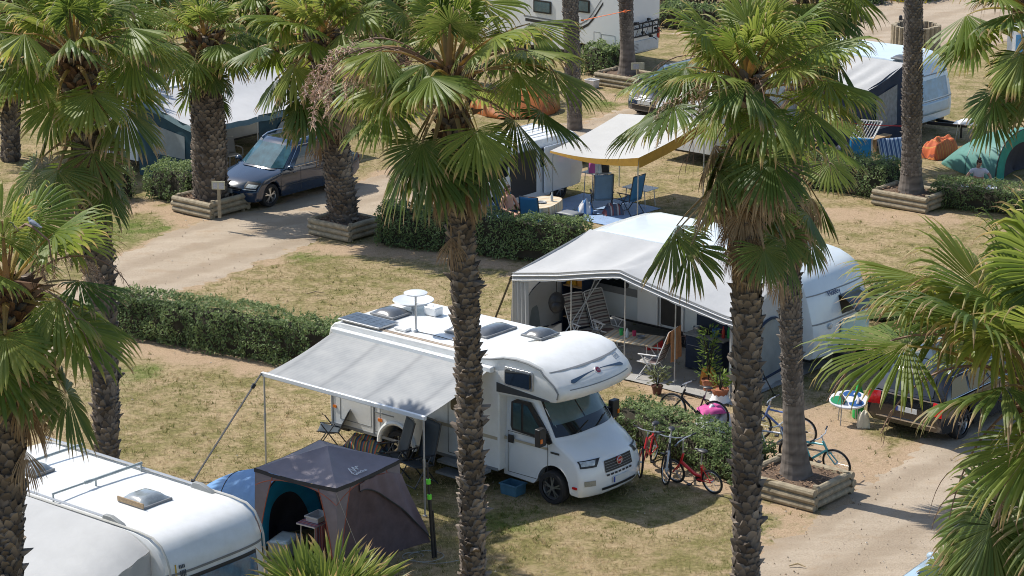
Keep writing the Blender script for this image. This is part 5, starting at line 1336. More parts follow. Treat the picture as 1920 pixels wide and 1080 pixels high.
M_tealwall = mat("petrol_blue_cloth", (.010, .050, .070), .7, var=.25, scale=3, bump=.2, bscale=12)
mb = MB(); mb.grid(lambda a, b: (-2.6 * a, .02 * math.sin(a * 20), roof5(0, a)[2] * (1 - b) + .01), 14, 8); w5 = obj("end_wall", mb, M_tealwall, aw5, smooth=True)
mb = MB(); mb.quad((-.5, -.03, 1.5), (-1.9, -.03, 1.7), (-1.9, -.03, .8), (-.5, -.03, .8)); obj("window_panel", mb, M_panel, w5)
mb = MB(); mb.grid(lambda a, b: (-.02 * math.sin(a * 30), 2.6 + 3.6 * a, 1.78 * (1 - b) + .01), 24, 8); w5 = obj("front_wall", mb, M_tealwall, aw5, smooth=True)
mb = MB(); ap = [(.035, 3.3, .5)] + [(.035, 3.85 - .55 * math.cos(PI * i / 10), 1.0 + .5 * math.sin(PI * i / 10)) for i in range(11)] + [(.035, 4.4, .5)]; mb.poly(ap); obj("window_panel", mb, M_panel, w5); mb = MB(); mb.poly([(x, y + 1.6, z) for x, y, z in ap]); obj("window_panel", mb, M_panel, w5)
mb = MB(); mb.tube([(0, .03, 0), (0, .03, 1.78)], .02, 6); mb.tube([(0, 2.55, 0), (0, 2.55, 1.76)], .02, 6); obj("pole", mb, M_alu, aw5)
b5 = at(372, 352) - UX * 2.65
c5 = thing("caravan", "white caravan roof behind the large pale grey awning at the upper left", "caravan", (b5.x, b5.y, 0), YA + PI / 2)
LF5 = caravan(c5, 6.4, 2.3, 2.55, .7, 1.9)
mb = MB(); rect(mb, 1.0, 2.0, 1.3, 1.9, -.004, .03, .06); obj("window", mb, M_glass, c5)
hatch(c5, 2.2, 1.1, .45, .45, 2.56, .09, M_dome); hatch(c5, 4.4, 1.1, .6, .6, 2.56, .09, M_dome)
# ---- pale canopy with the yellow valance, and the camper it belongs to
kc = at(1032, 277, 1.75)
can = thing("canopy", "pale grey canopy with a yellow valance over the folding table", "canopy", (kc.x, kc.y, 0), YA)
def roofc(a, b): return (3.2 * a, 3.3 * b, 1.66 + .56 * b + .26 * a - .12 * math.sin(PI * a) * (1 - b) - .05 * math.sin(PI * b))
mb = MB(); mb.grid(roofc, 24, 20); obj("canopy_cloth", mb, mat("pale_canopy", (.47, .465, .445), .75, var=.05, scale=2, trans=.05), can, smooth=True)
mb = MB(); mb.grid(lambda a, b: tuple(Vector(roofc(a, 0)) + Vector((0, -.03 * b, -.24 * b * (.2 + .8 * a)))), 24, 3); mb.grid(lambda a, b: tuple(Vector(roofc(1, a)) + Vector((.03 * b, 0, -.30 * b))), 20, 3); obj("valance", mb, mat("mustard_cloth", (.42, .23, .03), .75, var=.15, trans=.15), can, smooth=True)
for x, y in ((.05, .05), (3.15, .05), (.05, 3.25), (3.15, 3.25)):
    mb = MB(); mb.tube([(x, y, 0), (x, y, roofc(x / 3.2, y / 3.3)[2])], .018, 6); obj("pole", mb, M_alu, can)
kd = at(1345, 316)
c6 = thing("caravan", "low white caravan roof seen through the dry palm skirt, joined to the pale canopy", "caravan", (kd.x - .2, kd.y, 0), YA + PI / 2)
LF6 = caravan(c6, 5.0, 2.2, 2.35, .7, 1.7); hatch(c6, 3.6, 1.2, .45, .45, 2.36, .09, M_dome); hatch(c6, 1.7, 1.2, .6, .4, 2.36, .09, M_dome)
mb = MB(); rect(mb, 1.2, 2.2, 1.2, 1.75, -.004, .03, .06); obj("window", mb, M_glass, c6)
# ---- white and blue awning corner at the upper right
ka = at(1885, 142)
a7 = thing("caravan_awning", "white awning with blue stripes at the upper right corner behind the palm fans", "awning", (ka.x, ka.y, 0), YA + .1)
mb = MB(); mb.grid(lambda a, b: (3.5 * a, 2.4 * b, 1.7 + .6 * b - .05 * math.sin(PI * b)), 16, 8); obj("awning_roof", mb, M_whitecloth, a7, smooth=True)
mb = MB(); mb.grid(lambda a, b: (3.5 * a, .02 * math.sin(a * 40), 1.7 * (1 - b) + .01), 30, 6); mb.grid(lambda a, b: (0, 2.4 * a, (1.7 + .6 * a) * (1 - b) + .01), 10, 6); w7 = obj("awning_wall", mb, M_whitecloth, a7, smooth=True)
mb = MB()
for x in (.35, 1.2, 2.1): rect(mb, x, x + .35, .05, 1.55, -.03, .006)
obj("blue_panel", mb, mat("sky_blue_cloth", (.10, .30, .55), .7, var=.1), w7)

# ================================================================ CARS
def car(root, bodym, L=4.85, W=1.86, Hh=1.72, hood=1.02, ws0=.95, ws1=1.95, rear=.25, front_oh=.93, wb=2.92, rails=True, glassm=None, drl=True):
    """x forward with x = 0 at the tail; a people carrier outline"""
    fx = L - front_oh; rx = fx - wb; h = W / 2; wr = .345
    top = Hh
    pr = [(.06, .30, h * .96, 0, 0), (.0, .50, h, .12, 0), (.02, .78, h, .12, 0), (.05, .98, h, .10, .02)]
    pr += [(L - ws0 - .12, 1.02, h, 0, .02), (L - ws0, hood, h, .10, .02), (L - .45, hood - .10, h, .22, .05), (L - .14, hood - .26, h * .97, .32, .06), (L - .04, hood - .40, h * .97, .32, .03), (L, .52, h * .98, .30, 0), (L - .02, .34, h * .98, .28, 0), (L - .10, .24, h * .96, .2, 0), (fx + wr + .12, .24, h * .98, .02, 0)]
    pr += [(x, z, h, 0, 0) for x, z in arch(fx, wr, wr + .06, 10, 170, 10)] + [(fx - wr - .12, .22, h, 0, 0), (rx + wr + .12, .22, h, 0, 0)]
    pr += [(x, z, h, 0, 0) for x, z in arch(rx, wr, wr + .06, 10, 170, 10)] + [(rx - wr - .10, .27, h * .98, .05, 0)]
    LF = Loft(pr, pw=3.2, inset=.08)
    mb = MB(); LF.build(mb); b = obj("body", mb, bodym, root, smooth=True, angle=38)
    # greenhouse: base ring and roof ring
    x0, x1 = .06, L - ws0 + .02; r0, r1 = rear + .22, L - ws1
    def ring(x_a, x_b, hw, z, kf, kr): return [(x_a + kr, -hw, z), (x_a, -hw * .6, z), (x_a, hw * .6, z), (x_a + kr, hw, z), (x_b - kf, hw, z), (x_b, hw * .6, z), (x_b, -hw * .6, z), (x_b - kf, -hw, z)]
    B = ring(x0, x1, h * .955, .985, .24, .10); T1 = ring(r0 - .06, r1 + .10, h * .79, top - .09, .10, .08); T2 = ring(r0 + .05, r1 - .05, h * .70, top - .015, .08, .06)
    n = 8; mb = MB(); vs = B + T1 + T2; fs = [(j * n + i, j * n + (i + 1) % n, (j + 1) * n + (i + 1) % n, (j + 1) * n + i) for j in range(2) for i in range(n)] + [tuple(range(16, 24))]
    mb.add(vs, fs); gh = obj("cabin_roof", mb, bodym, root, smooth=True, angle=50, bevel=0)
    Bv, Tv = [Vector(p) for p in B], [Vector(p) for p in T1]
    def pane(i, j, a0, a1, z0_, z1_, off=.008):
        b0, b1, t0_, t1_ = Bv[i], Bv[j], Tv[i], Tv[j]; nrm = (b1 - b0).cross(t0_ - b0).normalized()
        if nrm.dot((b0 + b1) / 2 - Vector((L * .45, 0, 1.2))) < 0: nrm = -nrm
        def q(a, z): return b0.lerp(b1, a).lerp(t0_.lerp(t1_, a), z) + nrm * off
        return [q(a0, z0_), q(a1, z0_), q(a1, z1_), q(a0, z1_)]
    g = glassm or M_glassb
    mb = MB(); A = pane(4, 5, .12, 1, .06, .93); Bq = pane(5, 6, 0, 1, .06, .93); Cq = pane(6, 7, 0, .88, .06, .93)
    for Q in (A, Bq, Cq): mb.poly(Q)
    obj("windscreen", mb, g, root)
    mb = MB(); mb.poly(pane(1, 2, -.06, 1.06, .12, .9)); obj("rear_window", mb, M_glass, root)
    for (i, j) in ((3, 4), (0, 7)):
        for a0, a1 in ((.05, .27), (.30, .55), (.58, .86)):
            mb = MB(); mb.poly(pane(i, j, a0, a1, .10, .84)); obj("side_window", mb, M_glass, root)
        mb = MB(); Q = pane(i, j, .03, .95, .03, .95, .014); mb.tube([Q[0], Q[1]], .012, 5); mb.tube([Q[1], Q[1].lerp(Q[2], .5), Q[2]], .010, 5); mb.tube([Q[3], Q[2]], .010, 5); obj("chrome_trim", mb, M_chrome, root)
    for s in (-1, 1):
        mb = MB(); LF.patch(mb, 6.35, 7.75, s * .58, s * .975, 5, 8, .012, s * .66, s * .975); hl = obj("headlight", mb, M_black, root, smooth=True)
        mb = MB(); LF.patch(mb, 6.7, 7.3, s * .68, s * .95, 4, 6, .018); LF.patch(mb, 7.6, 7.72, s * .62, s * .97, 1, 6, .018); obj("lens", mb, M_lens, hl, smooth=True)
        mb = MB(); LF.patch(mb, 1.7, 3.0, s * .70, s * .985, 4, 6, .012); obj("tail_light", mb, M_redlens, root, smooth=True)
        xm = L - ws0 - .30
        mb = MB(); mb.ball((xm, s * (h + .14), 1.06), (.09, .13, .085), 12, 8); mb.box((xm, s * (h + .02), 1.0), (.06, .12, .04)); obj("wing_mirror", mb, bodym, root, smooth=True)
        if rails:
            mb = MB(); y = s * h * .74; mb.tube([(r0 + .05, y, top - .06), (r0 + .2, y, top + .03), (L * .4, y, top + .055), (r1 - .25, y, top + .03), (r1 - .02, y, top - .06)], .02, 6); obj("roof_rail", mb, M_chrome, root, smooth=True)
        mb = MB()
        for xd in (rx + .55, rx + 1.5, fx - .42): mb.box((xd, s * h, .63), (.012, .012, .66))
        mb.box((L * .45, s * h, .52), (2.6, .016, .02)); obj("door_line", mb, M_seam, root)
        mb = MB()
        for xd in (rx + .75, rx + 1.72): mb.box((xd, s * (h + .012), .86), (.2, .03, .035))
        obj("door_handle", mb, bodym, root, bevel=.008)
        wheel(root, fx, s * (h - .12), wr, .22, s, 5); wheel(root, rx, s * (h - .12), wr, .22, s, 5)
    mb = MB(); mb.box(((r0 + r1) / 2 + .25, 0, top - .008), (r1 - r0 - .7, h * 1.1, .016)); obj("glass_roof", mb, M_glass, gh, bevel=.006)
    mb = MB()
    LF.patch(mb, 7.55, 7.68, -.55, .55, 1, 14, .014); LF.patch(mb, 7.86, 7.98, -.55, .55, 1, 14, .014); LF.patch(mb, 9.2, 9.32, -.6, .6, 1, 12, .012); obj("chrome_grille", mb, M_chrome, root)
    mb = MB(); LF.patch(mb, 7.45, 8.1, -.56, .56, 2, 12, .008); LF.patch(mb, 9.35, 10.3, -.6, .6, 2, 12, .008); gq = obj("grille", mb, M_black, root)
    p = LF.pt(8.62, 0); mb = MB(); mb.box((p.x + .012, 0, p.z), (.015, .52, .11)); obj("number_plate", mb, M_plate, root)
    mb = MB(); mb.box((.0, 0, .68), (.016, .52, .11)); pl = obj("number_plate", mb, M_plate, root); mb = MB(); mb.box((-.011, .235, .68), (.006, .045, .108)); obj("blue_strip", mb, M_bluestrip, pl)
    mb = MB(); mb.box((.03, 0, .965), (.03, W * .86, .022)); mb.box((.0, 0, .44), (.05, W * .8, .03)); obj("tail_trim", mb, M_chrome, root)
    mb = MB(); mb.box((L / 2, 0, .26), (L - .7, W - .25, .12)); obj("underbody", mb, M_black, root)
    return LF

def place_car(front_left_wheel, side, yaw, L=4.85, W=1.86, front_oh=.93):
    """root position so that the front wheel on `side` (+1 left) stands on the given ground point"""
    X = Vector((math.cos(yaw), math.sin(yaw), 0)); Y = Vector((-math.sin(yaw), math.cos(yaw), 0))
    return front_left_wheel - X * (L - front_oh) - Y * side * (W / 2 - .05)
yc = YA - PI / 2
M_navyp = mat("dark_blue_car_paint", (.010, .028, .062), .16, var=.1, scale=1.5, coat=.8, spec=.6)
cb = thing("car", "dark blue people carrier with roof rails parked on the sand track", "car", tuple(place_car(at(507, 387), 1, yc, L=4.62)), yc)
car(cb, M_navyp, L=4.62, wb=2.75, Hh=1.70, ws0=1.30, ws1=2.20, hood=.97, glassm=mat("pale_blue_windscreen", (.035, .095, .13), .04, var=.5, scale=2.5, spec=.35, coat=0))
bk = at(1628, 808) + UX * .93
cbl = thing("car", "black car with red tail light and silver roof rails, tail towards the round board", "car", tuple(bk), YA + PI / 2)
car(cbl, mat("black_car_paint", (.010, .011, .014), .18, var=.1, coat=.7), L=4.7, Hh=1.55, hood=.98)
pb = at(1640, 1062, 1.45)
cpb = thing("car", "pale blue car on the sand track, only its roof in the picture", "car", (pb.x + .5, pb.y - 1.6, 0), YA + PI / 2 + .1)
car(cpb, mat("pale_blue_car_paint", (.36, .47, .56), .2, var=.06, coat=.6), L=4.2, Hh=1.5, rails=False)
bb = at(1232, 225)
cbb = thing("car", "dark blue car whose bonnet shows above the pale canopy", "car", tuple(place_car(at(1262, 226), 1, yc)), yc)
car(cbb, M_navyp, L=4.4, Hh=1.5, rails=False)
# white panel van behind the rough palm
vn = at(845, 412)
van = thing("van", "white camper van behind the tall rough palm, side door slid open", "van", tuple(vn + VX * 4.9), yc)
hv = .92
pv = [(.05, .35, hv, 0, 0), (0, .8, hv, .06, 0), (.08, 1.75, hv * .95, .06, .03), (.25, 1.95, hv * .88, 0, .04), (3.3, 2.0, hv * .88, 0, .04), (3.65, 1.90, hv * .88, .1, .03), (4.25, 1.10, hv * .97, .16, .02), (4.35, 1.02, hv * .97, .18, .03), (4.82, .88, hv * .97, .22, .03), (4.90, .72, hv * .97, .22, 0), (4.92, .42, hv * .98, .22, 0), (4.84, .26, hv * .96, .2, 0)]
pv += [(x, z, hv, 0, 0) for x, z in arch(4.0, .33, .40, 8, 172, 8)] + [(3.5, .25, hv, 0, 0), (1.5, .25, hv, 0, 0)] + [(x, z, hv, 0, 0) for x, z in arch(1.0, .33, .40, 8, 172, 8)] + [(.5, .3, hv, 0, 0)]
LV = Loft(pv, pw=3.2, inset=.06); mb = MB(); LV.build(mb); obj("body", mb, M_white, van, smooth=True, angle=40)
mb = MB(); LV.patch(mb, 5.1, 5.92, -.9, .9, 5, 14, .008); obj("windscreen", mb, M_glassb, van, smooth=True)
for s in (-1, 1):
    mb = MB(); LV.patch(mb, 8.1, 8.8, s * .6, s * .93, 3, 6, .012); obj("headlight", mb, M_lens, van, smooth=True)
    yv = s * hv * 1.0
    mb = MB(); mb.prism([(3.45, 1.15), (4.05, 1.15), (3.65, 1.72), (3.45, 1.74)], *sorted((yv * .93, yv + s * .006))); obj("side_window", mb, M_glass, van); mb = MB(); mb.prism([(.4, 1.15), (1.9, 1.15), (1.9, 1.7), (.5, 1.7)], *sorted((yv * .93, yv + s * .006))); obj("side_window", mb, M_glass, van)
    for x in (1.0, 4.0): wheel(van, x, s * (hv - .11), .32, .2, s, 6)
mb = MB(); LV.patch(mb, 8.25, 8.75, -.5, .5, 2, 10, .01); obj("grille", mb, M_black, van)
mb = MB(); p = LV.pt(9.5, 0); mb.box((p.x + .012, 0, p.z), (.016, .52, .11)); obj("number_plate", mb, M_plate, van)
mb = MB(); mb.prism([(2.15, .45), (3.3, .45), (3.3, 1.72), (2.15, 1.72)], hv * .9, hv + .008); obj("door_opening", mb, M_black, van)
mb = MB(); mb.box((1.25, hv + .07, 1.05), (1.25, .05, 1.4)); obj("sliding_door", mb, M_white2, van, bevel=.03)
mb = MB()
for y in (-.5, 0, .5): mb.tube([(.5, y, 2.02), (3.2, y, 2.02)], .02, 6)
obj("roof_rib", mb, M_white2, van)

# ================================================================ TENTS
tc_ = Vector((-3.51, 46.94, 0)); tex = (Vector((-2.226, 47.243, 0)) - Vector((-3.344, 45.622, 0))); tyaw = math.atan2(tex.y, tex.x)
gz = thing("gazebo_tent", "dark grey and purple gazebo tent with a white logo on its roof", "tent", (tc_.x, tc_.y, 0), tyaw)
M_tent = mat("dark_grey_tent_cloth", (.225, .195, .215), .55, var=.12, scale=3, bump=.15, bscale=14, trans=.06)
M_tentp = mat("mauve_tent_cloth", (.20, .155, .185), .6, var=.15, scale=3, bump=.2, bscale=12, trans=.12)
M_mesh = mat("dark_mauve_mesh", (.105, .072, .078), .75, var=.25, scale=4, bump=.3, bscale=9, trans=.05)
hh = .98; ze = 1.76; za = 2.12
def roofg(k):
    a0 = [(-hh, -hh), (hh, -hh), (hh, hh), (-hh, hh)][k]; a1 = [(hh, -hh), (hh, hh), (-hh, hh), (-hh, -hh)][k]
    def fn(a, b):
        x = (a0[0] + (a1[0] - a0[0]) * a) * b; y = (a0[1] + (a1[1] - a0[1]) * a) * b
        return (x, y, za + (ze - za) * b - .05 * math.sin(PI * b) * math.sin(PI * a) - .03 * math.sin(PI * a) * b + .012 * noise.noise(Vector((x * 3, y * 3, 0))))
    return fn
mb = MB()
for k in range(4): mb.grid(roofg(k), 14, 12)
rf = obj("tent_roof", mb, M_tent, gz, smooth=True, angle=20)
mb = MB()
for k in range(4): f = roofg(k); mb.grid(lambda a, b: tuple(Vector(f(a, 1)) + Vector((0, 0, -.075 * b)) + Vector((f(a, 1)[0], f(a, 1)[1], 0)) * .012), 14, 1)
obj("roof_band", mb, mat("band_charcoal", (.03, .033, .04), .6, var=.1), rf)
# logo on the +x... face that looks to the camera right
def onroof(k, a, b, h=.006): p = Vector(roofg(k)(a, b)); return p + Vector((0, 0, h))
kf = 0
mb = MB()
mb.tube([onroof(0, a_, b_, .012) for a_, b_ in ((.34, .82), (.355, .66), (.42, .80), (.44, .66), (.49, .76), (.51, .67), (.55, .69))], .014, 5)
lg = obj("logo_peaks", mb, M_whitecloth, rf)
p0, p1, p2 = onroof(0, .45, .86), onroof(0, .55, .86), onroof(0, .45, .80)
ex = (p1 - p0).normalized(); ez = ex.cross((p2 - p0).normalized()).normalized(); ey = ez.cross(ex)
tx = text("lettering", "Quechua", .105, M_whitecloth, rf, p0 + ez * .016, (0, 0, 0)); tx.rotation_euler = Matrix((ex, ey, ez)).transposed().to_euler()
# walls: the two near sides; legs
M_piping = mat("orange_piping", (.36, .09, .045), .6, var=.1)
CR = [Vector((-hh, -hh, 0)), Vector((hh, -hh, 0)), Vector((hh, hh, 0)), Vector((-hh, hh, 0))]
for i in range(4):
    c = CR[i]; mb = MB(); dx = Vector((-1 if c.x > 0 else 1, 0, 0)); dy = Vector((0, -1 if c.y > 0 else 1, 0))
    def leg(d):
        def fn(a, b):
            w_ = .34 * (1 - b) ** 1.6 + .10
            p = c * (1 + .035 * b) + d * (w_ * a); return (p.x, p.y, (ze - .06) * (1 - b) + .01)
        return fn
    mb.grid(leg(dx), 5, 14); mb.grid(leg(dy), 5, 14); lgm = obj("tent_leg", mb, M_tent, gz, smooth=True)
    for d in (dx, dy):
        mb = MB(); mb.tube([Vector(leg(d)(1, j / 14)) for j in range(15)], .011, 5); obj("piping", mb, M_piping, lgm, smooth=True)
for k, nm in ((0, "left"), (1, "right"), (2, "b"), (3, "c")):
    a, b = CR[k], CR[(k + 1) % 4]; mb = MB()
    top = lambda s: a.lerp(b, s) + Vector((0, 0, ze - .05 - .03 * math.sin(PI * s)))
    bot = lambda s: a.lerp(b, s) + Vector((0, 0, ze - .10 - .24 * abs(2 * s - 1) ** 2.5))
    mb.grid(lambda s, t_: tuple(top(s).lerp(bot(s), t_)), 20, 2); obj("valance", mb, M_tent, gz, smooth=True)
    mb = MB(); mb.tube([bot(j / 20) for j in range(21)], .011, 5); obj("piping", mb, M_piping, gz, smooth=True)
wing = local(gz, Vector((-1.569, 47.307, 0)))
def wallr(s, t_):                                    # near right side: mesh, its far edge pulled out to a point
    a, b = CR[0], CR[1]; s0 = .06 + .94 * s
    p = a.lerp(b, s0) + Vector((0, 0, ze - .10 - .20 * abs(2 * s0 - 1) ** 2.5))
    foot = a.lerp(b, s0).lerp(Vector((wing.x, wing.y, 0)), s ** 1.3)
    q = p.lerp(Vector((foot.x, foot.y, .01)), t_); q.y += .03 * math.sin(s * 21 + t_ * 2) * math.sin(PI * t_) + .10 * math.sin(PI * t_) * math.sin(PI * s); return q
mb = MB(); mb.grid(lambda s, t_: tuple(wallr(s, t_)), 40, 18); obj("mesh_wall", mb, M_mesh, gz, smooth=True)
mb = MB(); mb.grid(lambda s, t_: tuple(wallr(.30 + .70 * s, t_ * (.10 + .90 * max(0, s - .05) ** 1.7)) + Vector((0, -.03 - .012 * math.sin(s * 26), 0))), 40, 12); obj("wall_flap", mb, M_tentp, gz, smooth=True)
mb = MB(); mb.tube([wallr(.30 + .70 * j / 20, (.10 + .90 * max(0, j / 20 - .05) ** 1.7)) + Vector((0, -.04, 0)) for j in range(21)], .014, 5); obj("flap_seam", mb, M_seam, gz, smooth=True)
mb = MB(); mb.grid(lambda s, t_: tuple(CR[1].lerp(CR[2], s) + Vector((.02 * math.sin(s * 20), 0, (ze - .1) * (1 - t_) + .01))), 16, 8); obj("back_wall", mb, M_mesh, gz, smooth=True)
for i, (u_, v_) in enumerate(((690, 1075),)):
    g = local(gz, at(u_, v_)); mb = MB(); c = CR[0]; mb.tube([c + Vector((0, 0, ze - .1)), (g.x, g.y, 0)], .005, 4); obj("guy_rope", mb, mat("pale_rope", (.45, .43, .40), .7, var=0), gz)

def popup(name, label, p_left, p_right, h, depth, cm, doorm, yaw_open=None, group=None, hood=None):
    """pop-up tent: arched mouth from p_left to p_right, tapering backwards"""
    c = (p_left + p_right) / 2; e = p_right - p_left; Wd = e.length; rt = thing(name, label, "tent", (c.x, c.y, 0), math.atan2(e.y, e.x), group)
    def fn(a, b):
        th = PI * a; w_ = Wd / 2 * (1 - .55 * b ** 1.6); hh_ = h * math.cos(b * PI / 2 * .97) ** .8
        return (-math.cos(th) * w_ + .02 * math.sin(b * 9 + a * 14), depth * b + .10 * math.sin(th), math.sin(th) ** .8 * hh_ + .005)
    mb = MB(); mb.grid(fn, 28, 16); sh = obj("shell", mb, cm, rt, smooth=True)
    mb = MB(); mb.tube([fn(i / 28, 0) for i in range(29)], .02, 6); mb.tube([fn(i / 28, .5) for i in range(29)], .012, 6); obj("hoop", mb, M_black, rt, smooth=True)
    mb = MB(); mb.grid(lambda a, b: (fn(a, .02)[0] * (.68 if b > .5 else 1), fn(a, 0)[1] - .03 + .06 * b, fn(a, .02)[2] * (.70 if b > .5 else 1)), 28, 1); obj("door_surround", mb, hood or cm, rt, smooth=True)
    mb = MB(); mb.grid(lambda a, b: (fn(a, .03)[0] * .8 * b, fn(a, 0)[1] + .05 + .3 * (1 - b), fn(a, .03)[2] * .78 * b + .01), 28, 4); obj("inner_wall", mb, doorm, rt, smooth=True)
    return rt
M_bluet = mat("cornflower_tent_cloth", (.17, .36, .66), .5, var=.12, scale=4, bump=.3, bscale=9, trans=.2)
M_blued = mat("petrol_tent_cloth", (.02, .34, .55), .5, var=.15, scale=4, bump=.2, trans=.12)
M_inner = mat("dark_inner_cloth", (.03, .03, .04), .8, var=.3, scale=4)
pt = popup("pop_up_tent", "blue pop-up tent with a dark open mouth behind the grey gazebo tent", at(487, 1030), at(603, 988), 1.30, 2.8, M_bluet, M_inner, hood=M_blued)
tl, tr_ = at(1866, 342), at(1975, 306)
pt2 = popup("pop_up_tent", "teal and grey-green pop-up tent beside the person in the white shirt", tl, tr_, 1.35, 2.5, mat("grey_green_cloth", (.10, .27, .23), .6, var=.15, scale=4, trans=.15), M_inner, hood=M_tealfab)

# ================================================================ CAMPING THINGS
yU, yV = YA, YA + PI / 2
M_frame = mat("dark_tube", (.03, .03, .035), .4, var=.1)
M_white_tube = mat("white_tube", (.70, .70, .70), .35, var=.05)

def stripes_mat(name, cols, freq, axis=0, rough=.75):
    m = bpy.data.materials.new(name); m.use_nodes = True; t = m.node_tree; b = t.nodes["Principled BSDF"]; b.inputs["Roughness"].default_value = rough
    tc = t.nodes.new("ShaderNodeTexCoord"); sx = t.nodes.new("ShaderNodeSeparateXYZ"); t.links.new(tc.outputs["Object"], sx.inputs[0])
    f = mathn(t, 'FRACT', mathn(t, 'MULTIPLY', sx.outputs[axis], freq), 0)
    r = t.nodes.new("ShaderNodeValToRGB"); r.color_ramp.interpolation = 'CONSTANT'; el = r.color_ramp.elements
    while len(el) < len(cols): el.new(.5)
    for e, (p, c) in zip(el, cols): e.position = p; e.color = (*c, 1)
    t.links.new(f, r.inputs[0]); t.links.new(r.outputs[0], b.inputs["Base Color"]); return m

def camp_chair(p, yaw, label, fab, tube=M_frame, group=None, recline=.35, arms=True, high=1.0, name="camping_chair"):
    """folding armchair; its sitter looks along +x"""
    r = thing(name, label, "chair", (p.x, p.y, 0), yaw, group); w_ = .27
    mb = MB()
    mb.grid(lambda a, b: (-.22 + .46 * a, -w_ + 2 * w_ * b, .43 - .035 * math.sin(PI * a) - .02 * math.sin(PI * b) + .03 * a), 8, 8); obj("seat", mb, fab, r, smooth=True, solid=.018)
    bk = lambda a, b: (-.22 - .62 * high * a * math.sin(recline) - .03 * math.sin(PI * b), -w_ + 2 * w_ * b, .43 + .66 * high * a * math.cos(recline) + .02)
    mb = MB(); mb.grid(bk, 10, 8); obj("backrest", mb, fab, r, smooth=True, solid=.02)
    mb = MB()
    for s in (-1, 1):
        y = s * (w_ + .015)
        mb.tube([(-.20, y, .40), Vector(bk(1, 0 if s < 0 else 1)) + Vector((0, s * .015, .02))], .013, 6); mb.tube([(-.22, y, .42), (.26, y, .45)], .013, 6)
    mb.tube([Vector(bk(1, 0)) + Vector((0, 0, .02)), Vector(bk(1, .5)) + Vector((0, 0, .03)), Vector(bk(1, 1)) + Vector((0, 0, .02))], .013, 6); obj("frame", mb, tube, r, smooth=True)
    for s in (-1, 1):
        y = s * (w_ + .03)
        for xa, xb, zt in ((.28, -.14, .62), (-.30, .16, .62)):
            mb = MB(); mb.tube([(xa, y, 0), (xb, y, zt)], .013, 6); obj("leg", mb, tube, r, smooth=True)
        if arms: mb = MB(); mb.box((-.0, y, .635), (.46, .05, .025)); obj("armrest", mb, tube, r, bevel=.01)
    mb = MB(); mb.tube([(.28, -w_ - .03, .02), (.28, w_ + .03, .02)], .012, 6); mb.tube([(-.30, -w_ - .03, .02), (-.30, w_ + .03, .02)], .012, 6); obj("crossbar", mb, tube, r)
    return r

def camp_table(p, yaw, lx, ly, h, label, topm, legm=M_alu, oval=False, cloth=0, name="camping_table"):
    r = thing(name, label, "table", (p.x, p.y, 0), yaw)
    mb = MB()
    if oval:
        n = 36; pts = [(math.copysign(abs(math.cos(2 * PI * i / n)) ** .6, math.cos(2 * PI * i / n)) * lx / 2, math.copysign(abs(math.sin(2 * PI * i / n)) ** .8, math.sin(2 * PI * i / n)) * ly / 2) for i in range(n)]
        mb.prism(pts, h - .03, h, 'Z')
    else: mb.box((0, 0, h - .015), (lx, ly, .03))
    obj("table_top", mb, topm, r, bevel=.008)
    if cloth and oval:
        mb = MB(); mb.grid(lambda a, b: (pts_x(a, lx, b), pts_y(a, ly, b), h + .003 - cloth * b * (1 + .15 * math.sin(a * 60))), 60, 5); obj("cloth_edge", mb, topm, r, smooth=True)
    for sx in (-1, 1):
        for sy in (-1, 1):
            mb = MB(); mb.tube([(sx * lx * .42, sy * ly * .4, 0), (sx * lx * .36, sy * ly * .38, h - .03)], .014, 6); obj("leg", mb, legm, r)
    return r
def pts_x(a, lx, b): c = math.cos(2 * PI * a); return math.copysign(abs(c) ** .6, c) * (lx / 2 + .012 + .02 * b)
def pts_y(a, ly, b): s = math.sin(2 * PI * a); return math.copysign(abs(s) ** .8, s) * (ly / 2 + .012 + .02 * b)

def cup(p, r, h, label, m, cat="cup", name="cup", group=None):
    mb = MB(); mb.lathe([(.001, 0), (r * .8, 0), (r, h), (r * .92, h), (r * .75, .01), (.001, .01)], (0, 0, 0), 'Z', 14, cap=False)
    o = obj(name, mb, m, None, smooth=True, loc=p); return tag(o, label, cat, group)
def bottle(p, h, label, m, r=.04):
    mb = MB(); mb.lathe([(.001, 0), (r, 0), (r * 1.02, h * .6), (r * .5, h * .78), (r * .38, h * .97), (r * .42, h), (.001, h)], (0, 0, 0), 'Z', 14, cap=False)
    return tag(obj("bottle", mb, m, None, smooth=True, loc=p), label, "bottle")
def crate(p, yaw, s, label, m, lid=None, name="crate", cat="crate"):
    r = thing(name, label, cat, (p.x, p.y, p.z), yaw); x, y, z = s; mb = MB(); th = .015
    mb.add([(-x / 2 * .92, -y / 2 * .92, 0), (x / 2 * .92, -y / 2 * .92, 0), (x / 2 * .92, y / 2 * .92, 0), (-x / 2 * .92, y / 2 * .92, 0), (-x / 2, -y / 2, z), (x / 2, -y / 2, z), (x / 2, y / 2, z), (-x / 2, y / 2, z)], [(3, 2, 1, 0), (0, 1, 5, 4), (1, 2, 6, 5), (2, 3, 7, 6), (3, 0, 4, 7)])
    b = obj("tub", mb, m, r, solid=th)
    mb = MB()
    for q in (((0, -y / 2, z), (x + .04, .03, .035)), ((0, y / 2, z), (x + .04, .03, .035)), ((-x / 2, 0, z), (.03, y - .03, .035)), ((x / 2, 0, z), (.03, y - .03, .035))): mb.box(*q)
    obj("rim", mb, m, r, bevel=.006)
    if lid: mb = MB(); mb.grid(lambda a, b: ((a - .5) * x, (b - .5) * y, z + .02 + .04 * (1 - abs(2 * a - 1) ** 6) * (1 - abs(2 * b - 1) ** 6)), 8, 8); obj("lid", mb, lid, r, smooth=True, solid=.006)
    return r
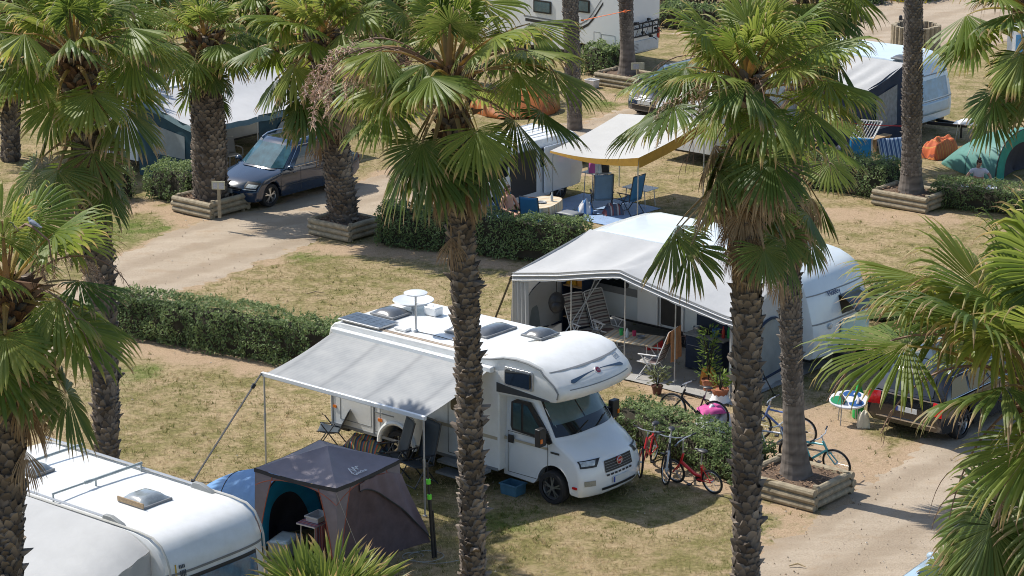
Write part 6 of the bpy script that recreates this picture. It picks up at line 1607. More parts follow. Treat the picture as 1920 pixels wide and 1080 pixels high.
def cloth_heap(p, s, label, m, seed=1, name="blanket", cat="blanket", yaw=0):
    x, y, z = s
    def fn(a, b):
        u, v = 2 * a - 1, 2 * b - 1; f = max(0, (1 - abs(u) ** 3)) * max(0, (1 - abs(v) ** 3)); n_ = noise.noise(Vector((a * 5, b * 5, seed * 3.1)))
        return (u * x / 2 * (1 + .08 * n_), v * y / 2 * (1 + .08 * noise.noise(Vector((b * 4, a * 4, seed)))), max(.005, z * (f ** .6) * (1 + .35 * n_)))
    mb = MB(); mb.grid(fn, 24, 24); o = obj(name, mb, m, None, smooth=True, loc=p); o.rotation_euler = (0, 0, yaw); return tag(o, label, cat)

# ---- under the big motorhome's awning
M_char = mat("charcoal_mesh_fabric", (.035, .05, .065), .7, var=.15, scale=6)
camp_chair(at(735, 893), yV + 2.6, "dark mesh folding chair in front of the rear wheel of the big motorhome", M_char, recline=.3, high=1.15)
camp_chair(at(783, 905), yV + 2.9, "plain dark folding chair beside the right awning leg of the big motorhome", M_char, recline=.25, high=1.25)
camp_chair(at(620, 838), yV + 2.2, "low black framed chair behind the peak of the grey gazebo tent", M_char, recline=.5, high=.7, arms=False)
M_bstripe = stripes_mat("bright_striped_towel", [(0, (.05, .14, .22)), (.2, (.50, .10, .04)), (.4, (.10, .20, .12)), (.6, (.45, .30, .10)), (.8, (.05, .05, .09))], 6)
cloth_heap(at(690, 842), (1.1, .45, .30), "crumpled striped towel lying under the skirt of the big motorhome", M_bstripe, 3, "towel", "towel", YA)
crate(at(962, 925), YA, (.42, .34, .22), "blue plastic crate under the cab of the big motorhome", mat("blue_crate", (.06, .16, .24), .5, var=.15))
pL_, pT_ = at(813, 1046), at_y(801, 868, at(813, 1046).y + .1)
r = thing("folded_pole", "black folded pole with two bright green clips beside the gazebo tent wing", "pole", (pL_.x, pL_.y, 0), 0)
d = pT_ - pL_; mb = MB(); mb.tube([(0, 0, 0), d * .4, d * .62], .034, 8); mb.tube([d * .55, d], .018, 8); mb.tube([(.05, .02, 0), d * .5 + Vector((.04, .02, 0))], .022, 8); obj("shaft", mb, M_black, r, smooth=True)
for f in (.62, .78): mb = MB(); mb.tube([d * f, d * (f + .05)], .042, 8); obj("clip", mb, mat("lime_clip", (.16, .75, .05), .4, var=0), r)
def strap(name, label, a, b, wd, m, cat="strap"):
    a, b = Vector(a), Vector(b); mb = MB(); mb.bar((0, 0, 0), b - a, wd, .012); mb.box((b - a) * .0 + Vector((0, 0, 0)), (wd * 1.6, wd * 1.6, .05)); mb.tube([(b - a) * .86, (b - a) * .90], wd * .8, 6)
    return tag(obj(name, mb, m, None, loc=a), label, cat)
eLw = mh.matrix_world if False else Matrix.Translation(mh.location) @ mh.rotation_euler.to_matrix().to_4x4()
e_ = eLw @ eL
strap("tie_down_strap", "black tie-down strap from the awning corner of the big motorhome to the lawn", at(362, 902), e_ + Vector((-.05, 0, .03)), .055, M_black)
A2 = Matrix.Translation(aw2.location) @ aw2.rotation_euler.to_matrix().to_4x4()
strap("tie_down_strap", "black tie-down strap from the right end of the open grey awning, between the two trunks", at(1452, 742), A2 @ (eC + Vector((0, 0, -.1))), .06, M_black)
strap("tie_down_strap", "black tie-down strap from the left corner of the open grey awning", at(928, 598), A2 @ eA, .05, M_black)
mb = MB()
hp = at(790, 1045); pts = []
for i in range(70):
    t_ = i / 69; pts.append((.75 * math.cos(t_ * 12) * (.3 + .35 * t_) + .5 * t_ - .2, .5 * math.sin(t_ * 12) * (.4 + .3 * t_), .015 + .004 * math.sin(t_ * 40)))
mb.tube(pts, .009, 5); tag(obj("cable", mb, mat("grey_cable", (.30, .29, .26), .6, var=.1), None, smooth=True, loc=hp), "thin grey cable looped on the lawn below the tall rough palm", "cable")
# ---- inside the gazebo
tb = camp_table(at(593, 1042), tyaw, .62, .45, .72, "small white table with a pink patterned cloth inside the gazebo tent", M_white_tube)
M_pinkp = stripes_mat("pink_patterned_cloth", [(0, (.50, .10, .14)), (.3, (.55, .38, .40)), (.5, (.10, .16, .30)), (.65, (.50, .12, .10)), (.85, (.6, .5, .45))], 9)
mb = MB(); mb.grid(lambda a, b: (-.31 + .62 * a, -.24 - .015 * math.sin(a * 22), .70 - .55 * b), 20, 6); mb.grid(lambda a, b: (.33 + .01 * math.sin(a * 22), -.22 + .44 * a, .70 - .5 * b), 14, 6); mb.grid(lambda a, b: (-.31 + .62 * a, -.23 + .46 * b, .722), 2, 2); obj("hanging_cloth", mb, M_pinkp, tb, smooth=True)
crate(tb.location + Vector((.05, .0, .735)), tyaw, (.40, .30, .10), "shallow white tray on the small table in the gazebo tent", M_white_tube, name="tray", cat="tray")
crate(at(535, 1038), tyaw + .2, (.62, .42, .30), "storage box with a clear lid on the ground inside the gazebo tent", mat("cloudy_plastic_box", (.28, .32, .34), .3, var=.1), mat("clear_lid", (.45, .55, .57), .1, var=.2, spec=.8, coat=.4), "storage_box", "storage box")
cloth_heap(at(596, 1062), (.5, .4, .12), "dark shoes and clothes heap in front of the gazebo table", M_black, 7, "clothes_heap", "clothes", .3)

# ---- bicycles
def bicycle(p, yaw, label, fm, lean=.12, wr=.34, folding=False, mud=None, steer=.0, name="bicycle"):
    r = thing(name, label, "bicycle", (p.x, p.y, 0), yaw, "bicycles of the campers"); r.rotation_euler = (lean, 0, yaw)
    wb = 1.04 if not folding else .98; xr, xf = -wb / 2, wb / 2
    for x in (xr, xf):
        mb = MB(); mb.ring((0, 0, 0), wr - .022, .022, 'Y', 30, 8); wh = obj("wheel", mb, M_rubber, r, smooth=True, loc=(x, 0, wr))
        if x > 0: wh.rotation_euler = (0, 0, steer)
        mb = MB(); mb.ring((0, 0, 0), wr - .05, .010, 'Y', 28, 6)
        for k in range(14): a = 2 * PI * k / 14; mb.tube([(.02 * math.cos(a), .02 * (-1) ** k, .02 * math.sin(a)), ((wr - .05) * math.cos(a), 0, (wr - .05) * math.sin(a))], .0025, 3)
        mb.lathe([(.02, -.04), (.02, .04)], (0, 0, 0), 'Y', 10); obj("rim", mb, M_chrome, wh)
    bb = Vector((-.10, 0, wr - .04)); st = Vector((-.24, 0, wr + .42)); hd0 = Vector((xf - .20, 0, wr + .28)); hd1 = Vector((xf - .26, 0, wr + .44)); ra = Vector((xr, 0, wr)); fa = Vector((xf, 0, wr))
    mb = MB()
    if folding:
        mb.tube([hd0 + Vector((0, 0, -.02)), bb + Vector((.05, 0, .10)), bb + Vector((-.12, 0, .1))], .036, 8); mb.tube([bb + Vector((-.12, 0, -.02)), st + Vector((.0, 0, -.15))], .022, 8)
    else:
        mb.tube([hd0, bb], .026, 8); mb.tube([hd1 + Vector((0, 0, -.05)), st + Vector((.02, 0, -.06))], .022, 8); mb.tube([bb, st], .02, 8)
    mb.tube([hd0 + Vector((.02, 0, -.05)), hd1 + Vector((-.02, 0, .03))], .026, 8)
    for s in (-1, 1):
        mb.tube([bb + Vector((0, s * .02, 0)), ra + Vector((0, s * .055, 0))], .011, 6); mb.tube([st + Vector((0, s * .02, -.1)), ra + Vector((0, s * .055, 0))], .010, 6)
        mb.tube([hd0 + Vector((.02, s * .045, -.06)), fa + Vector((0, s * .055, 0))], .015, 6)
    obj("frame", mb, fm, r, smooth=True)
    sh = .16 if not folding else .22; mb = MB(); mb.tube([st + Vector((0, 0, -.08)), st + Vector((-.05, 0, sh))], .014, 6); obj("seat_post", mb, M_alu, r)
    mb = MB(); mb.ball(st + Vector((-.07, 0, sh + .02)), (.13, .075, .03), 12, 6); mb.ball(st + Vector((.06, 0, sh + .02)), (.09, .025, .022), 10, 6); obj("saddle", mb, M_black, r, smooth=True)
    h = hd1 + Vector((-.05, 0, .16 if not folding else .34)); mb = MB(); mb.tube([hd1, h, h + Vector((.04, 0, .01))], .014, 6); mb.tube([h + Vector((-.05, -.33, .02)), h + Vector((.03, -.12, .0)), h + Vector((.03, .12, 0)), h + Vector((-.05, .33, .02))], .013, 6); obj("handlebar", mb, M_alu, r, smooth=True)
    for s in (-1, 1): mb = MB(); mb.tube([h + Vector((-.055, s * .345, .02)), h + Vector((-.02, s * .23, .015))], .019, 6); obj("grip", mb, M_black, r)
    mb = MB(); mb.lathe([(.085, -.045), (.09, -.042), (.085, -.038)], (bb.x, 0, bb.z), 'Y', 18)
    for s in (-1, 1): mb.tube([bb + Vector((0, s * .06, 0)), bb + Vector((s * .12, s * .07, -s * .10))], .010, 5); mb.box(bb + Vector((s * .12, s * .12, -s * .10)), (.09, .08, .02))
    obj("crank", mb, M_black, r)
    if mud:
        for x in (xr, xf): mb = MB(); mb.ring((x, 0, wr), wr + .025, .022, 'Y', 16, 6, R(10), R(150)); obj("mudguard", mb, mud, r, smooth=True)
    return r
M_bred = mat("bright_red_frame", (.62, .02, .025), .35, var=.1, coat=.4)
bicycle(at(1300, 800), YA + PI + .15, "black bicycle standing on the lawn behind the hedge near the small potted shrub", M_black, lean=.05)
bicycle(at(1212, 880), yV + PI + .35, "red and black mountain bike parked right beside the bumper of the big motorhome", M_bred, lean=-.1, steer=.4)
bicycle(at(1247, 892), yV + PI + .6, "dark bicycle with a pale grey mudguard leaning on the hedge between two red ones", M_black, lean=-.12, mud=mat("pale_mudguard", (.45, .46, .46), .4, var=.1), steer=.3)
bicycle(at(1302, 915), YA + PI - .05, "red folding bicycle with small wheels leaning against the hedge", M_bred, lean=-.16, wr=.27, folding=True)
bicycle(at(1446, 868), YA + .1, "silver framed bicycle half hidden between the two palm trunks", mat("silver_frame", (.45, .47, .52), .3, metal=.6, var=.1), lean=.1)
bicycle(at(1462, 830), YA + PI + .2, "blue and white bicycle standing behind the silver framed one", mat("blue_white_frame", (.12, .18, .40), .35, var=.3, scale=8), lean=-.06)
bicycle(at(1530, 886), YA + .05, "turquoise bicycle behind the nearest log planter, handlebar to the right", mat("turquoise_frame", (.10, .45, .48), .35, var=.1), lean=.22)
# bag and pink cloth
cloth_heap(at(1338, 806), (.75, .55, .50), "bulging white bag on the lawn next to the black bicycle", mat("white_plastic_bag", (.50, .52, .58), .35, var=.2, scale=6), 4, "bag", "bag", .4)
cloth_heap(at(1336, 806) + Vector((0, 0, .44)), (.62, .50, .12), "pink cloth thrown over the white bag", M_pink, 9, "cloth", "cloth", .2)
# potted plants
def potted(p, rp, hp_, hpl, label, saucer=None, n=60, seed=0, spread=.25, leafm=None, potm=M_terra):
    rs = random.Random(seed); r = thing("potted_plant", label, "potted plant", (p.x, p.y, 0))
    mb = MB(); mb.lathe([(.001, 0), (rp * .72, 0), (rp, hp_), (rp * 1.07, hp_), (rp * 1.07, hp_ * .85), (rp * .9, hp_ * .84), (rp * .88, hp_ * .9), (.001, hp_ * .9)], (0, 0, 0), 'Z', 20, cap=False); obj("pot", mb, potm, r, smooth=True)
    mb = MB()
    for i in range(9):
        a = rs.uniform(0, 6.3); s = spread * rs.uniform(.3, 1); mb.tube([(0, 0, hp_ * .8), (s * .3 * math.cos(a), s * .3 * math.sin(a), hp_ + hpl * .5), (s * math.cos(a), s * math.sin(a), hp_ + hpl * rs.uniform(.7, 1))], [.012, .008, .004], 5)
    obj("stem", mb, M_twig, r)
    V = []; F = []; T = []
    for i in range(n):
        a = rs.uniform(0, 6.3); z = rs.uniform(.1, 1); q = Vector((spread * math.cos(a) * rs.uniform(.1, 1) * (1 - .3 * z), spread * math.sin(a) * rs.uniform(.1, 1) * (1 - .3 * z), hp_ + hpl * z))
        d = Vector((math.cos(a), math.sin(a), rs.uniform(-.3, 1.2))).normalized(); s = d.cross(Vector((rs.random(), rs.random(), rs.random()))).normalized(); l = rs.uniform(.09, .17)
        b = len(V); V += [q, q + d * l * .5 + s * l * .17, q + d * l, q + d * l * .5 - s * l * .17]; F.append((b, b + 1, b + 2, b + 3)); T += [rs.uniform(.2, 1)] * 4
    me = bpy.data.meshes.new("leaves"); me.from_pydata([tuple(v) for v in V], [], F); a_ = me.attributes.new("tone", 'FLOAT', 'POINT'); a_.data.foreach_set("value", T); me.materials.append(leafm or M_leaf); link(bpy.data.objects.new("leaves", me), r)
    if saucer: mb = MB(); mb.grid(lambda a, b: ((rp * (.9 + .35 * b)) * math.cos(2 * PI * a), (rp * (.9 + .35 * b)) * math.sin(2 * PI * a), .16 * (1 - b) ** 1.5 + .01 + .015 * math.sin(a * 60)), 40, 5); obj("wrapper", mb, saucer, r, smooth=True)
    return r
M_leafb = attr_mat("bright_leaves", [(0, (.05, .11, .02)), (.5, (.12, .22, .04)), (1, (.25, .33, .09))], .4, .3, .4)
potted(at(1232, 738), .13, .20, .42, "small shrub in a dark pot on the dry lawn in front of the grey awning", n=150, seed=2, spread=.28, potm=mat("dark_brown_pot", (.10, .04, .03), .6, var=.2), leafm=attr_mat("olive_leaves", [(0, (.10, .13, .06)), (1, (.24, .27, .15))], .5, .2))
potted(at(1350, 752), .19, .30, .35, "terracotta pot in a white wrapper at the corner of the grey awning", M_whitecloth, n=120, seed=3, spread=.26, leafm=M_leafb)
potted(A2 @ Vector((5.55, D2 + .18, 0)), .15, .28, 1.25, "tall leafy plant climbing at the right front of the grey awning", n=260, seed=5, spread=.30, leafm=M_leafb)

# ---- in the open grey awning (own grid coordinates: x along the caravan, y towards the front negative)
def in2(x, y, z=0): return A2 @ Vector((x, y, z))
M_lstripe = stripes_mat("grey_striped_canvas", [(0, (.36, .35, .33)), (.35, (.10, .10, .11)), (.5, (.42, .40, .36)), (.7, (.13, .09, .09))], 7.5, 2)
q = local(aw2, at(1098, 652)); camp_chair(in2(q.x, q.y), YA - .35, "striped high-backed chair at the far left inside the grey awning", M_lstripe, M_white_tube, recline=.55, high=1.3)
q = local(aw2, at(1140, 648)); camp_chair(in2(q.x, q.y), YA - .2, "striped high-backed chair nearest the table end inside the grey awning", M_lstripe, M_white_tube, recline=.45, high=1.35)
q = local(aw2, at(1180, 690)); tq = in2(q.x, q.y + .1)
M_check = stripes_mat("faded_checked_tabletop", [(0, (.42, .36, .27)), (.3, (.28, .24, .18)), (.55, (.48, .36, .22)), (.8, (.30, .32, .30))], 5, 0)
camp_table(tq, YA + .25, 1.35, .85, .72, "long table with a faded patterned top under the grey awning", M_check)
cup(tq + Vector((.05, .15, .72)), .05, .12, "pink beaker on the table under the grey awning", mat("pink_plastic", (.6, .05, .14), .4, var=.05))
cup(tq + Vector((-.25, .22, .72)), .05, .15, "green beaker on the table under the grey awning", M_green)
bottle(tq + Vector((-.12, .05, .72)), .22, "small clear bottle on the table under the grey awning", mat("clear_plastic", (.5, .55, .55), .1, var=.05))
cup(tq + Vector((.2, -.02, .72)), .10, .05, "shallow dish among the beakers on the long table", M_trim, "dish", "dish")
q = local(aw2, at(1222, 708)); ch = camp_chair(in2(q.x, q.y), YA + PI + .25, "white framed recliner with an orange-brown towel over its back", M_lstripe, M_white_tube, recline=.4, high=1.25)
mb = MB(); C2 = Matrix.Translation(ch.location) @ ch.rotation_euler.to_matrix().to_4x4()
mb.grid(lambda a, b: (-.54 - (.06 if b > .35 else -.07 + .09 * b / .35) - .02 * math.sin(a * 18) * b, -.30 + .60 * a + .03 * math.sin(b * 5), 1.30 - (.78 * (b - .35) / .65 if b > .35 else .35 * (.35 - b) / .35)), 20, 14)
tw = obj("towel", mb, mat("ochre_towel", (.50, .25, .12), .9, var=.2, scale=12, bump=.4), None, smooth=True, solid=.012); tw.location = ch.location; tw.rotation_euler = ch.rotation_euler; tag(tw, "orange-brown fringed towel hanging over the white framed recliner", "towel")
kb = in2(*local(aw2, at(1320, 705)).xy[:2] if False else (local(aw2, at(1318, 700)).x, local(aw2, at(1318, 700)).y + .25))
kr = thing("camp_kitchen", "dark navy fabric kitchen cupboard at the right inside the grey awning", "cupboard", tuple(kb), YA)
mb = MB(); mb.box((0, 0, .44), (1.05, .5, .80)); obj("cupboard", mb, M_navy, kr, bevel=.03); mb = MB(); mb.box((0, 0, .86), (1.15, .55, .03)); obj("worktop", mb, M_trim, kr); mb = MB(); mb.box((0, -.256, .44), (.012, .012, .72)); mb.box((0, -.256, .62), (.9, .012, .012)); obj("zip", mb, M_trim, kr)
mb = MB(); mb.box((0, .24, 1.12), (1.1, .02, .5)); obj("windbreak", mb, M_navy, kr)
KM = Matrix.Translation(kr.location) @ kr.rotation_euler.to_matrix().to_4x4()
for i, (x, y, r_, h_, lb, mm) in enumerate([(-.35, 0, .11, .14, "shiny saucepan on the navy kitchen cupboard", M_chrome), (-.08, .05, .13, .10, "black frying pan standing on the navy kitchen cupboard", M_black), (.18, 0, .10, .18, "blue enamel pot on the navy kitchen cupboard", mat("blue_enamel", (.05, .16, .35), .3, var=.1))]):
    cup(KM @ Vector((x, y, .877)), r_, h_, lb, mm, "pot", "pot")
bottle(KM @ Vector((.38, 0, .877)), .28, "red bottle at the right end of the kitchen cupboard", mat("red_bottle", (.45, .04, .03), .3, var=.1))
bottle(KM @ Vector((.47, .08, .877)), .25, "green bottle at the right end of the kitchen cupboard", M_green)
cloth_heap(in2(5.3, D2 + .55), (.4, .35, .42), "orange bag on the groundsheet beside the navy cupboard", mat("orange_bag", (.60, .22, .02), .6, var=.15), 11, "bag", "bag")
q = local(aw2, at(1068, 632)); sr = thing("shelf", "dark fabric shelf with yellow boxes at the back left of the grey awning", "shelf", tuple(in2(q.x, q.y + .3)), YA)
mb = MB(); mb.box((0, .2, .85), (.62, .03, 1.65)); mb.box((-.31, 0, .85), (.03, .42, 1.65)); mb.box((.31, 0, .85), (.03, .42, 1.65)); obj("sides", mb, M_navy, sr)
for z in (.05, .45, .85, 1.25): mb = MB(); mb.box((0, 0, z), (.6, .4, .02)); obj("board", mb, M_board, sr)
SM = Matrix.Translation(sr.location) @ sr.rotation_euler.to_matrix().to_4x4()
for i, (x, z, s_, m_, lb) in enumerate([(-.2, 1.26, (.14, .2, .26), M_yellow, "yellow carton at the left of the shelf's upper board"), (-.03, 1.26, (.12, .2, .22), M_yellow, "smaller yellow carton in the middle of the shelf's upper board"), (.14, 1.26, (.14, .2, .24), mat("orange_carton", (.55, .25, .05), .7, var=.1), "orange carton at the right of the shelf's upper board"), (-.1, .86, (.2, .2, .14), M_board, "brown box on the shelf's middle board"), (.1, .46, (.3, .25, .2), M_green, "bright green tub on the shelf's lower board")]):
    mb = MB(); mb.box((0, 0, s_[2] / 2), s_); mb.box((0, -s_[1] / 2, s_[2] * .5), (s_[0] * .6, .006, s_[2] * .4)); o = obj("box", mb, m_, None, bevel=.008, loc=SM @ Vector((x, 0, z))); o.rotation_euler = (0, 0, YA); tag(o, lb, "box")
bp_ = in2(.85, D2 + .5, 1.05); mb = MB(); mb.ball((0, 0, .1), (.20, .14, .27), 14, 10); mb.ball((0, -.12, .02), (.14, .08, .15), 12, 8); mb.tube([(0, .05, .33), (0, .1, .6), (0, .06, .78)], .012, 5); tag(obj("backpack", mb, M_black, None, smooth=True, loc=bp_), "black backpack hanging at the left front of the grey awning", "backpack")
cloth_heap(in2(2.7, -.45), (.45, .3, .28), "red bag on the floor in front of the caravan door", M_red, 13, "bag", "bag")
# ---- board on a stool, green cloth, near the black car
bd = at(1590, 792)
st_ = thing("stool", "small stool under the patterned board next to the black car", "stool", (bd.x, bd.y, 0))
mb = MB(); mb.box((0, 0, .40), (.4, .4, .03)); obj("seat", mb, M_trim, st_)
for x in (-.17, .17):
    for y in (-.17, .17): mb = MB(); mb.tube([(x * 1.15, y * 1.15, 0), (x, y, .39)], .014, 6); obj("leg", mb, M_alu, st_)
br = thing("wakeboard", "white board with blue and green swirls and foot straps on the stool", "board", (bd.x, bd.y, .50), .1); br.rotation_euler = (R(24), 0, .1)
n = 32; pts = [(.44 * math.cos(2 * PI * i / n), .30 * math.sin(2 * PI * i / n)) for i in range(n)]
mb = MB(); mb.prism(pts, 0, .05, 'Z'); obj("deck", mb, M_whitecloth, br, bevel=.015)
mb = MB()
for k, (a0, a1, r0_, r1_) in enumerate([(.2, 2.1, .35, .95), (2.3, 4.3, .30, .96), (4.5, 6.1, .35, .92)]):
    mb.cur = k % 2; mb.grid(lambda a, b: (.44 * math.cos(a0 + (a1 - a0) * a) * (r0_ + (r1_ - r0_) * b * math.sin(PI * a) ** .5), .30 * math.sin(a0 + (a1 - a0) * a) * (r0_ + (r1_ - r0_) * b * math.sin(PI * a) ** .5), .054), 14, 3)
obj("swirl", mb, [mat("swirl_blue", (.03, .11, .32), .4, var=0), mat("swirl_green", (.03, .28, .12), .4, var=0)], br)
for x in (-.16, .16): mb = MB(); mb.tube([(x, -.16, .05), (x + .02, -.1, .11), (x, 0, .13), (x - .02, .1, .11), (x, .16, .05)], .03, 6); obj("foot_strap", mb, M_black if x < 0 else M_whitecloth, br, smooth=True)
bottle(at(1612, 790) + Vector((0, .3, .0)), .85, "big green rolled mat standing beside the black car's tail light", M_green, r=.13)
cloth_heap(at(1640, 800) + Vector((-.25, 0, 0)), (.28, .28, .34), "cream bag between the board and the black car", mat("cream_bag", (.62, .58, .45), .7, var=.1), 15, "bag", "bag")

# ---- picnic place beyond the hedge
mb = MB(); g0 = at(1115, 392); mb.grid(lambda a, b: ((a - .5) * 2.9, (b - .5) * 2.6, .012 + .012 * noise.noise(Vector((a * 9, b * 9, 4)))), 24, 24)
gs2 = obj("groundsheet", mb, mat("pale_blue_groundsheet", (.26, .37, .55), .7, var=.1, scale=2.5), None, smooth=True, loc=g0); gs2.rotation_euler = (0, 0, yU); tag(gs2, "pale blue groundsheet spread beyond the dark hedge", "groundsheet")
M_tcl = stripes_mat("patterned_tablecloth", [(0, (.60, .52, .38)), (.25, (.50, .32, .16)), (.4, (.62, .56, .44)), (.7, (.40, .38, .28)), (.8, (.62, .50, .34))], 3.2, 0)
pt_ = at(1018, 425); camp_table(pt_, yV + .3, 1.5, .85, .72, "oval picnic table with a patterned cloth beyond the dark hedge", M_tcl, oval=True, cloth=.28)
bottle(pt_ + Vector((.25, .1, .722)), .26, "clear bottle on the oval picnic table", mat("clear_bottle", (.55, .58, .58), .1, var=.05))
cup(pt_ + Vector((-.3, .1, .722)), .13, .09, "orange bowl of fruit on the oval picnic table", mat("orange_bowl", (.65, .28, .03), .5, var=.3, scale=20), "bowl", "bowl")
cup(pt_ + Vector((-.05, -.1, .722)), .15, .03, "grey plate on the oval picnic table", M_trim, "plate", "plate")
camp_chair(at(1000, 440), yV + .3, "bright blue chair with its back to the hedge at the picnic table", mat("blue_chair_cloth", (.02, .15, .33), .6, var=.1), M_frame, recline=.25, high=1.1)
crate(at(1068, 436), YA, (.62, .45, .55), "dark navy cool box at the end of the picnic table", M_navy, M_trim, "cool_box", "cool box")
rc = camp_chair(at(938, 432), YA + .1, "reclining camp chair with a pink and blue towel beside the white camper van", mat("blue_grey_cloth", (.06, .13, .24), .7, var=.1), M_white_tube, recline=.75, high=1.35)
cloth_heap(at(934, 400) + Vector((0, 0, .55)), (.5, .25, .5), "pink and blue towels on the reclining chair by the van door", stripes_mat("pink_blue_towel", [(0, (.5, .06, .25)), (.5, (.05, .14, .28)), (.75, (.55, .10, .3))], 3), 17, "towel", "towel", .5)
cloth_heap(at(1042, 452), (.7, .4, .2), "rust coloured dog bed under the picnic table", mat("rust_cloth", (.20, .09, .05), .8, var=.3), 19, "dog_bed", "dog bed", .3)
tt = at(1118, 372); camp_table(tt, YA, .75, .5, .80, "folding table with bags under the yellow valance of the pale canopy", M_white_tube)
cloth_heap(tt + Vector((-.05, 0, .80)), (.42, .36, .42), "pink and white shopping bag on the folding table under the canopy", stripes_mat("pink_white_bag", [(0, (.62, .62, .64)), (.55, (.55, .12, .36))], 2.4), 21, "bag", "bag")
cloth_heap(tt + Vector((.25, .05, .80)), (.26, .26, .45), "black bag on the folding table under the canopy", M_black, 22, "bag", "bag")
camp_chair(at(1128, 398), YA + 2.4, "grey blue folding chair on the pale blue groundsheet, nearest the folding table", mat("grey_blue_mesh", (.10, .17, .24), .6, var=.1), M_frame, recline=.2, high=1.15)
camp_chair(at(1180, 400), YA + PI, "blue folding chair on the pale blue groundsheet, right of the grey blue one", mat("mid_blue_mesh", (.03, .16, .34), .6, var=.1), M_frame, recline=.2, high=1.1)
camp_table(at(1200, 385), YA, .9, .6, .55, "low white table on the pale blue groundsheet", M_white_tube)
cloth_heap(at(1150, 402), (.6, .4, .3), "heap of dark clothes on the pale blue groundsheet between the two blue chairs", stripes_mat("mixed_clothes", [(0, (.10, .10, .14)), (.3, (.45, .42, .40)), (.5, (.25, .08, .08)), (.75, (.06, .10, .16))], 5), 33, "clothes_heap", "clothes", .3)
cloth_heap(at(1098, 400), (.45, .4, .35), "white and blue bag at the left edge of the pale blue groundsheet", stripes_mat("white_blue_bag", [(0, (.6, .6, .62)), (.6, (.08, .20, .42))], 5), 35, "bag", "bag", .1)
bottle(tt + Vector((.08, -.16, .80)), .3, "tall clear bottle on the folding table under the canopy", mat("water_bottle", (.45, .55, .60), .1, var=.05))
# ---- right hand pitch
M_sun = mat("bright_blue_lounger_cloth", (.01, .22, .50), .6, var=.1)
lr = at(1612, 302); ln = thing("sun_lounger", "bright blue sun lounger folded upright against the navy awning", "lounger", (lr.x, lr.y, 0), YA + .35)
mb = MB(); mb.grid(lambda a, b: (-.34 + .68 * a, -.02 * math.sin(PI * a), .12 + .62 * b), 8, 8); obj("seat_cloth", mb, M_sun, ln, smooth=True, solid=.02)
mb = MB()
for i in range(8): mb.tube([(-.25 + .62 * i / 7, .05, .76), (-.05 + .62 * i / 7, .32, 1.22)], .016, 5)
mb.tube([(-.30, .03, .74), (.40, .03, .74)], .022, 6); mb.tube([(-.08, .34, 1.24), (.60, .34, 1.24)], .022, 6); mb.tube([(-.30, .03, .74), (-.08, .34, 1.24)], .022, 6); mb.tube([(.40, .03, .74), (.60, .34, 1.24)], .022, 6); obj("slatted_back", mb, M_white_tube, ln)
for x in (-.32, .36): mb = MB(); mb.tube([(x, .0, 0), (x, .02, .76)], .016, 6); mb.tube([(x, .35, 0), (x, .03, .6)], .014, 6); obj("leg", mb, M_white_tube, ln)
M_mstripe = stripes_mat("blue_white_ticking", [(0, (.05, .10, .22)), (.5, (.42, .50, .60)), (.72, (.08, .16, .32)), (.86, (.5, .56, .64))], 7, 0)
mq = at(1678, 304); mb = MB(); mb.grid(lambda a, b: (-.48 + .96 * a, .34 * b + .02 * math.sin(a * 9), .02 + .66 * b ** .9), 24, 8); ms = obj("mattress", mb, M_mstripe, None, smooth=True, solid=.10, loc=mq); ms.rotation_euler = (0, 0, YA + 1.0); tag(ms, "blue and white striped mattress propped up beside the tall bare trunk", "mattress")
wb_ = at(1648, 290); mb = MB(); mb.box((0, 0, .58), (1.0, .30, .03)); mb.box((-.4, 0, .28), (.03, .28, .56)); mb.box((.4, 0, .28), (.03, .28, .56)); bn = obj("bench", mb, M_board, None, bevel=.006, loc=wb_); bn.rotation_euler = (0, 0, yV); tag(bn, "plain wooden bench in front of the navy awning wall", "bench")
cloth_heap(at(1578, 300), (.7, .55, .5), "pile of dark bags left of the bright blue lounger", stripes_mat("dark_bags", [(0, (.02, .02, .03)), (.4, (.05, .06, .12)), (.6, (.02, .02, .02)), (.8, (.18, .19, .22))], 4), 25, "bag_pile", "bags", .2)
bq = at(1762, 292)
M_orpl = stripes_mat("orange_plaid", [(0, (.55, .12, .04)), (.3, (.62, .20, .05)), (.42, (.30, .07, .04)), (.5, (.60, .13, .04)), (.8, (.58, .26, .06)), (.88, (.5, .10, .04))], 4, 0)
cloth_heap(bq, (1.3, .75, .62), "orange plaid blanket draped over a box on the grass", M_orpl, 27, "blanket", "blanket", yV - .1)
camp_table(at(1820, 266), YA + .3, 1.1, .6, .62, "grey folding table with odds and ends in front of the far white caravan's drawbar", M_alu)
cloth_heap(at(1815, 266) + Vector((0, 0, .62)), (.7, .4, .14), "pale cloth on the grey folding table", M_whitecloth, 29, "cloth", "cloth")
mb = MB(); wl0 = at_y(1592, 231, at(1716, 365).y + 2.2); wl1 = at_y(1712, 237, at(1712, 370).y); mb.tube([Vector((0, 0, 0)), (wl1 - wl0) * .5 + Vector((0, 0, -.02)), wl1 - wl0], .012, 5); tag(obj("washing_line", mb, M_red, None, loc=wl0), "red washing line tied to the tall bare trunk", "line")
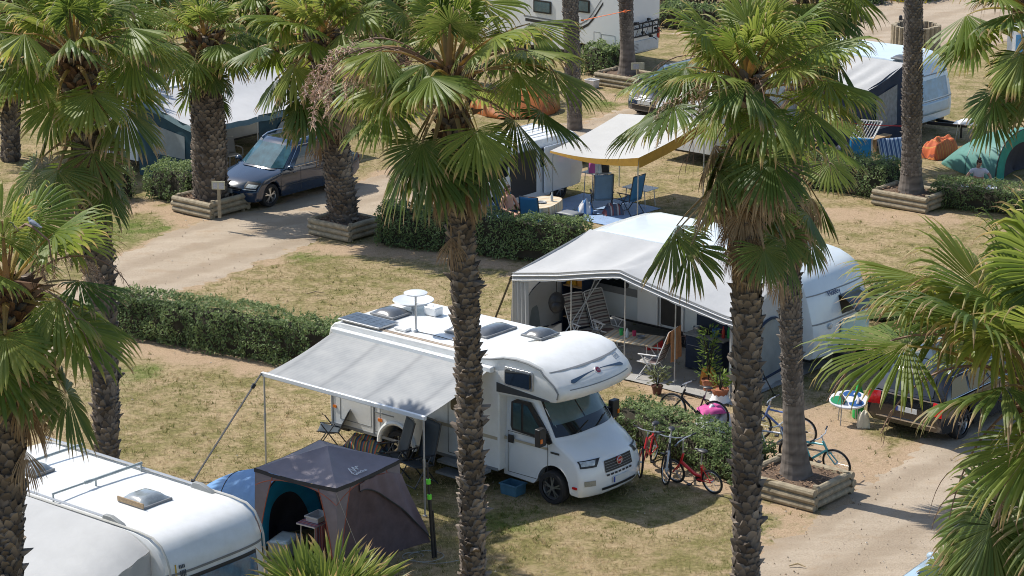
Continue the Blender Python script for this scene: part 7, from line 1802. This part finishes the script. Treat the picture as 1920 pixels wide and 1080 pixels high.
# ---- straps, posts and small things in the back
ta, tb_ = at_y(1092, 38, at(1078, 243).y - .2), at_y(1182, 19, PLAN['E'].y - .2); strap("ratchet_strap", "orange strap stretched between the two slim palm trunks", ta, tb_, .06, mat("orange_webbing", (.75, .17, .04), .6, var=.1))
def post_sign(u, v, h, label, lines, wd=.38, yaw=0, zoff=0):
    p = at(u, v, zoff); r = thing("number_post", label, "sign post", (p.x, p.y, zoff - .05), yaw)
    mb = MB(); mb.box((0, 0, h / 2), (.09, .07, h)); obj("post", mb, M_wood, r, bevel=.01)
    mb = MB(); mb.box((0, -.05, h - .10), (wd, .03, .24)); bd_ = obj("board", mb, M_paper, r, bevel=.006)
    mb = MB()
    for (x, w2) in lines: mb.box((x, -.068, h - .11), (w2, .006, .17))
    obj("notice", mb, mat("faded_notice", (.42, .42, .44), .6, var=.2, scale=30), bd_)
    return r
post_sign(412, 405, 1.05, "wooden number post in the planter of the thick palm", [(-.09, .12), (.09, .14)], yaw=-.12, zoff=.42)
post_sign(1195, 166, .95, "wooden sign post in the planter beside the striped motorhome", [(-.06, .2)], yaw=.08, wd=.46, zoff=.42)
crate(at(1110, 164), YA, (.4, .35, .28), "small white slatted stool at the corner of the far log planter", M_white_tube, name="step_stool", cat="stool")
def palisade(u, v, rad, h, label):
    p = at(u, v); r = thing("palisade_planter", label, "planter", (p.x, p.y, 0)); n_ = 26
    mb = MB()
    for i in range(n_):
        a = 2 * PI * i / n_; mb.tube([(rad * math.cos(a), rad * math.sin(a), -.02), (rad * math.cos(a), rad * math.sin(a), h + .02 * math.sin(i * 5))], rad * PI / n_ * 1.02, 8)
    obj("palisade", mb, M_wood, r, smooth=True)
    mb = MB(); mb.lathe([(.001, h * .75), (rad * .95, h * .72)], (0, 0, 0), 'Z', 20, cap=False); obj("soil", mb, M_earth, r); return r
palisade(1716, 92, .85, .95, "round planter fenced with upright timber posts behind the far caravan roof")
for u, v, lb in ((1615, 42, "short dark bollard on the pale sand yard left of the other one"), (1688, 54, "short dark bollard on the pale sand yard next to the timber planter"), (1653, 8, "small dark bollard at the far edge of the pale sand yard")):
    p = at(u, v); mb = MB(); mb.lathe([(.07, 0), (.07, .5), (.05, .54), (.001, .55)], (0, 0, 0), 'Z', 12); mb.lathe([(.075, .40), (.075, .45)], (0, 0, 0), 'Z', 12); tag(obj("bollard", mb, M_black, None, smooth=True, loc=p), lb, "bollard")
tq2 = at(1550, 76); tr2 = thing("wooden_trough", "weathered wooden trough standing on the pale sand yard behind the palm leaves", "trough", (tq2.x, tq2.y, 0), .15)
mb = MB(); mb.grid(lambda a, b: ((a - .5) * 1.1, (.34 - .1 * abs(2 * a - 1)) * math.cos(PI * b), .34 - .28 * math.sin(PI * b) * (1 - .5 * abs(2 * a - 1) ** 3)), 14, 10); obj("hull", mb, M_wood, tr2, smooth=True, solid=.03)
mb = MB(); mb.box((-.4, 0, .05), (.06, .5, .1)); mb.box((.4, 0, .05), (.06, .5, .1)); obj("foot", mb, M_wood, tr2)
popup("dome_tent", "orange dome tent glimpsed through the crown of the tall rough palm", at(1050, 203), at(880, 207), .85, 1.5, mat("orange_tent_cloth", (.42, .13, .03), .6, var=.15, trans=.15), M_inner)
pc = at(437, 315)
wc = thing("plastic_chair", "white plastic chair in the shade of the pale grey awning behind the dark blue car", "chair", (pc.x, pc.y, 0), YA - .3)
M_pl = mat("off_white_plastic", (.58, .56, .52), .45, var=.06)
mb = MB(); mb.grid(lambda a, b: (-.22 + .44 * a, -.22 + .44 * b, .43 - .02 * math.sin(PI * a) * math.sin(PI * b)), 6, 6); obj("seat", mb, M_pl, wc, smooth=True, solid=.025)
mb = MB(); mb.grid(lambda a, b: (-.22 - .12 * b - .04 * math.cos(PI * (a - .5)), -.22 + .44 * a, .43 + .48 * b), 8, 8); obj("backrest", mb, M_pl, wc, smooth=True, solid=.02)
for x in (-.2, .2):
    for y in (-.2, .2): mb = MB(); mb.tube([(x * 1.15, y * 1.15, 0), (x, y, .42)], [.018, .028], 8); obj("leg", mb, M_pl, wc)
for y in (-.25, .25): mb = MB(); mb.tube([(-.26, y, .64), (.1, y, .66), (.2, y, .62), (.21, y, .42)], .02, 6); obj("armrest", mb, M_pl, wc)
# dropped palm stalks and leaves
for i, (u, v, l, a, lb) in enumerate([(1495, 1063, .32, -.2, "dry stick lying on the sand track at the lower right"), (592, 551, .5, .1, "pale curved stalk lying on the lawn beyond the long hedge"), (1445, 905, .7, -.4, "dry palm stalk lying in the nearest log planter")]):
    p = at(u, v, .42 if i == 2 else .02); mb = MB(); mb.tube([(-l / 2, 0, .01), (0, .05, .05), (l / 2, .0, .015)], [.012, .018, .008], 6); o = obj("palm_stalk", mb, mat("straw_stalk", (.45, .34, .19), .8, var=.2), None, smooth=True, loc=p); o.rotation_euler = (0, 0, a); tag(o, lb, "stalk")

# ================================================================ PEOPLE AND THE BIRD
def skin_body(name, verts, edges, parent, mats, sub=2, root=0):
    """verts: (x, y, z, radius)"""
    me = bpy.data.meshes.new(name); me.from_pydata([v[:3] for v in verts], edges, []); me.update()
    o = bpy.data.objects.new(name, me); link(o, parent)
    md = o.modifiers.new("skin", 'SKIN'); md.use_smooth_shade = True; md.use_x_symmetry = False
    for i, v in enumerate(verts):
        sv = me.skin_vertices[0].data[i]; r = v[3]; sv.radius = r if isinstance(r, tuple) else (r, r); sv.use_root = (i == root)
    s = o.modifiers.new("sub", 'SUBSURF'); s.levels = sub; s.render_levels = sub
    dg = bpy.context.evaluated_depsgraph_get(); me2 = bpy.data.meshes.new_from_object(o.evaluated_get(dg)); o.modifiers.clear(); o.data = me2
    me2.polygons.foreach_set("use_smooth", [True] * len(me2.polygons)); me2.materials.clear()
    for m in mats: me2.materials.append(m)
    return o
def hand(parent_v, parent_e, base, wrist, d, up):
    """palm, four fingers of unequal length and a thumb leaving the side of the palm"""
    d = Vector(d).normalized(); up = Vector(up).normalized(); s = d.cross(up).normalized(); w0 = Vector(wrist)
    k = len(parent_v); parent_v.append((*(w0 + d * .05), .024)); parent_e.append((base, k)); 
    for i, (o, l) in enumerate(((-.030, .065), (-.010, .080), (.010, .075), (.029, .058))):
        a = len(parent_v); p = w0 + d * .085 + s * o; parent_v.append((*p, .011)); parent_e.append((k, a))
        parent_v.append((*(p + d * l * .5 - up * .006), .0095)); parent_e.append((a, a + 1)); parent_v.append((*(p + d * l - up * .022), .008)); parent_e.append((a + 1, a + 2))
    a = len(parent_v); p = w0 + d * .035 - s * .042; parent_v.append((*p, .012)); parent_e.append((k, a)); parent_v.append((*(p + d * .04 - s * .02), .010)); parent_e.append((a, a + 1))
def head(parent, c, yaw, tilt, bun=True, hairm=M_hair):
    """skull, face and hair; looks along local +x turned by yaw, nodding by tilt"""
    M = Matrix.Rotation(yaw, 3, 'Z') @ Matrix.Rotation(tilt, 3, 'Y'); c = Vector(c); P = lambda x, y, z: c + M @ Vector((x, y, z))
    mb = MB()
    def fn(a, b):
        th, ph = PI * b, 2 * PI * a; x, y, z = math.sin(th) * math.cos(ph), math.sin(th) * math.sin(ph), math.cos(th)
        q = Vector((x * .095, y * .074, z * .115))
        if z < 0: q.y *= 1 + .32 * z; q.x *= 1 + .12 * z; q.x += .012 * -z
        if x > .5 and -.35 < z < .2: q.x += .022 * math.exp(-(y / .18) ** 2) * math.exp(-((z + .12) / .2) ** 2)
        return tuple(c + M @ q)
    mb.grid(fn, 28, 20)
    for s in (-1, 1): mb.ball(P(-.005, s * .076, -.008), (.018, .010, .030), 8, 6, M)
    mb.tube([P(-.02, 0, -.08), P(-.03, 0, -.16)], [.05, .055], 10)
    o = obj("head", mb, M_skin, parent, smooth=True, angle=80)
    mb = MB()
    for s in (-1, 1): mb.ball(P(.083, s * .030, .012), (.010, .014, .008), 8, 6, M)
    obj("eyes", mb, M_black, o, smooth=True)
    mb = MB(); mb.ball(P(.089, 0, -.062), (.008, .024, .007), 8, 6, M); obj("mouth", mb, mat("lips", (.35, .10, .09), .5, var=0), o, smooth=True)
    mb = MB()
    def hr(a, b):
        th, ph = PI * .62 * b, 2 * PI * a; x, y, z = math.sin(th) * math.cos(ph), math.sin(th) * math.sin(ph), math.cos(th); k = 1.10 + .03 * math.sin(ph * 9)
        if x > .35 and z < .55: k = .93
        return tuple(c + M @ Vector((x * .098 * k - .008, y * .077 * k, z * .118 * k + .004)))
    mb.grid(hr, 28, 14)
    if bun: mb.ball(P(-.055, 0, .135), (.052, .052, .045), 12, 8); mb.ball(P(-.10, 0, .0), (.03, .055, .07), 10, 8, M)
    obj("hair", mb, hairm, parent, smooth=True, angle=80)
    return o
# seated on the grass beyond the hedge, bending over a white board with both arms spread
pp = at(1834, 350); pe = thing("person", "person with dark bun and white T-shirt sitting on the grass behind the hedge", "person", (pp.x, pp.y, 0), -PI / 2 - .15)
V = [(0, 0, .14, .15), (.02, 0, .28, (.16, .12)), (.07, 0, .44, (.165, .115)), (.10, 0, .56, (.15, .09)), (.115, 0, .62, .055)]
E = [(0, 1), (1, 2), (2, 3), (3, 4)]
hands = []
for s in (-1, 1):
    k = len(V); V += [(.10, s * .16, .54, .058), (.13, s * .31, .42, .046), (.20, s * .36, .31, .040), (.33, s * .40, .20, .030), (.36, s * .40, .175, .027)]; E += [(3, k), (k, k + 1), (k + 1, k + 2), (k + 2, k + 3), (k + 3, k + 4)]; hands.append((k + 4, V[k + 4]))
    k = len(V); V += [(.05, s * .11, .13, .10), (.42, s * .22, .17, .072), (.66, s * .16, .10, .05), (.92, s * .04, .06, .036), (1.0, s * .06, .05, .035)]; E += [(0, k), (k, k + 1), (k + 1, k + 2), (k + 2, k + 3), (k + 3, k + 4)]
for k, v in hands: hand(V, E, k, v[:3], (.9, .1, -.45), (.3, 0, 1))
skin_body("body", V, E, pe, [M_skin])
V = [(0.0, 0, .26, (.165, .13)), (.02, 0, .33, (.172, .128)), (.07, 0, .44, (.178, .125)), (.10, 0, .55, (.16, .10)), (.112, 0, .60, .075)]; E = [(0, 1), (1, 2), (2, 3), (3, 4)]
for s in (-1, 1): k = len(V); V += [(.10, s * .17, .54, .068), (.125, s * .28, .44, .064)]; E += [(3, k), (k, k + 1)]
skin_body("t_shirt", V, E, pe, [mat("white_t_shirt", (.62, .60, .66), .85, var=.06, bump=.3, bscale=10)])
V = [(0.0, 0, .12, .17), (.0, 0, .24, (.17, .135))]; E = [(0, 1)]
for s in (-1, 1): k = len(V); V += [(.06, s * .115, .13, .115), (.24, s * .17, .16, .098)]; E += [(0, k), (k, k + 1)]
skin_body("shorts", V, E, pe, [mat("dark_shorts", (.05, .05, .07), .8, var=.1)])
head(pe, (.15, 0, .76), .35, .45)
mb = MB(); mb.box((0, 0, .05), (.42, 1.05, .07)); fb = obj("folded_mat", mb, M_whitecloth, None, bevel=.025, loc=(pp.x, pp.y - .52, 0)); fb.location = (pp.x - .05, pp.y - .44, .04); fb.rotation_euler = (0, 0, -PI / 2 - .15); tag(fb, "white folded mat under the hands of the person in the white T-shirt", "mat")
# reclining beside the van
pq = at(958, 432); pe2 = thing("person", "bare-chested person with brown hair and dark shorts leaning back at the picnic table", "person", (pq.x, pq.y, 0), -.9)
V = [(0, 0, .50, .13), (-.05, 0, .64, (.14, .11)), (-.12, 0, .82, (.165, .11)), (-.16, 0, .95, (.15, .085)), (-.17, 0, 1.02, .055)]; E = [(0, 1), (1, 2), (2, 3), (3, 4)]; hands = []
for s in (-1, 1):
    k = len(V); V += [(-.15, s * .18, .93, .055), (-.10, s * .25, .78, .045), (-.02, s * .27, .66, .040), (.16, s * .22, .62, .030), (.20, s * .21, .615, .027)]; E += [(3, k), (k, k + 1), (k + 1, k + 2), (k + 2, k + 3), (k + 3, k + 4)]; hands.append((k + 4, V[k + 4]))
    k = len(V); V += [(.04, s * .10, .49, .095), (.42, s * .13, .54, .07), (.52, s * .13, .30, .05), (.58, s * .13, .07, .036), (.70, s * .14, .04, .035)]; E += [(0, k), (k, k + 1), (k + 1, k + 2), (k + 2, k + 3), (k + 3, k + 4)]
for k, v in hands: hand(V, E, k, v[:3], (1, 0, -.15), (0, 0, 1))
skin_body("body", V, E, pe2, [M_skin])
V = [(0, 0, .48, .14), (-.03, 0, .60, (.15, .12))]; E = [(0, 1)]
for s in (-1, 1): k = len(V); V += [(.05, s * .10, .49, .112), (.26, s * .12, .52, .095)]; E += [(0, k), (k, k + 1)]
skin_body("shorts", V, E, pe2, [M_navy]); head(pe2, (-.15, 0, 1.17), .2, .1, bun=False)
ps = pe2.location.copy(); camp_chair(Vector((ps.x, ps.y, 0)), -.9, "blue chair carrying the bare-chested person at the picnic table", mat("petrol_chair_cloth", (.03, .12, .20), .7, var=.1), M_frame, recline=.3, arms=False)
# grey dove on the flower stalk of the palm at the left edge
pl5 = [o for o in bpy.data.objects if o.get("label", "").startswith("palm at the left edge")][0]
yb_ = at(8, 1420).y - .9; bd = at_y(62, 424, yb_); tip5 = at_y(14, 505, at(8, 1420).y)
mb = MB(); a = Vector(tip5) - pl5.location; b = bd - pl5.location; mb.tube([a, a.lerp(b, .35) + Vector((0, 0, .35)), a.lerp(b, .75) + Vector((0, 0, .20)), b + Vector((0, 0, -.02)), b + Vector((.22, 0, -.22)), b + Vector((.26, 0, -.7))], [.03, .025, .02, .018, .013, .006], 6); obj("flower_stalk", mb, M_stalk, pl5, smooth=True)
bird = thing("dove", "grey dove sitting on a flower stalk of the palm at the left edge", "bird", tuple(bd), R(150))
mb = MB()
pr = [(-.30, -.02, .022), (-.20, .0, .030), (-.12, .03, .050), (-.02, .065, .074), (.06, .095, .070), (.10, .135, .046), (.115, .175, .040), (.14, .195, .030), (.165, .192, .012)]
pts = [(x, 0, z + .02) for x, z, r_ in pr]; mb.tube(pts, [r_ for *_, r_ in pr], 12); bird.scale = (.55, .55, .55); body_ = obj("body", mb, mat("dove_grey", (.22, .25, .30), .7, var=.15, scale=20), bird, smooth=True)
mb = MB()
for s in (-1, 1): mb.grid(lambda a, b: (.06 - .30 * a, s * (.068 * (1 - a * .75) + .012), .14 - .085 * a - .07 * b * (1 - a)), 8, 4)
obj("wing", mb, mat("dove_wing", (.15, .17, .21), .7, var=.2, scale=25), bird, smooth=True, solid=.008)
mb = MB(); mb.tube([(.165, 0, .212), (.195, 0, .205)], [.008, .002], 6); obj("beak", mb, M_black, bird)
for s in (-1, 1): mb = MB(); mb.tube([(.0, s * .025, .04), (.01, s * .025, -.01), (.035, s * .03, -.012)], .006, 5); obj("leg", mb, mat("dove_leg", (.35, .12, .10), .6, var=0), bird)
